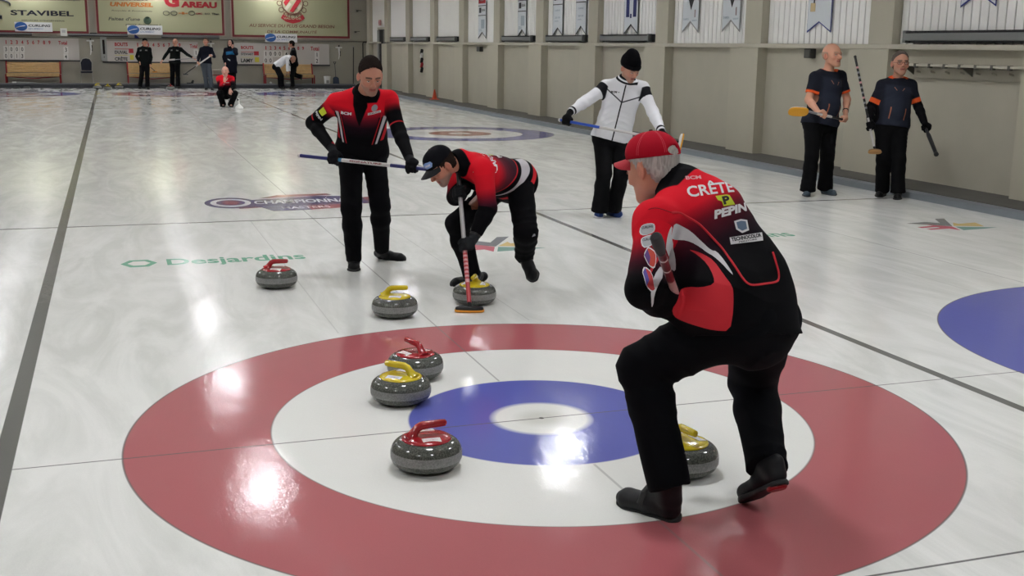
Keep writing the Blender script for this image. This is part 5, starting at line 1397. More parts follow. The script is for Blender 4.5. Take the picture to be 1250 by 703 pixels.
# joints measured in the photograph as (u, v, camera depth in metres)
PEOPLE = {
 'skip': dict(hipL=(893, 392, 4.00), hipR=(930, 396, 4.17), knL=(785, 449, 4.16), anL=(817, 592, 4.10), knR=(919, 468, 4.47), anR=(936, 568, 4.18),
              shL=(800, 271, 3.98), shR=(880, 262, 4.36), neck=(833, 232, 4.18), head=(797, 207, 4.22), elL=(787, 352, 3.84), wrL=(842, 384, 4.10), elR=(880, 330, 4.50), wrR=(850, 392, 4.34),
              heL=(832, 637, 4.085), toL=(756, 612, 4.20), heR=(959, 590, 4.08), toR=(908, 614, 4.36)),
 'thinker': dict(hipL=(456, 184, 8.78), hipR=(428, 185, 8.72), knL=(464, 251, 8.66), anL=(466, 303, 8.98), knR=(429, 255, 8.50), anR=(432, 316, 8.72),
              shL=(475, 122, 8.50), shR=(411, 125, 8.54), neck=(445, 114, 8.42), head=(452, 94, 8.28), elL=(487, 160, 8.42), wrL=(500, 194, 8.22), elR=(382, 150, 8.68), wrR=(405, 181, 8.42),
              heL=(465, 314, 9.02), toL=(495, 318, 8.98), heR=(432, 325, 8.86), toR=(432, 331.5, 8.61)),
 'sweeper': dict(hipL=(634, 222, 8.05), hipR=(614, 222, 8.20), knL=(642, 284, 7.76), anL=(640, 312, 8.10), knR=(558, 274, 7.86), anR=(576, 334, 8.06),
              shL=(590, 208, 7.60), shR=(560, 200, 7.88), neck=(562, 196, 7.66), head=(539, 203, 7.58), elL=(596, 254, 7.62), wrL=(578, 291, 7.57), elR=(556, 240, 7.98), wrR=(568, 229, 7.76),
              heL=(643, 315, 8.16), toL=(653, 343, 8.02), heR=(590, 342, 8.14), toR=(545, 350, 8.06)),
 'whitecoat': dict(hipL=(757, 168, 11.5), hipR=(736, 167, 11.45), knL=(759, 211, 11.42), anL=(748, 256, 11.58), knR=(737, 212, 11.38), anR=(732, 257, 11.50),
              shL=(784, 108, 11.40), shR=(740, 106, 11.40), neck=(764, 99, 11.34), head=(769, 84, 11.26), elL=(797, 137, 11.30), wrL=(808, 161, 10.99), elR=(716, 123, 11.30), wrR=(696, 137, 11.10),
              heL=(745, 262, 11.66), toL=(758, 265, 11.54), heR=(731, 263, 11.58), toR=(730, 266.5, 11.44)),
 'baldman': dict(hipL=(1011, 149, 13.55), hipR=(993, 149, 13.40), knL=(1010, 190, 13.48), anL=(1007, 230, 13.62), knR=(991, 191, 13.32), anR=(986, 232, 13.44),
              shL=(1026, 93, 13.52), shR=(995, 94, 13.34), neck=(1011, 87, 13.42), head=(1016, 68.5, 13.36), elL=(1034, 122, 13.58), wrL=(1032, 137, 13.36), elR=(987, 122, 13.34), wrR=(1000, 138, 13.10),
              heL=(1004, 236, 13.66), toL=(1020, 239, 13.50), heR=(984, 237, 13.50), toR=(984, 240.5, 13.32)),
 'glasses': dict(hipL=(1097, 152, 13.30), hipR=(1079, 152, 13.30), knL=(1097, 195, 13.22), anL=(1096, 234, 13.30), knR=(1078, 194, 13.26), anR=(1077, 232, 13.48),
              shL=(1112, 104, 13.28), shR=(1077, 104, 13.28), neck=(1096, 95, 13.25), head=(1099, 78, 13.18), elL=(1121, 130, 13.30), wrL=(1129, 151, 13.12), elR=(1063, 131, 13.34), wrR=(1062, 148, 13.14),
              heL=(1097, 240, 13.36), toL=(1095, 245, 13.14), heR=(1079, 238, 13.52), toR=(1071, 241, 13.40)),
 'blackcap': dict(hipL=(179.5, 76, 41.0), hipR=(173.5, 76, 41.0), knL=(179.8, 91, 40.95), anL=(180, 105.5, 41.05), knR=(173, 91, 40.95), anR=(171, 105.5, 41.05),
              shL=(182.5, 60, 41.0), shR=(170, 60, 41.0), neck=(176.5, 57.5, 41.0), head=(177, 51.5, 40.95), elL=(184.5, 70, 41.05), wrL=(183.5, 79, 40.9), elR=(167, 69, 41.05), wrR=(170.5, 76, 40.85),
              heL=(179, 108, 41.1), toL=(182.5, 108.6, 40.9), heR=(171, 108, 41.1), toR=(170, 108.6, 40.9)),
 'spreadarms': dict(hipL=(216.5, 76, 41.6), hipR=(210.3, 76, 41.6), knL=(217, 91, 41.55), anL=(217.5, 105, 41.65), knR=(210.5, 91, 41.55), anR=(210, 105, 41.65),
              shL=(220.5, 60, 41.6), shR=(207.7, 60, 41.6), neck=(214.2, 57.5, 41.6), head=(213.8, 52, 41.55), elL=(228.5, 66.5, 41.6), wrL=(235.5, 70.5, 41.5), elR=(202.5, 67, 41.6), wrR=(198.3, 73.5, 41.5),
              heL=(216.5, 107.5, 41.7), toL=(219, 108.2, 41.5), heR=(210, 107.5, 41.7), toR=(210, 108.2, 41.5)),
 'greytrousers': dict(hipL=(254.5, 77.5, 40.9), hipR=(248, 77.5, 40.9), knL=(256.5, 92.5, 40.85), anL=(258.5, 107, 40.8), knR=(250.5, 92.5, 40.85), anR=(252.5, 106.5, 40.95),
              shL=(257.5, 60, 40.9), shR=(246, 60, 40.9), neck=(251.5, 57, 40.9), head=(251, 51, 40.85), elL=(261.5, 69, 40.8), wrL=(258.5, 68, 40.62), elR=(242.5, 69, 40.85), wrR=(241.5, 76, 40.6),
              heL=(258, 109.3, 40.95), toL=(260.5, 109.9, 40.72), heR=(252.5, 108.8, 41.05), toR=(249.5, 109.3, 40.85)),
 'parka': dict(hipL=(285.5, 77.5, 42.4), hipR=(279.5, 77.5, 42.4), knL=(285.5, 91.5, 42.35), anL=(285.5, 104.5, 42.45), knR=(279.8, 91.5, 42.35), anR=(279.8, 104.5, 42.45),
              shL=(287.5, 61, 42.4), shR=(275.8, 61, 42.4), neck=(281.5, 58.5, 42.4), head=(281, 53, 42.35), elL=(288.5, 65.5, 42.1), wrL=(284, 58.5, 42.05), elR=(273.5, 69.5, 42.4), wrR=(275, 77, 42.3),
              heL=(285.5, 107.2, 42.5), toL=(286, 107.9, 42.3), heR=(279.5, 107.2, 42.5), toR=(279, 107.9, 42.3)),
 'crouch': dict(hipL=(279.5, 114, 30.55), hipR=(271.5, 114, 30.55), knL=(287, 114, 30.10), anL=(281.5, 128, 30.32), knR=(268, 114, 30.08), anR=(272.5, 128.5, 30.35),
              shL=(283, 96, 30.42), shR=(267, 96, 30.42), neck=(275.3, 93, 30.38), head=(274.8, 87.5, 30.25), elL=(285, 106.5, 30.24), wrL=(281, 109, 30.04), elR=(268.5, 107.5, 30.22), wrR=(274.2, 99.5, 30.08),
              heL=(280.5, 130.5, 30.42), toL=(284, 131.6, 30.18), heR=(272.5, 130.8, 30.42), toR=(272, 132, 30.18)),
 'bentwhite': dict(hipL=(337.5, 80, 43.7), hipR=(336.5, 80, 43.86), knL=(344, 92, 43.62), anL=(344.5, 104.3, 43.76), knR=(341.5, 92, 43.80), anR=(341.8, 104.3, 43.98),
              shL=(350.8, 70, 43.62), shR=(350.2, 69.6, 43.98), neck=(353.5, 69, 43.8), head=(357.3, 71.5, 43.85), elL=(350.8, 79.5, 43.6), wrL=(350.5, 87, 43.6), elR=(352.5, 79, 43.95), wrR=(353.5, 86.5, 43.95),
              heL=(343.2, 106.6, 43.82), toL=(350.0, 107.1, 43.68), heR=(340.5, 106.4, 44.02), toR=(347.2, 106.8, 43.90)),
 'blackwalker': dict(hipL=(358.5, 77.5, 44.25), hipR=(359.2, 77.5, 44.42), knL=(356.5, 91.5, 44.2), anL=(357.5, 104, 44.2), knR=(359, 90, 44.45), anR=(367, 93.0, 44.50),
              shL=(358.0, 62, 44.22), shR=(358.8, 62, 44.58), neck=(358, 59, 44.4), head=(355.8, 53.5, 44.4), elL=(355.5, 71, 44.15), wrL=(352.5, 76.5, 44.1), elR=(360, 72, 44.62), wrR=(359.5, 80, 44.6),
              heL=(359.0, 106.4, 44.25), toL=(352.5, 106.7, 44.15), heR=(369.5, 91.0, 44.54), toR=(368.4, 96.5, 44.50)),
}
for nm in ('bentwhite', 'blackwalker'):
    PEOPLE[nm] = {k: (u, v + 0.9, d - 1.05) for k, (u, v, d) in PEOPLE[nm].items()}
def joints(name):
    J = {k: at(*v) for k, v in PEOPLE[name].items()}
    for s_ in 'LR':      # soles that touch the ice stand exactly on it, with a natural length
        h, t = 'he' + s_, 'to' + s_
        gh, gt = J[h][2] < 0.065, J[t][2] < 0.065
        if gh: J[h] = gnd(*PEOPLE[name][h][:2])
        if gt: J[t] = gnd(*PEOPLE[name][t][:2])
        if gh and gt:
            d = J[t] - J[h]; L = np.linalg.norm(d); d = d / L
            if L > 0.30 or L < 0.21:
                a = J['an' + s_] * np.array([1, 1, 0.0])
                far = PEOPLE[name][h][2] > 20
                if far: J[h] = a - d * 0.06; J[t] = J[h] + d * 0.27
                else:
                    L2 = min(max(L, 0.235), 0.285); c = mid_(J[h], J[t]); J[h] = c - d * L2 / 2; J[t] = c + d * L2 / 2
    return J
def mid_(a, b): return (a + b) / 2
# ------------------------------------------------------------------ brooms
def broom(label, A, B, sections, head_axis=None, head_n=None, pad=None, rad=0.0135, group='curling brooms', end=None, head_len=0.19, hw=0.032, ph=0.012, covered=True):
    """A = free end, B = head joint; sections = [(t0, t1, material, radius factor)] along A->B"""
    A = np.asarray(A, float); B = np.asarray(B, float)
    t = empty('curling_broom', [float(x) for x in (A if A[2] < B[2] else B)], label, 'broom', group)
    for t0, t1, m, rf in sections:
        b = MB(); b.tube([mid(A, B, t0), mid(A, B, t1)], rad * rf, 12); b.build('handle', m, t, smooth=True)
    if end is not None:
        d = unit(A - B); b = MB(); b.tube([A, A + d * 0.006, A + d * 0.02], [rad * 1.25, rad * 1.3, rad * 0.9], 12); b.build('end_cap', end, t, smooth=True)
    if head_axis is not None:
        d = unit(B - A); n = unit(head_n); ax = np.asarray(head_axis, float); ax = unit(ax - n * (ax @ n)); w = np.cross(n, ax)
        c = B + (-n) * 0.0
        b = MB(); b.tube([B - d * 0.05, B, c - n * 0.012], [rad * 0.9, rad * 0.8, rad * 1.1], 10); b.build('swivel', BLACK, t, smooth=True)
        M4 = Matrix(((ax[0], w[0], n[0], c[0]), (ax[1], w[1], n[1], c[1]), (ax[2], w[2], n[2], c[2]), (0, 0, 0, 1)))
        def oval(z0, z1, L, W, name, m, par, taper=0.8):
            b = MB(); pr = []
            N_ = 36; rings = []
            for z, k in ((z0, 0.94), (z0 + (z1 - z0) * 0.2, 1.0), (z0 + (z1 - z0) * 0.7, 1.0 if taper > 0.9 else 0.95), (z1, taper)):
                ring = []
                for i in range(N_):
                    a = 2 * PI * i / N_; ca, sa = math.cos(a), math.sin(a)
                    x = L * math.copysign(abs(ca) ** 0.6, ca) * k; y = W * math.copysign(abs(sa) ** 0.8, sa) * k
                    ring.append(b.bm.verts.new(M4 @ Vector((x, y, z))))
                rings.append(ring)
            for r0, r1 in zip(rings, rings[1:]):
                for i in range(N_): b.bm.faces.new((r0[i], r0[(i + 1) % N_], r1[(i + 1) % N_], r1[i]))
            b.bm.faces.new(rings[0][::-1]); b.bm.faces.new(rings[-1])
            return b.build(name, m, par, smooth=True)
        hd = oval(-0.034, -0.010, head_len / 2, hw, 'head', BLACK if covered is True else covered, t, 0.72)
        oval(-0.034 - ph, -0.032, head_len / 2 * 1.03, hw * 1.04, 'pad', pad or mat('pad_orange', (226, 150, 50), 0.8), t, 1.0)
    return t
def onbroom(A, B, t): return mid(A, B, t)
PW = mat('handle_white', (196, 192, 190), 0.3); PN = mat('handle_navy', (26, 30, 96), 0.3); PB = mat('handle_blue', (34, 76, 176), 0.3)
PR = mat('handle_red', (172, 44, 52), 0.35); PDR = mat('handle_dark_red', (88, 16, 24), 0.3); PK = mat('handle_black', (18, 18, 20), 0.4); PG = mat('handle_grey', (134, 134, 138), 0.3)
PPK = mat('handle_pink', (206, 150, 152), 0.35); PAD = mat('pad_orange', (226, 150, 50), 0.8); PADY = mat('pad_amber', (222, 158, 40), 0.8)

# ------------------------------------------------------------------ shared garment colours
C_RED = np.array([214, 24, 40.]); C_MAR = np.array([84, 18, 38.]); C_BLK = np.array([6, 6, 9.]); C_WHT = np.array([196, 192, 196.])
def ramp(x, stops):
    xs = [s[0] for s in stops]; return np.stack([np.interp(x, xs, [s[1][i] for s in stops]) for i in range(3)], -1)
def mixm(col, m, k): m = np.clip(np.asarray(m, float), 0, 1)[:, None]; return col * (1 - m) + np.asarray(k, float) * m
def tc(fig, V):
    P = V - fig.pelvis; L = np.linalg.norm(fig.chest_top - fig.pelvis)
    h = P @ fig.up; P = P - np.outer(h, fig.up)
    return h / L, P @ fig.lat_c, P @ fig.fw_c
def armdist(fig, V, sd):
    J = fig.J
    def seg(a, b):
        B = b - a; t = np.clip((V - a) @ B / (B @ B), 0, 1.0); return t, np.linalg.norm(V - a - np.outer(t, B), axis=1)
    t1, d1 = seg(J['sh' + sd], J['el' + sd]); t2, d2 = seg(J['el' + sd], J['wr' + sd])
    return np.where(d1 <= d2, t1, 1 + t2), np.minimum(d1, d2)
def collar_m(fig, V, r=0.085, lo=0.006):
    J = fig.J; n = unit(J['head'] - J['neck']); h = (V - J['neck']) @ n
    rad = np.linalg.norm((V - J['neck']) - np.outer(h, n), axis=1)
    return smoothstep(lo - 0.003, lo + 0.003, h) * smoothstep(r + 0.004, r - 0.004, rad)
BLACKTR = lambda V: np.tile(C_BLK * 1.0, (len(V), 1))
def sm_line(x, c, w): return smoothstep(w * 1.5, w * 0.7, np.abs(x - c))

# ================================================================== red-shirted player thinking, holding a broom across
fg = Fig(joints('thinker'), -CF * 0.80 + CR * 0.30 + np.array([0, 0, -0.52]), tilt=(0, 0, 1), size=1.0, hs=1.08)
A, B = at(367, 190, 8.40), at(548, 209.5, 7.98)
G1, G2 = mid(A, B, 0.236), mid(A, B, 0.760)
hax = unit(B - A)
hR = lambda F, g: grip_hand(F, fg.J['wrR'], G1, hax, 0.0135, -CF + CU * 0.3, 1, 1.0, g)
hL = lambda F, g: grip_hand(F, fg.J['wrL'], G2, hax, 0.0135, -CF + CU * 0.5, -1, 1.0, g)
fg.body('person', 'dark-haired man in red and black jersey holding a white and navy broom across his waist', (182, 128, 106), (40, 30, 26), [hR, hL], 0.005, 0.35)
def col_thinker(V):
    s, l, d = tc(fg, V)
    col = ramp(s, [(0.42, C_BLK), (0.62, (30, 10, 22)), (0.80, (110, 20, 36)), (0.96, C_RED), (1.2, C_RED)])
    # side panels: black with a white swoosh and red flash (his right side stronger)
    for sg in (1, -1):
        L = l * sg
        edge = 0.135 - 0.25 * np.clip(0.80 - s, 0, 0.5) * 0.35
        side = smoothstep(edge - 0.004, edge + 0.004, L) * smoothstep(0.83, 0.81, s)
        col = mixm(col, side, C_BLK)
        wp = 0.178 - 0.12 * np.clip(0.84 - s, 0, 1) * 0.9
        S_ = lambda c, hw: smoothstep(hw + 0.0025, hw - 0.0025, np.abs(L - c)) * (d > -0.06)
        w = S_(wp, 0.010 * (0.4 + s)) * smoothstep(0.85, 0.83, s) * smoothstep(0.29, 0.31, s)
        r = S_(wp + 0.032, 0.010) * smoothstep(0.67, 0.65, s) * smoothstep(0.33, 0.35, s)
        r2 = S_(wp - 0.026, 0.004) * smoothstep(0.89, 0.87, s) * smoothstep(0.29, 0.31, s)
        col = mixm(mixm(col, np.maximum(r, r2), (190, 30, 40)), w, C_WHT)
    for sd in 'LR':
        t, dist = armdist(fg, V, sd); sgn = 1 if sd == 'R' else -1
        on = (dist < 0.078) & (t > 0.10) & ((l * sgn) > 0.175)
        c2 = ramp(t, [(0.0, C_RED), (0.22, (190, 24, 38)), (0.48, C_BLK), (3, C_BLK)])
        ln = sm_line(t, 0.80, 0.018); c2 = mixm(c2, ln, (176, 36, 44))
        col = np.where(on[:, None], c2, col)
    # placket and collar
    pl = smoothstep(0.004, -0.004, np.abs(l) - 0.052 * np.clip((s - 0.66) / 0.36, 0, 1)) * (s > 0.66) * (d > 0.02)
    col = mixm(col, pl, C_BLK)
    return mixm(col, collar_m(fg, V, 0.11, -0.012), C_BLK)
jk = fg.jacket('jersey', col_thinker, 0.005, g=0.016, hem=0.05, crease=0.0035, seed=1.0, collar=0.035, sl_r=(0.064, 0.053, 0.046, 0.036), fine=True)
fg.trousers(BLACKTR, 0.007, seed=2.0, bag=0.0, g=0.010)
fg.glove('R', hR, (16, 16, 20)); fg.glove('L', hL, (16, 16, 20))
fg.shoe(fg.root, 'R', (16, 16, 18)); fg.shoe(fg.root, 'L', (16, 16, 18), high=0.05)
fg.short_hair((38, 31, 28), lift=0.003, front=0.092, thick=0.012)
bv = bvh_of(jk)
def chest(f, l, s, d=0.15): return f.pelvis + f.lat_c * l + f.up * s * np.linalg.norm(f.chest_top - f.pelvis) + f.fw_c * d
LM = mat('print_white', (214, 212, 214), 0.7); LGm = mat('print_grey', (150, 150, 156), 0.7); LY = mat('print_lime', (196, 206, 40), 0.7); LK = mat('print_black', (14, 14, 16), 0.7)
LR = mat('print_red', (188, 34, 44), 0.7); LBm = mat('print_blue', (60, 90, 140), 0.7); LP = mat('print_purple', (70, 50, 110), 0.7)
decal_text(jk, bv, 'BCM', chest(fg, 0.105, 0.90), -fg.lat_c, fg.up, (0.085, 0.020), LM, 'chest_logo', 0.04)
decal_poly(jk, bv, [(-0.045, -0.008), (0.045, -0.008), (0.045, 0.008), (-0.045, 0.008)], chest(fg, -0.105, 0.875), -fg.lat_c, fg.up, LM, 'chest_badge')
decal_text(jk, bv, 'CURLING', chest(fg, -0.105, 0.875), -fg.lat_c, fg.up, (0.075, 0.008), LK, 'badge_print', 0.03, lift=0.003)
decal_poly(jk, bv, [(0.022 * math.cos(a), 0.026 * math.sin(a)) for a in np.linspace(0, 2 * PI, 14)[:-1]], chest(fg, -0.105, 0.96), -fg.lat_c, fg.up, LGm, 'chest_badge')
sd_ = fg.J['shR'] * 0.6 + fg.J['elR'] * 0.4
ea = unit(fg.J['shR'] - fg.J['elR'])
ex_ = unit(np.cross(ea, -CF))
decal_poly(jk, bv, [(-0.026, -0.03), (0.022, -0.026), (0.026, 0.02), (0.006, 0.03), (0.002, 0.0), (-0.024, 0.03)], sd_, ex_, ea, LY, 'sleeve_logo')
decal_text(jk, bv, 'PEPIN', sd_ - ea * 0.055, ex_, ea, (0.075, 0.022), LM, 'sleeve_logo', 0.05)
broom('white curling broom with navy ends held across the waist of the dark-haired man', A, B, [(0, 0.21, PN, 1), (0.21, 0.29, mat('handle_teal', (60, 120, 160), 0.3), 1.02), (0.29, 0.62, PW, 1), (0.62, 0.86, PN, 1), (0.86, 0.97, PG, 0.85)], CF, -CU, PAD, end=PW)
br = [o for o in scene.objects if o.name.startswith('curling_broom')][-1]
q = mid(A, B, 0.45)
lettering('lettering', 'SIGNATURE', q - CF * 0.0142 , unit(B - A), unit(CU - unit(B - A) * (CU @ unit(B - A))), (0.26, 0.013), mat('print_maroon', (120, 36, 44), 0.6), br, 0.04)

# ================================================================== sweeper bending over the stone
fs = Fig(joints('sweeper'), -CF * 0.42 - CR * 0.62 + np.array([0, 0, -0.74]), tilt=-CR * 0.55 - CF * 0.25 + np.array([0, 0, 0.75]), size=1.0)
B = gnd(573, 381) + np.array([0, 0, 0.050]); A = at(559.5, 212, 7.70)
tv = lambda v: (v - 212) / (381 - 212)
G1, G2 = mid(A, B, 0.56), mid(A, B, 0.15); hax = unit(B - A)
hL = lambda F, g: grip_hand(F, fs.J['wrL'], G1, hax, 0.0145, CR * 0.4 - CF * 0.8, -1, 1.0, g)
hR = lambda F, g: grip_hand(F, fs.J['wrR'], G2, hax, 0.0145, -CR * 0.8 - CF * 0.6, -1, 1.0, g)
fs.body('person', 'man in black cap and red jersey bending low and sweeping beside a stone', (176, 122, 100), (40, 30, 26), [hL, hR], 0.005, 0.6)
def col_sweeper(V):
    s, l, d = tc(fs, V)
    col = ramp(s, [(0.10, C_BLK), (0.42, (52, 30, 40)), (0.62, (92, 30, 42)), (0.80, (196, 26, 40)), (1.2, C_RED)])
    low = s < 0.28
    col = np.where(low[:, None], C_BLK, col)
    lft = -l     # his left side faces the camera
    band = s + 0.9 * (0.0 - d) * 1.2
    zone = (lft > 0.05) & (s < 0.55)
    # bands run diagonally over the flank
    q = s - 1.05 * (d + 0.02)
    zone = smoothstep(0.045, 0.052, lft) * smoothstep(0.57, 0.54, s)
    B_ = lambda c, hw: smoothstep(hw + 0.008, hw - 0.008, np.abs(q - c))
    col = mixm(col, zone * smoothstep(0.45, 0.43, q), C_BLK)
    col = mixm(col, zone * B_(0.30, 0.045 + 0.03 * np.clip(-d * 8, -1, 1)), C_WHT)
    col = mixm(col, zone * B_(0.10, 0.05), (196, 40, 48))
    col = mixm(col, B_(0.45, 0.012) * (s < 0.6) * (lft > -0.1), (196, 40, 48))
    for sd in 'LR':
        t, dist = armdist(fs, V, sd); sgn = 1 if sd == 'R' else -1
        on = (dist < 0.085) & (t > 0.12) & ((l * sgn) > 0.13) | (dist < 0.085) & (t > 0.5)
        c2 = ramp(t, [(0.0, C_RED), (0.50, (196, 26, 40)), (0.92, (60, 18, 34)), (1.06, C_BLK), (3, C_BLK)])
        col = np.where(on[:, None], c2, col)
    return mixm(col, collar_m(fs, V, 0.11, -0.008), C_BLK)
jk = fs.jacket('jersey', col_sweeper, 0.005, g=0.018, hem=0.05, crease=0.004, seed=3.0, collar=0.055, sl_r=(0.072, 0.060, 0.052, 0.046), cuff_t=(0.74, 0.97), fine=True)
bv = bvh_of(jk)
fs.trousers(BLACKTR, 0.007, top=0.42, seed=4.0, bag=0.004, crease=0.009)
fs.glove('L', hL, (34, 36, 38), cuff=0.035); fs.glove('R', hR, (26, 28, 30), cuff=0.04)
fs.shoe(fs.root, 'L', (14, 14, 16), high=0.02); fs.shoe(fs.root, 'R', (14, 14, 16), high=0.02)
hat, T, Mt = cap_hat(fs, (12, 13, 18), (12, 13, 18), brim_len=0.072)
bh = bvh_of(hat)
decal_poly(hat, bh, [(-0.038, -0.012), (-0.020, -0.020), (0.030, -0.018), (0.040, 0.0), (0.030, 0.016), (-0.010, 0.020), (-0.036, 0.012)], T(-0.028, 0.085, 0.050), unit(-Mt[:, 0] + Mt[:, 1] * -0.3), Mt[:, 2], mat('print_sky', (120, 150, 200), 0.7), 'cap_logo')
decal_text(hat, bh, 'CURLING', T(-0.028, 0.085, 0.050), unit(-Mt[:, 0] + Mt[:, 1] * -0.3), Mt[:, 2], (0.05, 0.013), LM, 'cap_logo', 0.05, 0.2, 0.003)
fs.short_hair((36, 28, 24), lift=0.004, front=0.045, nape=-0.062)
# lettering across the upper back
bx_ = -fs.fw_c
decal_text(jk, bv, 'LAFORGE', fs.pelvis + fs.up * 0.76 * np.linalg.norm(fs.chest_top - fs.pelvis) - fs.fw_c * 0.12 - fs.lat_c * 0.055, fs.lat_c, fs.up, (0.27, 0.050), LM, 'name_print', 0.03)
decal_text(jk, bv, 'PEPIN', fs.pelvis + fs.up * 0.52 * np.linalg.norm(fs.chest_top - fs.pelvis) - fs.fw_c * 0.12 + fs.lat_c * 0.03, fs.lat_c, fs.up, (0.17, 0.04), LM, 'sponsor_print', 0.05)
decal_poly(jk, bv, [(-0.03, -0.025), (0.03, -0.025), (0.02, 0.03), (-0.035, 0.03)], fs.pelvis + fs.up * 0.63 * np.linalg.norm(fs.chest_top - fs.pelvis) - fs.fw_c * 0.12 + fs.lat_c * 0.03, fs.lat_c, fs.up, LY, 'sponsor_print')
decal_text(jk, bv, 'BCM', fs.pelvis + fs.up * 0.90 * np.linalg.norm(fs.chest_top - fs.pelvis) - fs.fw_c * 0.12 - fs.lat_c * 0.03, fs.lat_c, fs.up, (0.07, 0.022), LM, 'collar_print', 0.04)
# strap and wristband, belt tail
w0 = fs.J['wrL']; e0 = fs.J['elL']; da = unit(e0 - w0)
b = MB(); b.lathe([(0.036, -0.008), (0.039, -0.006), (0.039, 0.006), (0.036, 0.008)], w0 + da * 0.028, 18, axis=da); b.build('wristband', mat('wristband_black', (20, 18, 16), 0.6), fs.root, smooth=True)
hp = fs.pelvis + fs.up * 0.06
b = MB(); b.tube([at(630, 197, 8.02), at(637, 207, 8.02), at(643, 220, 8.02)], 0.005, 6); b.build('drawstring', mat('cord_white', (190, 188, 186), 0.7), fs.root)
b = MB(); b.tube([at(639, 218, 8.02), at(646, 230, 8.0)], 0.010, 6); b.build('cord_end', BLACK, fs.root)
k_ = fs.J['knL']; a_ = fs.J['hipL']; mm = at(650, 285, 7.70)
b = MB(); b.box((-0.026, -0.004, -0.007), (0.026, 0.004, 0.007), 0.002, mtx=Matrix.Translation(Vector(at(649, 288, 7.694))) @ Matrix(((CR[0], CF[0], CU[0], 0), (CR[1], CF[1], CU[1], 0), (CR[2], CF[2], CU[2], 0), (0, 0, 0, 1))) @ Matrix.Rotation(-0.35, 4, 'Y')); b.build('knee_label', LGm, fs.root)
broom('curling broom with white and red handle sweeping in front of a yellow-handled stone', A, B, [(0, 0.12, PK, 1.05), (0.12, 0.60, mat('handle_silver', (160, 158, 158), 0.3), 1), (0.60, 0.84, PPK, 1), (0.84, 0.985, PR, 1)], CR, (0, 0, 1), PAD, rad=0.0145, head_len=0.185)
br = [o for o in scene.objects if o.name.startswith('curling_broom')][-1]
for k in range(7):
    q = mid(A, B, 0.62 + 0.03 * k); b = MB(); b.tube([q, mid(A, B, 0.635 + 0.03 * k)], 0.0148, 12); b.build('handle_band', PR, br, smooth=True)

# ================================================================== man in white track jacket
fw = Fig(joints('whitecoat'), -CF * 0.66 + CR * 0.40 + np.array([0, 0, -0.60]), size=0.96, hs=1.12)
A, B = at(684, 146.5, 11.06), at(827, 173, 10.82)
G1, G2 = mid(A, B, 0.055), mid(A, B, 0.885); hax = unit(B - A)
hR = lambda F, g: grip_hand(F, fw.J['wrR'], G1, hax, 0.0135, -CF + CU * 0.4, 1, 0.95, g)
hL = lambda F, g: grip_hand(F, fw.J['wrL'], G2, hax, 0.0135, -CF + CU * 0.4, -1, 0.95, g)
fw.body('person', 'man in white track jacket and black knit hat holding a blue and white broom', (190, 140, 118), (110, 90, 80), [hR, hL], 0.006, 0.2)
def col_white(V):
    s, l, d = tc(fw, V)
    W_ = np.array([226, 226, 230.]); col = np.tile(W_, (len(V), 1)); K = np.array([22, 22, 26.])
    fr = d > 0
    col = mixm(col, sm_line(l, 0.0, 0.0055) * fr * (s < 1.05), K)
    col = mixm(col, sm_line(s - (0.70 + 1.15 * np.abs(l)), 0, 0.012) * fr * (np.abs(l) < 0.21), (60, 60, 66))
    for sd in 'LR':
        t, dist = armdist(fw, V, sd); sgn = 1 if sd == 'R' else -1
        on = (dist < 0.09) & (l * sgn > 0.165)
        blk = on & (t > 0.10) & (t < 0.42)
        o_ = (dist < 0.09) * smoothstep(0.155, 0.168, l * sgn)
        col = mixm(col, o_ * smoothstep(0.08, 0.11, t) * smoothstep(0.43, 0.41, t), K)
        col = mixm(col, o_ * smoothstep(0.045, 0.030, np.abs(t - 1.88)), K)
    cm = collar_m(fw, V, 0.12, 0.004); col = mixm(col, cm, K)
    n = unit(fw.J['head'] - fw.J['neck']); h = (V - fw.J['neck']) @ n
    col = mixm(col, cm * smoothstep(0.010, 0.006, np.abs(h - 0.030)), W_)
    return col
jk = fw.jacket('track_jacket', col_white, 0.0055, g=0.020, hem=0.03, crease=0.005, seed=5.0, collar=0.050, sl_r=(0.070, 0.060, 0.054, 0.042), cuff_t=0.97, fine=True)
fw.trousers(lambda V: np.tile(np.array([15, 15, 17.]), (len(V), 1)), 0.008, seed=6.0, bag=0.024)
fw.glove('R', hR, (14, 14, 16)); fw.glove('L', hL, (14, 14, 16))
def bluesh(V): return np.tile(np.array([36, 58, 112.]), (len(V), 1))
ws = mat('sole_white', (206, 208, 212), 0.5)
fw.shoe(fw.root, 'R', bluesh, ws); fw.shoe(fw.root, 'L', bluesh, ws)
bv = bvh_of(jk)
decal_text(jk, bv, 'BCM ~', chest(fw, 0.085, 0.90), -fw.lat_c, fw.up, (0.085, 0.022), LK, 'chest_logo', 0.05)
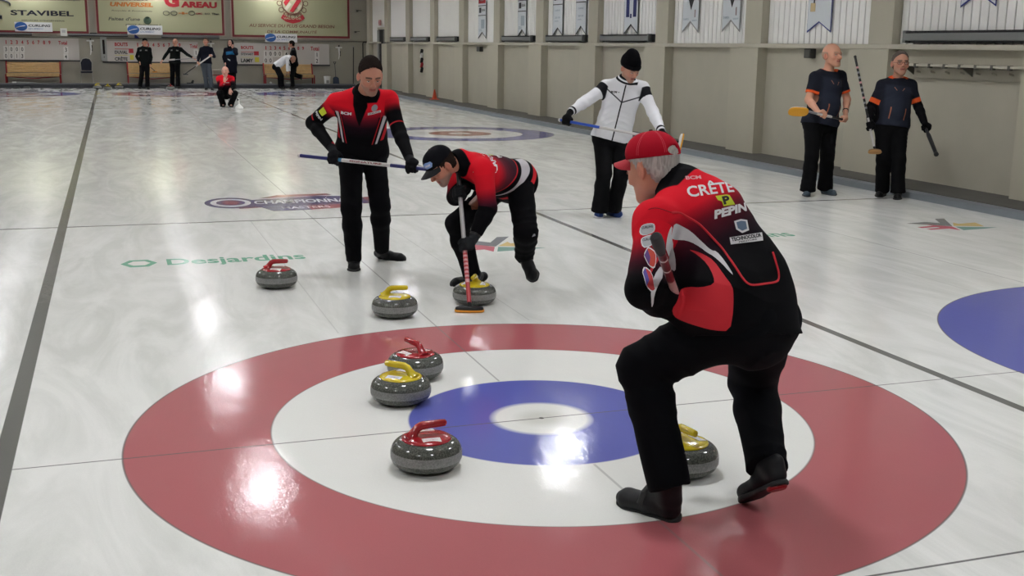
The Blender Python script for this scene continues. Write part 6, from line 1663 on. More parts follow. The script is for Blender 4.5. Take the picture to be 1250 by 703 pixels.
# knit hat
F = Field(0.02); M, c0, S = fw.M, fw.J['head'], fw.hs
def TW(x, y, z): return c0 + M @ (np.array([x, y, z]) * S)
F.ell(TW(0, -0.020, 0.055), np.array([0.090, 0.106, 0.100]) * S, M); F.ell(TW(0, -0.035, 0.125), np.array([0.060, 0.068, 0.055]) * S, M)
F.cut(TW(0, 0.05, 0.026), M @ unit(np.array([0, 0.18, -1.0])))
shell('knit_hat', F, 0.005, KNIT, fw.root, (12, 12, 14), 0.001, 2.0)
F = Field(0.02); F.ell(TW(0, -0.014, 0.045), np.array([0.0955, 0.110, 0.055]) * S, M); F.cut(TW(0, 0.05, 0.024), M @ unit(np.array([0, 0.18, -1.0]))); F.cut(TW(0, 0.05, 0.062), M @ unit(np.array([0, -0.18, 1.0])))
shell('hat_cuff', F, 0.005, KNIT, fw.root, (16, 16, 18))
P_ = fw.J['hipL'] + fw.fw_p * 0.105 + fw.up * (-0.01) + fw.lat_p * -0.02
b = MB(); b.lathe([(0, 0), (0.026, 0), (0.026, 0.004), (0, 0.005)], P_, 16, axis=fw.fw_p); b.build('pocket_badge', LGm, fw.root)
broom('blue and white curling broom held across by the man in the white jacket', A, B, [(0, 0.34, PB, 1), (0.34, 0.70, PW, 1), (0.70, 0.97, mat('handle_silver', (160, 158, 158), 0.3), 0.9)], CU * 0.9 + CR * 0.25, -CR * 0.9 + CU * 0.2, PADY, end=PW, head_len=0.17, covered=WPL)

# ================================================================== bald man by the wall
fb = Fig(joints('baldman'), -CF * 0.85 + CR * 0.46 + np.array([0, 0, -0.10]), size=1.04, girth=1.10, hs=1.17)
B, A = at(974, 133.2, 12.55), at(1031, 146.5, 13.32)
G1, G2 = mid(A, B, 0.47), mid(A, B, 0.03); hax = unit(B - A)
hR = lambda F, g: grip_hand(F, fb.J['wrR'], G1, hax, 0.0135, -CF + CU * 0.3, -1, 1.0, g)
hL = lambda F, g: grip_hand(F, fb.J['wrL'], G2, hax, 0.0135, -CF + CR * 0.6, 1, 1.0, g)
fb.body('person', 'bald man in short-sleeved navy top holding an orange-padded broom by the right wall', (206, 152, 126), (150, 120, 100), [hR, hL], 0.006)
def col_navy(f, orange=True, longs=False):
    def fn(V):
        s, l, d = tc(f, V)
        col = np.tile(np.array([42, 46, 58.]), (len(V), 1))
        pan = smoothstep(0.13, 0.17, np.abs(l)) ; col = mixm(col, np.maximum(pan, smoothstep(0.92, 0.99, s)), (32, 34, 43))
        fr = d > 0.0
        for sg in (1, -1):
            L = l * sg
            col = mixm(col, fr * sm_line(L - (0.045 + 0.35 * (s - 0.86)), 0, 0.0035) * (s > 0.82) * (s < 0.90), (176, 120, 96))
            col = mixm(col, fr * sm_line(L, 0.085, 0.005) * (s > 0.10) * (s < 0.38), (170, 104, 78))
        for sd in 'LR':
            t, dist = armdist(f, V, sd); sgn = 1 if sd == 'R' else -1
            on = (dist < 0.10) & (l * sgn > 0.16) & (t > 0.15)
            col = np.where((on & (t < 0.70))[:, None], (32, 34, 43), col)
            col = mixm(col, on * smoothstep(0.585, 0.615, t) * (t < 0.80), (232, 96, 48))
            if longs: col = np.where((on & (t >= 0.80))[:, None], (13, 13, 16), col)
        n = unit(f.J['head'] - f.J['neck']); h = (V - f.J['neck']) @ n
        col = mixm(col, collar_m(f, V, 0.12, 0.002) * ((V - f.J['neck']) @ f.fw_c < 0.055), (226, 92, 48))
        return col
    return fn
jk = fb.jacket('sport_top', col_navy(fb), 0.006, g=0.016, sleeve=('short', 'short'), hem=0.04, crease=0.004, seed=7.0, collar=0.012, cutneck=0.012, belly=0.02)
fb.trousers(lambda V: np.tile(np.array([12, 12, 14.]), (len(V), 1)), 0.008, seed=8.0, bag=0.026)
gsh = lambda V: np.tile(np.array([62, 74, 84.]), (len(V), 1))
fb.shoe(fb.root, 'L', gsh, mat('sole_dark_grey', (44, 46, 50), 0.6)); fb.shoe(fb.root, 'R', gsh, mat('sole_dark_grey', (44, 46, 50), 0.6))
w0, e0 = fb.J['wrL'], fb.J['elL']; da = unit(e0 - w0)
b = MB(); b.lathe([(0.033, -0.011), (0.036, -0.009), (0.036, 0.009), (0.033, 0.011)], w0 + da * 0.03, 18, axis=da); b.build('wristwatch', BLACK, fb.root, smooth=True)
# thin grey fringe above the ears
F = Field(0.01); M, c0, S = fb.M, fb.J['head'], fb.hs
def TB(x, y, z): return c0 + M @ (np.array([x, y, z]) * S)
F.ell(TB(0, -0.016, 0.020), np.array([0.0785, 0.0955, 0.070]) * S, M); F.cut(TB(0, 0, 0.055), M @ np.array([0, 0.3, 1.0])); F.cut(TB(0, 0.02, 0), M @ np.array([0, 1.0, 0.0])); F.cut(TB(0, 0, -0.035), M @ np.array([0, 0.2, -1.0]))
for sx in (-1, 1): F.sub('e', TB(sx * 0.088, -0.004, -0.014), np.array([0.024, 0.026, 0.034]) * S, M, 0.004)
shell('hair', F, 0.004, KNIT, fb.root, (168, 140, 122))
broom('curling broom with a flat orange pad held by the bald man', A, B, [(0, 0.30, PK, 0.95), (0.30, 0.62, PW, 1.1), (0.62, 0.97, PG, 1.0)], CR * 0.97 - CU * 0.12, CF * 0.55 + CU * 0.80, PADY, head_len=0.215, hw=0.062, ph=0.016, covered=PW)

# ================================================================== man with glasses, a broom in each hand
ff = Fig(joints('glasses'), -CF * 0.97 - CR * 0.02 + np.array([0, 0, -0.16]), size=1.0, girth=1.06, hs=1.18)
A, B = at(1044, 70, 13.05), at(1067.5, 182, 13.02); A2, B2 = at(1126.5, 147.5, 13.32), at(1143, 188.5, 12.55)
G1 = mid(A, B, 0.745); G2 = mid(A2, B2, 0.24); hx1, hx2 = unit(B - A), unit(B2 - A2)
hR = lambda F, g: grip_hand(F, ff.J['wrR'], G1, hx1, 0.0135, -CF + CR * 0.5, 1, 1.0, g)
hL = lambda F, g: grip_hand(F, ff.J['wrL'], G2, hx2, 0.016, CR * 0.7 - CF * 0.7, -1, 1.0, g)
ff.body('person', 'man with glasses in navy top with black sleeves carrying a broom in each hand', (192, 140, 116), (70, 60, 54), [hR, hL], 0.006, 0.15)
jk = ff.jacket('sport_top', col_navy(ff, longs=True), 0.006, g=0.016, hem=0.03, crease=0.004, seed=9.0, collar=0.012, cutneck=0.012, belly=0.015, sl_r=(0.058, 0.052, 0.047, 0.038))
ff.trousers(lambda V: np.tile(np.array([12, 12, 14.]), (len(V), 1)), 0.008, seed=10.0, bag=0.022)
ff.glove('R', hR, (16, 16, 18)); ff.glove('L', hL, (16, 16, 18))
ff.shoe(ff.root, 'L', (14, 14, 15)); ff.shoe(ff.root, 'R', (14, 14, 15))
ff.short_hair((84, 76, 70), lift=0.004, front=0.090, thick=0.002)
M, c0 = ff.M, ff.J['head']
def TG(x, y, z): return c0 + M @ (np.array([x, y, z]) * ff.hs)
b = MB()
for sx in (-1, 1):
    b.tube([TG(sx * 0.032 + 0.023 * math.cos(a), 0.096 - 0.003 * math.cos(a) * sx, 0.004 + 0.014 * math.sin(a)) for a in np.linspace(0, 2 * PI, 16)], 0.0018, 6)
    b.tube([TG(sx * 0.056, 0.094, 0.008), TG(sx * 0.077, 0.060, 0.010), TG(sx * 0.082, 0.0, 0.008)], 0.0018, 6)
b.tube([TG(-0.010, 0.099, 0.008), TG(0, 0.103, 0.010), TG(0.010, 0.099, 0.008)], 0.0018, 6)
b.build('glasses', mat('glasses_frame', (30, 28, 28), 0.3), ff.root)
bk = ff.pelvis + ff.up * 0.085 + ff.fw_p * 0.135
b = MB(); b.tube([bk - ff.lat_p * 0.015, bk + ff.lat_p * 0.015], 0.010, 8); b.build('belt_buckle', PG, ff.root)
broom('upright black and white broom with tan pad held by the man with glasses', A, B, [(0, 0.66, PK, 1), (0.66, 0.97, PW, 0.95)], CR * 0.9 - CU * 0.25, CU * 0.8 + CF * 0.3, mat('pad_tan', (176, 132, 80), 0.8), end=PK, head_len=0.15, hw=0.035, covered=mat('head_tan', (150, 116, 76), 0.7))
br = [o for o in scene.objects if o.name.startswith('curling_broom')][-1]
for k in range(9):
    b = MB(); b.tube([mid(A, B, 0.10 + 0.055 * k), mid(A, B, 0.122 + 0.055 * k)], 0.0139, 12); b.build('handle_band', PG if k % 3 else PPK, br, smooth=True)
t = empty('curling_broom', [float(x) for x in B2], 'plain black broom handle pointing down from a gloved hand of the man with glasses', 'broom', 'curling brooms')
b = MB(); b.tube([A2, mid(A2, B2, 0.35), mid(A2, B2, 0.45), mid(A2, B2, 0.97)], [0.015, 0.016, 0.024, 0.020], 14); b.build('handle', mat('handle_black_matte', (24, 25, 28), 0.6), t, smooth=True)
b = MB(); b.tube([mid(A2, B2, 0.96), B2], [0.024, 0.026], 14); b.build('end_cap', PK, t, smooth=True)

# ================================================================== skip in the foreground
sk = Fig(joints('skip'), -CR * 0.70 + CF * 0.72 + np.array([0, 0, -0.18]), tilt=-CR * 0.10 + CF * 0.10 + np.array([0, 0, 1]), size=1.0, girth=1.06)
A, B = at(801, 290, 3.50), at(846, 421, 4.36)
hax = unit(B - A)
G1, G2 = mid(A, B, 0.62), mid(A, B, 0.82)
hL = lambda F, g: grip_hand(F, sk.J['wrL'], G1, hax, 0.0135, CF * 0.3 + CU * 0.6, 1, 1.0, g)
hR = lambda F, g: grip_hand(F, sk.J['wrR'], G2, hax, 0.0135, CU * 0.6 + CR * 0.4, 1, 1.0, g)
sk.body('person', 'large crouching player in red cap and red-black jersey, seen from behind in the red ring', (196, 140, 116), (150, 145, 140), [hL, hR], 0.005)
def col_skip(V):
    s, l, d = tc(sk, V)
    x = s + 0.5 * l
    col = ramp(s - 0.35 * l, [(0.52, C_BLK), (0.70, (34, 16, 26)), (0.88, (92, 22, 36)), (1.05, (204, 24, 40)), (1.4, C_RED)])
    for sd in 'LR':
        t, dist = armdist(sk, V, sd); sgn = 1 if sd == 'R' else -1
        on = (dist < 0.09) & (t > 0.15) & (l * sgn > 0.17)
        c2 = ramp(t, [(0.0, C_RED), (0.35, (206, 24, 40)), (0.75, (60, 16, 30)), (1.0, C_BLK), (3, C_BLK)])
        col = np.where(on[:, None], c2, col)
    return mixm(col, collar_m(sk, V, 0.12, -0.004), C_BLK)
jk_skip = sk.jacket('jersey', col_skip, 0.005, g=0.030, hem=0.12, crease=0.006, seed=11.0, collar=0.075, sl_r=(0.066, 0.066, 0.062, 0.050), f=0.8, fine=True, hipcover=False, hem_pt=at(905, 408, 4.0), hem_dir=-CU, low=lambda F: (F.cap(at(866, 315, 4.08), at(856, 380, 4.04), 0.095, 0.110, k=0.06), F.cap(at(862, 268, 4.14), at(897, 345, 4.13), 0.150, 0.178, k=0.07), F.cap(at(897, 345, 4.13), at(908, 386, 4.12), 0.178, 0.150, k=0.07), F.cap(at(882, 368, 3.99), at(917, 370, 4.14), 0.158, 0.142, k=0.06)))
sk.trousers(lambda V: np.tile(np.array([6, 7, 11.]), (len(V), 1)), 0.006, g=0.020, seed=12.0, bag=0.004, crease=0.009, r=(0.096, 0.072, 0.064, 0.052))
sk.glove('L', hL, (14, 14, 16)); sk.glove('R', hR, (14, 14, 16))
sk.shoe(sk.root, 'L', (22, 23, 26), vox=0.005)
sr_ = sk.shoe(sk.root, 'R', (22, 23, 26), mat('sole_black', (16, 16, 18), 0.6), vox=0.005)
# strap over the near shoe and red slider disc under the raised heel
J = sk.J
d = unit(J['toL'] - J['heL']); L = lambda f, l, z: J['heL'] + (J['toL'] - J['heL']) * f + np.cross(d, (0, 0, 1)) * l + np.array([0, 0, z])
b = MB(); b.tube([L(0.52, -0.048, 0.045), L(0.50, -0.035, 0.084), L(0.49, 0, 0.104), L(0.48, 0.030, 0.088), L(0.48, 0.048, 0.050)], 0.019, 10, flat=(unit((0, 0, 1)), 0.4)); b.build('shoe_strap', mat('strap_black', (20, 21, 23), 0.5), sk.root, smooth=True)
d = unit(J['toR'] - J['heR']); up_ = unit(J['anR'] - mid(J['heR'], J['toR'], 0.25)); up_ = unit(up_ - d * (up_ @ d))
b = MB(); b.lathe([(0, -0.010), (0.032, -0.010), (0.038, -0.004), (0.038, 0.004), (0, 0.004)], J['heR'] + (J['toR'] - J['heR']) * 0.20, 24, axis=up_); b.build('slider_disc', mat('slider_red', (150, 14, 24), 0.4), sr_)
hat, T, Mt = cap_hat(sk, (164, 16, 36), (172, 30, 46), brim_len=0.072, opening=True, tilt=0.16)
HG = (168, 164, 160)
sk.short_hair(HG, lift=0.002, front=0.02, nape=-0.072)
bh = bvh_of(hat)
SEAM = mat('cap_seam', (206, 70, 84), 0.8)
for ang in (0.5, 1.55, 2.6, -0.5, -1.55, -2.6):
    for off in (-0.035, 0.035):
        b = MB(); pts = []
        for q in np.linspace(0.12, 1.35, 14):
            p = T(0.0, 0, 0.012) + Mt @ (np.array([0.12 * math.cos(q) * math.sin(ang + off), 0.14 * math.cos(q) * math.cos(ang + off), 0.13 * math.sin(q)]))
            hit = bh.find_nearest(Vector(p - ORIGIN[hat.name])); pts.append(np.array(hit[0]) + ORIGIN[hat.name] + np.array(hit[1]) * 0.0006)
        b.tube(pts, 0.0008, 4); b.build('stitch', SEAM, hat)
broom('dark-knobbed broom tucked under the arm of the large crouching player in red cap', A, B, [(0.10, 0.34, PDR, 1), (0.34, 0.90, mat('handle_rose', (190, 150, 148), 0.3), 1), (0.90, 0.98, PK, 0.9)], CR, -CF * 0.3 + CU * 0.9, BLACK, end=None, rad=0.0135)
br = [o for o in scene.objects if o.name.startswith('curling_broom')][-1]
b = MB(); b.tube([A - hax * 0.012, A, A + hax * 0.05, A + hax * 0.11], [0.012, 0.019, 0.020, 0.0145], 16); b.build('knob', mat('knob_rubber', (44, 42, 46), 0.8), br, smooth=True)
for q in (0.16, 0.245):
    b = MB(); b.tube([mid(A, B, q), mid(A, B, q + 0.008)], 0.0141, 12); b.build('handle_band', PW, br, smooth=True)
b = MB(); b.tube([mid(A, B, 0.06) - CR * 0.014 - CF * 0.004, mid(A, B, 0.34) - CR * 0.012 - CF * 0.004], 0.0035, 6); b.build('handle_stripe', PG, br, smooth=True)
# printed panels of the skip's jersey, in metres across the back (right, up) from the pelvis
PRINTS = {
    'white_back': [(-0.2821, 0.3467), (-0.2551, 0.3401), (-0.2174, 0.3216), (-0.1796, 0.2817), (-0.1521, 0.2527), (-0.1356, 0.251), (-0.1157, 0.2199), (-0.089, 0.1634), (-0.1066, 0.1817), (-0.1246, 0.2071), (-0.1477, 0.2328), (-0.1689, 0.2471), (-0.1875, 0.2643), (-0.2194, 0.2846), (-0.2477, 0.2912), (-0.288, 0.2904), (-0.2957, 0.2956), (-0.2919, 0.3182)],
    'white_side': [(-0.2907, 0.3407), (-0.2964, 0.2956), (-0.2751, 0.2537), (-0.267, 0.2142), (-0.2671, 0.1802), (-0.282, 0.192), (-0.3206, 0.2497), (-0.3167, 0.2778), (-0.305, 0.3177)],
    'white_sleeve': [(-0.3373, 0.205), (-0.3695, 0.1636), (-0.3822, 0.1202), (-0.3763, 0.0631), (-0.37, 0.0631), (-0.3695, 0.1013), (-0.3541, 0.1378), (-0.3342, 0.1638)],
    'red_sleeve': [(-0.3482, 0.2353), (-0.3781, 0.191), (-0.3932, 0.1554), (-0.3902, 0.1283), (-0.3848, 0.1283), (-0.3852, 0.1554), (-0.3703, 0.1855), (-0.342, 0.2271)],
    'red_flash': [(-0.2297, 0.259), (-0.199, 0.2501), (-0.1761, 0.2386), (-0.1497, 0.2186), (-0.1234, 0.1677), (-0.0992, 0.1285), (-0.0968, 0.1007), (-0.0983, 0.0455), (-0.1033, -0.0209), (-0.156, -0.0191), (-0.1987, -0.0083), (-0.247, 0.0081), (-0.2856, 0.0294), (-0.2987, 0.0523), (-0.2787, 0.0798), (-0.2664, 0.1159), (-0.2373, 0.1286), (-0.1987, 0.1257), (-0.1581, 0.1369), (-0.1568, 0.163), (-0.1714, 0.208), (-0.1975, 0.2374)],
    'piping': [(-0.2934, 0.3814), (-0.2612, 0.3862), (-0.2293, 0.3697), (-0.1941, 0.3516), (-0.1707, 0.3282), (-0.144, 0.2968), (-0.113, 0.2595), (-0.094, 0.2198), (-0.0743, 0.1817), (-0.0615, 0.1564), (-0.0443, 0.1371), (-0.0224, 0.1332), (0.0258, 0.1391), (0.0728, 0.144), (0.0862, 0.154), (0.0878, 0.1797), (0.0813, 0.2082), (0.0738, 0.2517)],
    'seam': [(-0.372, 0.392), (-0.352, 0.398), (-0.33, 0.394), (-0.2934, 0.3814)],
    'pepin_logo': [(-0.1254, 0.4463), (-0.0853, 0.4524), (-0.0729, 0.4508), (-0.0546, 0.4174), (-0.099, 0.410), (-0.1036, 0.4271), (-0.1181, 0.4314)],
    'shield': [(-0.0633, 0.3573), (-0.0376, 0.3653), (-0.0115, 0.3633), (-0.0092, 0.3261), (-0.0372, 0.3152), (-0.0584, 0.3281)],
    'plate': [(-0.0852, 0.2987), (-0.0831, 0.2741), (0.0418, 0.2905), (0.0447, 0.3208)],
    'patch1': [(-0.405, 0.309), (-0.400, 0.333), (-0.385, 0.343), (-0.356, 0.345), (-0.352, 0.330), (-0.357, 0.312), (-0.390, 0.300)],
    'patch2': [(-0.403, 0.287), (-0.392, 0.298), (-0.362, 0.306), (-0.354, 0.290), (-0.362, 0.272), (-0.378, 0.262), (-0.398, 0.258)],
    'patch3': [(-0.398, 0.234), (-0.385, 0.259), (-0.378, 0.263), (-0.355, 0.244), (-0.357, 0.210), (-0.365, 0.186), (-0.383, 0.196), (-0.392, 0.217)],
    'patch4': [(-0.407, 0.180), (-0.397, 0.198), (-0.374, 0.177), (-0.369, 0.128), (-0.364, 0.115), (-0.377, 0.109), (-0.396, 0.128), (-0.403, 0.161)],
}
def chaikin(p, n=1, closed=True):
    p = [np.array(q, float) for q in p]
    for _ in range(n):
        o = []
        m = len(p) if closed else len(p) - 1
        if not closed: o.append(p[0])
        for i in range(m):
            a, b_ = p[i], p[(i + 1) % len(p)]; o += [a * 0.75 + b_ * 0.25, a * 0.25 + b_ * 0.75]
        if not closed: o.append(p[-1])
        p = o
    return p
bs = bvh_of(jk_skip); pc = sk.pelvis; RC = 0.8
def panel(key, m, name, lift=0.0016, smooth=1):
    return decal_poly(jk_skip, bs, chaikin(PRINTS[key], smooth), pc, CR, CU, m, name, lift, 0.010, RC)
JW = mat('jersey_white', (198, 194, 198), 0.8); JR = mat('jersey_red', (196, 28, 42), 0.8); JK = mat('jersey_black', (10, 10, 14), 0.85)
for key, m, nm in (('white_back', JW, 'white_panel'), ('white_side', JW, 'white_panel'), ('white_sleeve', JW, 'white_panel'), ('red_sleeve', JR, 'red_panel'), ('red_flash', JR, 'red_panel')):
    panel(key, m, nm, 0.0016 if nm == 'white_panel' else 0.0012)
def surf(x, y, lift=0.002):
    p = pc + CR * x + CU * y - CF * RC
    hit = bs.ray_cast(Vector(p - ORIGIN[jk_skip.name]), Vector(CF), 2.0)
    if hit[0] is None: hit = bs.find_nearest(Vector(p + CF * RC - ORIGIN[jk_skip.name]))
    return np.array(hit[0]) + ORIGIN[jk_skip.name] + np.array(hit[1]) * lift
def piping(key, m, r, name):
    q = chaikin(PRINTS[key], 2, False); pts = []
    for a_, b2 in zip(q, q[1:]):
        k = max(1, int(np.linalg.norm(b2 - a_) / 0.006))
        pts += [surf(*(a_ + (b2 - a_) * i / k), 0.001) for i in range(k)]
    b = MB(); b.tube(pts, r, 6); b.build(name, m, jk_skip, smooth=True)
piping('piping', JR, 0.0042, 'piping'); piping('seam', mat('jersey_seam', (120, 14, 26), 0.8), 0.0012, 'seam')
for key, c1, c2, tx in (('patch1', (176, 176, 180), None, 'CURLING'), ('patch2', (170, 170, 174), None, 'CURLING'), ('patch3', (196, 66, 50), (96, 60, 128), ''), ('patch4', (190, 56, 60), (84, 70, 150), '')):
    ps = PRINTS[key]; cc = np.mean(np.array(ps), 0)
    decal_poly(jk_skip, bs, chaikin([cc + (np.array(q) - cc) * 1.0 for q in ps], 1), pc, CR, CU, LM, 'sleeve_patch', 0.0016, 0.010, RC)
    decal_poly(jk_skip, bs, chaikin([cc + (np.array(q) - cc) * 0.86 for q in ps], 1), pc, CR, CU, mat('patch_%d' % c1[1], c1, 0.7), 'sleeve_patch', 0.0026, 0.010, RC)
    if c2: decal_poly(jk_skip, bs, [cc + (np.array(q) - cc) * 0.86 for q in (ps[:2] + [tuple(cc)] + ps[6:])], pc, CR, CU, mat('patch_%d' % c2[2], c2, 0.7), 'sleeve_patch', 0.0036, 0.010, RC)
    if tx: decal_text(jk_skip, bs, tx, pc + CR * cc[0] + CU * (cc[1] + 0.006), CR + CU * 0.15, CU, (0.036, 0.009), mat('print_dark_grey', (70, 70, 74), 0.7), 'sleeve_patch', 0.04, 0, 0.0036, reach=RC)
def skt(txt, x, y, ang, wh, m, nm, bold=0.03, shear=0.0, lift=0.0016):
    e = CR * math.cos(ang) + CU * math.sin(ang); u = CU * math.cos(ang) - CR * math.sin(ang)
    return decal_text(jk_skip, bs, txt, pc + CR * x + CU * y, e, u, wh, m, nm, bold, shear, lift, reach=RC)
skt('CRÊTE', -0.1385, 0.478, 0.14, (0.172, 0.052), LM, 'name_print', 0.022)
skt('BCM', -0.192, 0.5175, 0.05, (0.055, 0.014), mat('print_rose', (214, 150, 156), 0.7), 'collar_print', 0.04)
panel('pepin_logo', LY, 'sponsor_print', 0.0016, 0)
skt('P', -0.088, 0.4320, 0.2, (0.026, 0.030), LK, 'sponsor_print', 0.05, 0, 0.003)
skt('PEPIN', -0.070, 0.396, 0.265, (0.142, 0.030), LM, 'sponsor_print', 0.05, 0.25)
panel('shield', LM, 'sponsor_print', 0.0016, 0)
cc = np.mean(np.array(PRINTS['shield']), 0)
decal_poly(jk_skip, bs, [cc + (np.array(q) - cc) * 0.72 for q in PRINTS['shield']], pc, CR, CU, mat('print_steel', (84, 104, 128), 0.7), 'sponsor_print', 0.0028, 0.010, RC)
panel('plate', LM, 'sponsor_print', 0.0016, 0)
skt('TECHNOCOLOR', -0.0215, 0.3005, 0.165, (0.118, 0.014), LK, 'sponsor_print', 0.05, 0, 0.0030)
skt('PEINTURE', -0.019, 0.288, 0.165, (0.070, 0.005), LK, 'sponsor_print', 0.02, 0, 0.0030)
# ================================================================== people at the far end
def simple(name, label, face, skin, brow, coat, tr, hands, size=1.0, tilt=(0, 0, 1), hem=0.06, collar=0.03, vox=0.011, hair=None, belly=0.0, shoe=(14, 14, 15), sl=(0.066, 0.054, 0.048, 0.040), jn='jacket', bag=0.018, g=0.018, low=None, stub=0.0, jmat=None):
    f = Fig(joints(name), face, tilt, size, hs=1.14)
    hs = [(lambda h: (lambda F, g_: h(f, F, g_)))(h) for h in hands]
    f.body('person', label, skin, brow, hs, vox * 0.8, stub)
    f.jacket(jn, (lambda V: coat(f, V)) if callable(coat) else coat, vox * 0.8, g=g, hem=hem, collar=collar, sl_r=sl, crease=0.004, seed=size * 7 + hem, belly=belly, low=(lambda F: low(f, F)) if low else None)
    f.trousers(tr, vox, bag=bag)
    for sd in 'LR': f.shoe(f.root, sd, shoe, vox=vox * 0.7)
    if hair is not None: f.short_hair(hair, vox=0.008, lift=0.007, thick=0.006)
    return f
def oh(sd, direction, palm, curl=0.4, s=1.0):
    return lambda f, F, g: open_hand(F, f.J['wr' + sd], direction if direction is not None else f.J['wr' + sd] - f.J['el' + sd], palm, 1 if sd == 'R' else -1, s, curl, g)
DN = np.array([0, 0, -1.])
SK = (196, 146, 122)
def kcoat(f, V):
    s, l, d = tc(f, V); col = np.tile(np.array([16, 20, 20.]), (len(V), 1))
    m = (d > 0) & (np.abs(s - 0.86) < 0.05) & (np.abs(np.abs(l) - 0.10) < 0.035); return np.where(m[:, None], (130, 134, 132), col)
f = simple('blackcap', 'man in black jacket and black cap standing left of the middle bench', -CF * 0.9 + CR * 0.3, SK, (40, 30, 26), kcoat, (12, 12, 14), [oh('L', None, CR), oh('R', None, -CR)], hem=0.14)
cap_hat(f, (16, 16, 18), (16, 16, 18), vox=0.007, brim_len=0.06)
broom('short orange-headed broom hanging from the hand of the man in black cap', at(183.5, 82, 40.85), at(189, 86.5, 40.7), [(0, 0.96, PK, 1)], CR, CU, PAD, head_len=0.17)
f = simple('spreadarms', 'bald man in black jacket spreading both arms in front of the middle scoreboard', -CF * 0.95 + np.array([0, 0, -0.1]), (206, 156, 132), (120, 100, 90), kcoat, (12, 12, 14), [oh('L', None, DN), oh('R', None, DN)], hem=0.04)
broom('thin white and grey broom held at waist level by the man with spread arms', at(205.5, 73.2, 41.42), at(241.5, 71, 41.40), [(0, 0.22, PW, 2.2), (0.22, 0.97, PG, 0.9)], CF, -CU, PK, rad=0.014, head_len=0.15)
def ktop(f, V): return np.tile(np.array([18, 20, 30.]), (len(V), 1))
Ab, Bb = at(259, 66.8, 40.55), at(226.5, 89.8, 40.2)
f = simple('greytrousers', 'man in dark sweater and grey trousers holding a white broom diagonally', -CF * 0.95 + CR * 0.05, SK, (70, 56, 46), ktop, (70, 76, 84), [lambda f, F, g: grip_hand(F, f.J['wrL'], mid(Ab, Bb, 0.06), unit(Bb - Ab), 0.02, -CF, -1, 1.0, g), lambda f, F, g: grip_hand(F, f.J['wrR'], mid(Ab, Bb, 0.50), unit(Bb - Ab), 0.02, -CF, 1, 1.0, g)], hem=0.02, collar=0.01, hair=(74, 62, 52))
broom('white broom with dark lower end held diagonally by the man in grey trousers', Ab, Bb, [(0, 0.62, PW, 1.5), (0.62, 0.97, PK, 1)], CR * 0.97 + CU * 0.1, CU, PK, rad=0.016, head_len=0.18)
def park(f, V):
    s, l, d = tc(f, V); col = np.tile(np.array([20, 22, 32.]), (len(V), 1))
    m = (d > 0.02) & (s > 0.60) & (s < 0.84) & (np.abs(l) < 0.16); col = np.where(m[:, None], (44, 108, 158), col)
    m = (d > 0.02) & (np.abs(s - (0.22 + 1.2 * (l - 0.05))) < 0.045) & (l > 0.0) & (l < 0.10); return np.where(m[:, None], (190, 196, 200), col)
f = simple('parka', 'person in long dark hooded parka with blue chest band and a hand at the mouth', -CF * 0.95 - CR * 0.05, (196, 150, 132), (60, 46, 40), park, (12, 12, 14), [oh('L', (f.J['wrL'] * 0 + np.array([0, 0, 1.0])), CF, 0.6), oh('R', None, -CR)], hem=0.36, collar=0.03, g=0.03, sl=(0.078, 0.068, 0.062, 0.050),
           low=lambda f, F: F.cap(f.pelvis, f.pelvis - f.up * 0.42, 0.175, 0.185, flat=(f.fw_p, 0.85), k=0.05), jn='parka')
F = Field(0.02); c0, M = f.J['head'], f.M
F.ell(c0 + M @ np.array([0, -0.030, 0.020]), np.array([0.115, 0.120, 0.140]), M); F.cap(c0 + M @ np.array([0, -0.03, -0.06]), f.J['neck'], 0.115, 0.12)
F.sub('e', c0 + M @ np.array([0, 0.095, -0.005]), np.array([0.072, 0.075, 0.095]), M, 0.01); F.sub('e', c0 + M @ np.array([0, 0.01, -0.0]), np.array([0.078, 0.095, 0.115]), M, 0.005)
shell('hood', F, 0.010, CLOTH, f.root, (14, 14, 20))
F = Field(0.01); F.ell(c0 + M @ np.array([0, -0.01, 0.036]), np.array([0.083, 0.100, 0.094]), M); F.cut(c0 + M @ np.array([0, 0.06, 0.045]), M @ unit(np.array([0, 0.8, -0.6]))); shell('hair', F, 0.010, KNIT, f.root, (26, 20, 18))
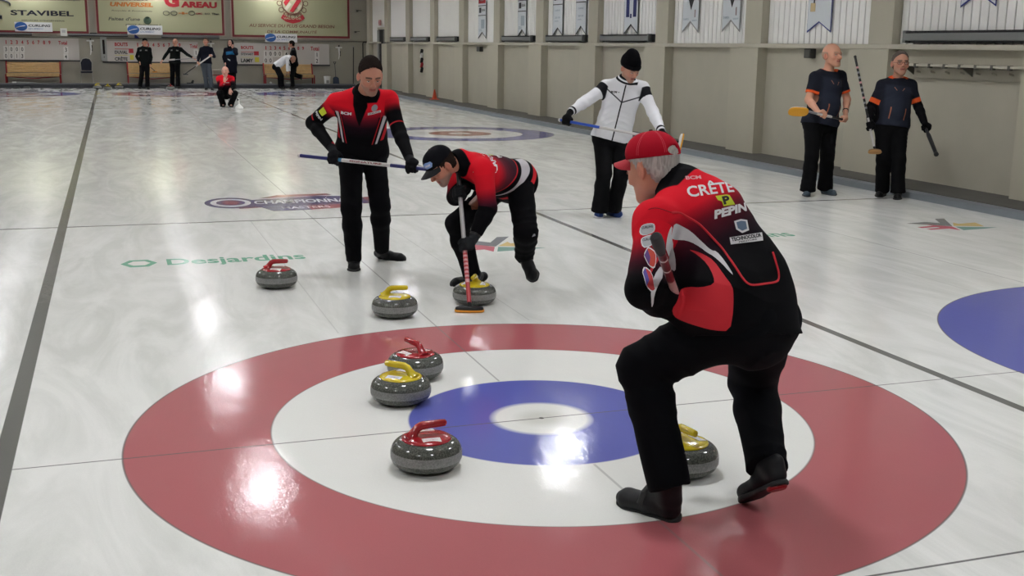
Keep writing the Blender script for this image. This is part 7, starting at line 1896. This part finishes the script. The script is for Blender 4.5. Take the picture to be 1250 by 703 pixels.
def redj(f, V):
    s, l, d = tc(f, V); col = ramp(s, [(0.3, C_BLK), (0.55, (40, 12, 22)), (0.72, (170, 24, 38)), (0.9, C_RED), (1.3, C_RED)])
    for sd in 'LR':
        t, dist = armdist(f, V, sd); sgn = 1 if sd == 'R' else -1
        on = (dist < 0.09) & (t > 0.3) & (l * sgn > 0.1); col = np.where(on[:, None], ramp(t, [(0.3, C_RED), (0.55, (50, 14, 26)), (0.8, C_BLK), (3, C_BLK)]), col)
    m = (d > 0.04) & (np.abs(s - 0.80) < 0.03) & (l < -0.03) & (l > -0.13); return np.where(m[:, None], (190, 180, 180), col)
f = simple('crouch', 'bald player in red jersey squatting far down the ice with a hand on his mouth', -CF * 0.95 + np.array([0, 0, -0.12]), (208, 158, 140), (130, 110, 100), redj, (12, 12, 14), [oh('L', -CF * 0.4 + DN, CF, 0.5), oh('R', np.array([0, 0, 1.0]) - CR * -0.1, CF, 0.5)], hem=0.02, jn='jersey', vox=0.009)
def whj(f, V):
    s, l, d = tc(f, V); col = np.tile(np.array([222, 222, 226.]), (len(V), 1)); m = (s > 0.80) & (s < 0.88) & (np.abs(l) < 0.06) & (d < 0); return np.where(m[:, None], (90, 90, 96), col)
simple('bentwhite', 'player in white jacket bending down in front of the right bench', CR * 0.75 - CF * 0.1 + DN * 0.7, (150, 112, 96), (60, 50, 46), whj, (12, 12, 16), [oh('L', None, -CR), oh('R', None, -CR)], hem=0.0, tilt=CR * 0.8 + np.array([0, 0, 0.6]))
f = simple('blackwalker', 'dark-haired person in black walking left past the right bench with one foot raised', -CR * 0.95 - CF * 0.1, (176, 128, 108), (30, 24, 22), (16, 17, 20), (12, 12, 14), [oh('L', None, -CR), oh('R', None, -CR)], hem=0.05, hair=(26, 22, 20))
# ------------------------------------------------------------------ light and view
wd = bpy.data.worlds.new('world'); scene.world = wd; wd.use_nodes = True
wd.node_tree.nodes['Background'].inputs['Color'].default_value = (0.8, 0.85, 0.9, 1)
wd.node_tree.nodes['Background'].inputs['Strength'].default_value = 0.15
scene.view_settings.view_transform = 'Standard'; scene.view_settings.look = 'None'
scene.view_settings.exposure = 0.14; scene.view_settings.gamma = 1.0
scene.view_settings.use_curve_mapping = False
scene.cycles.use_denoising = True
scene.cycles.max_bounces = 6
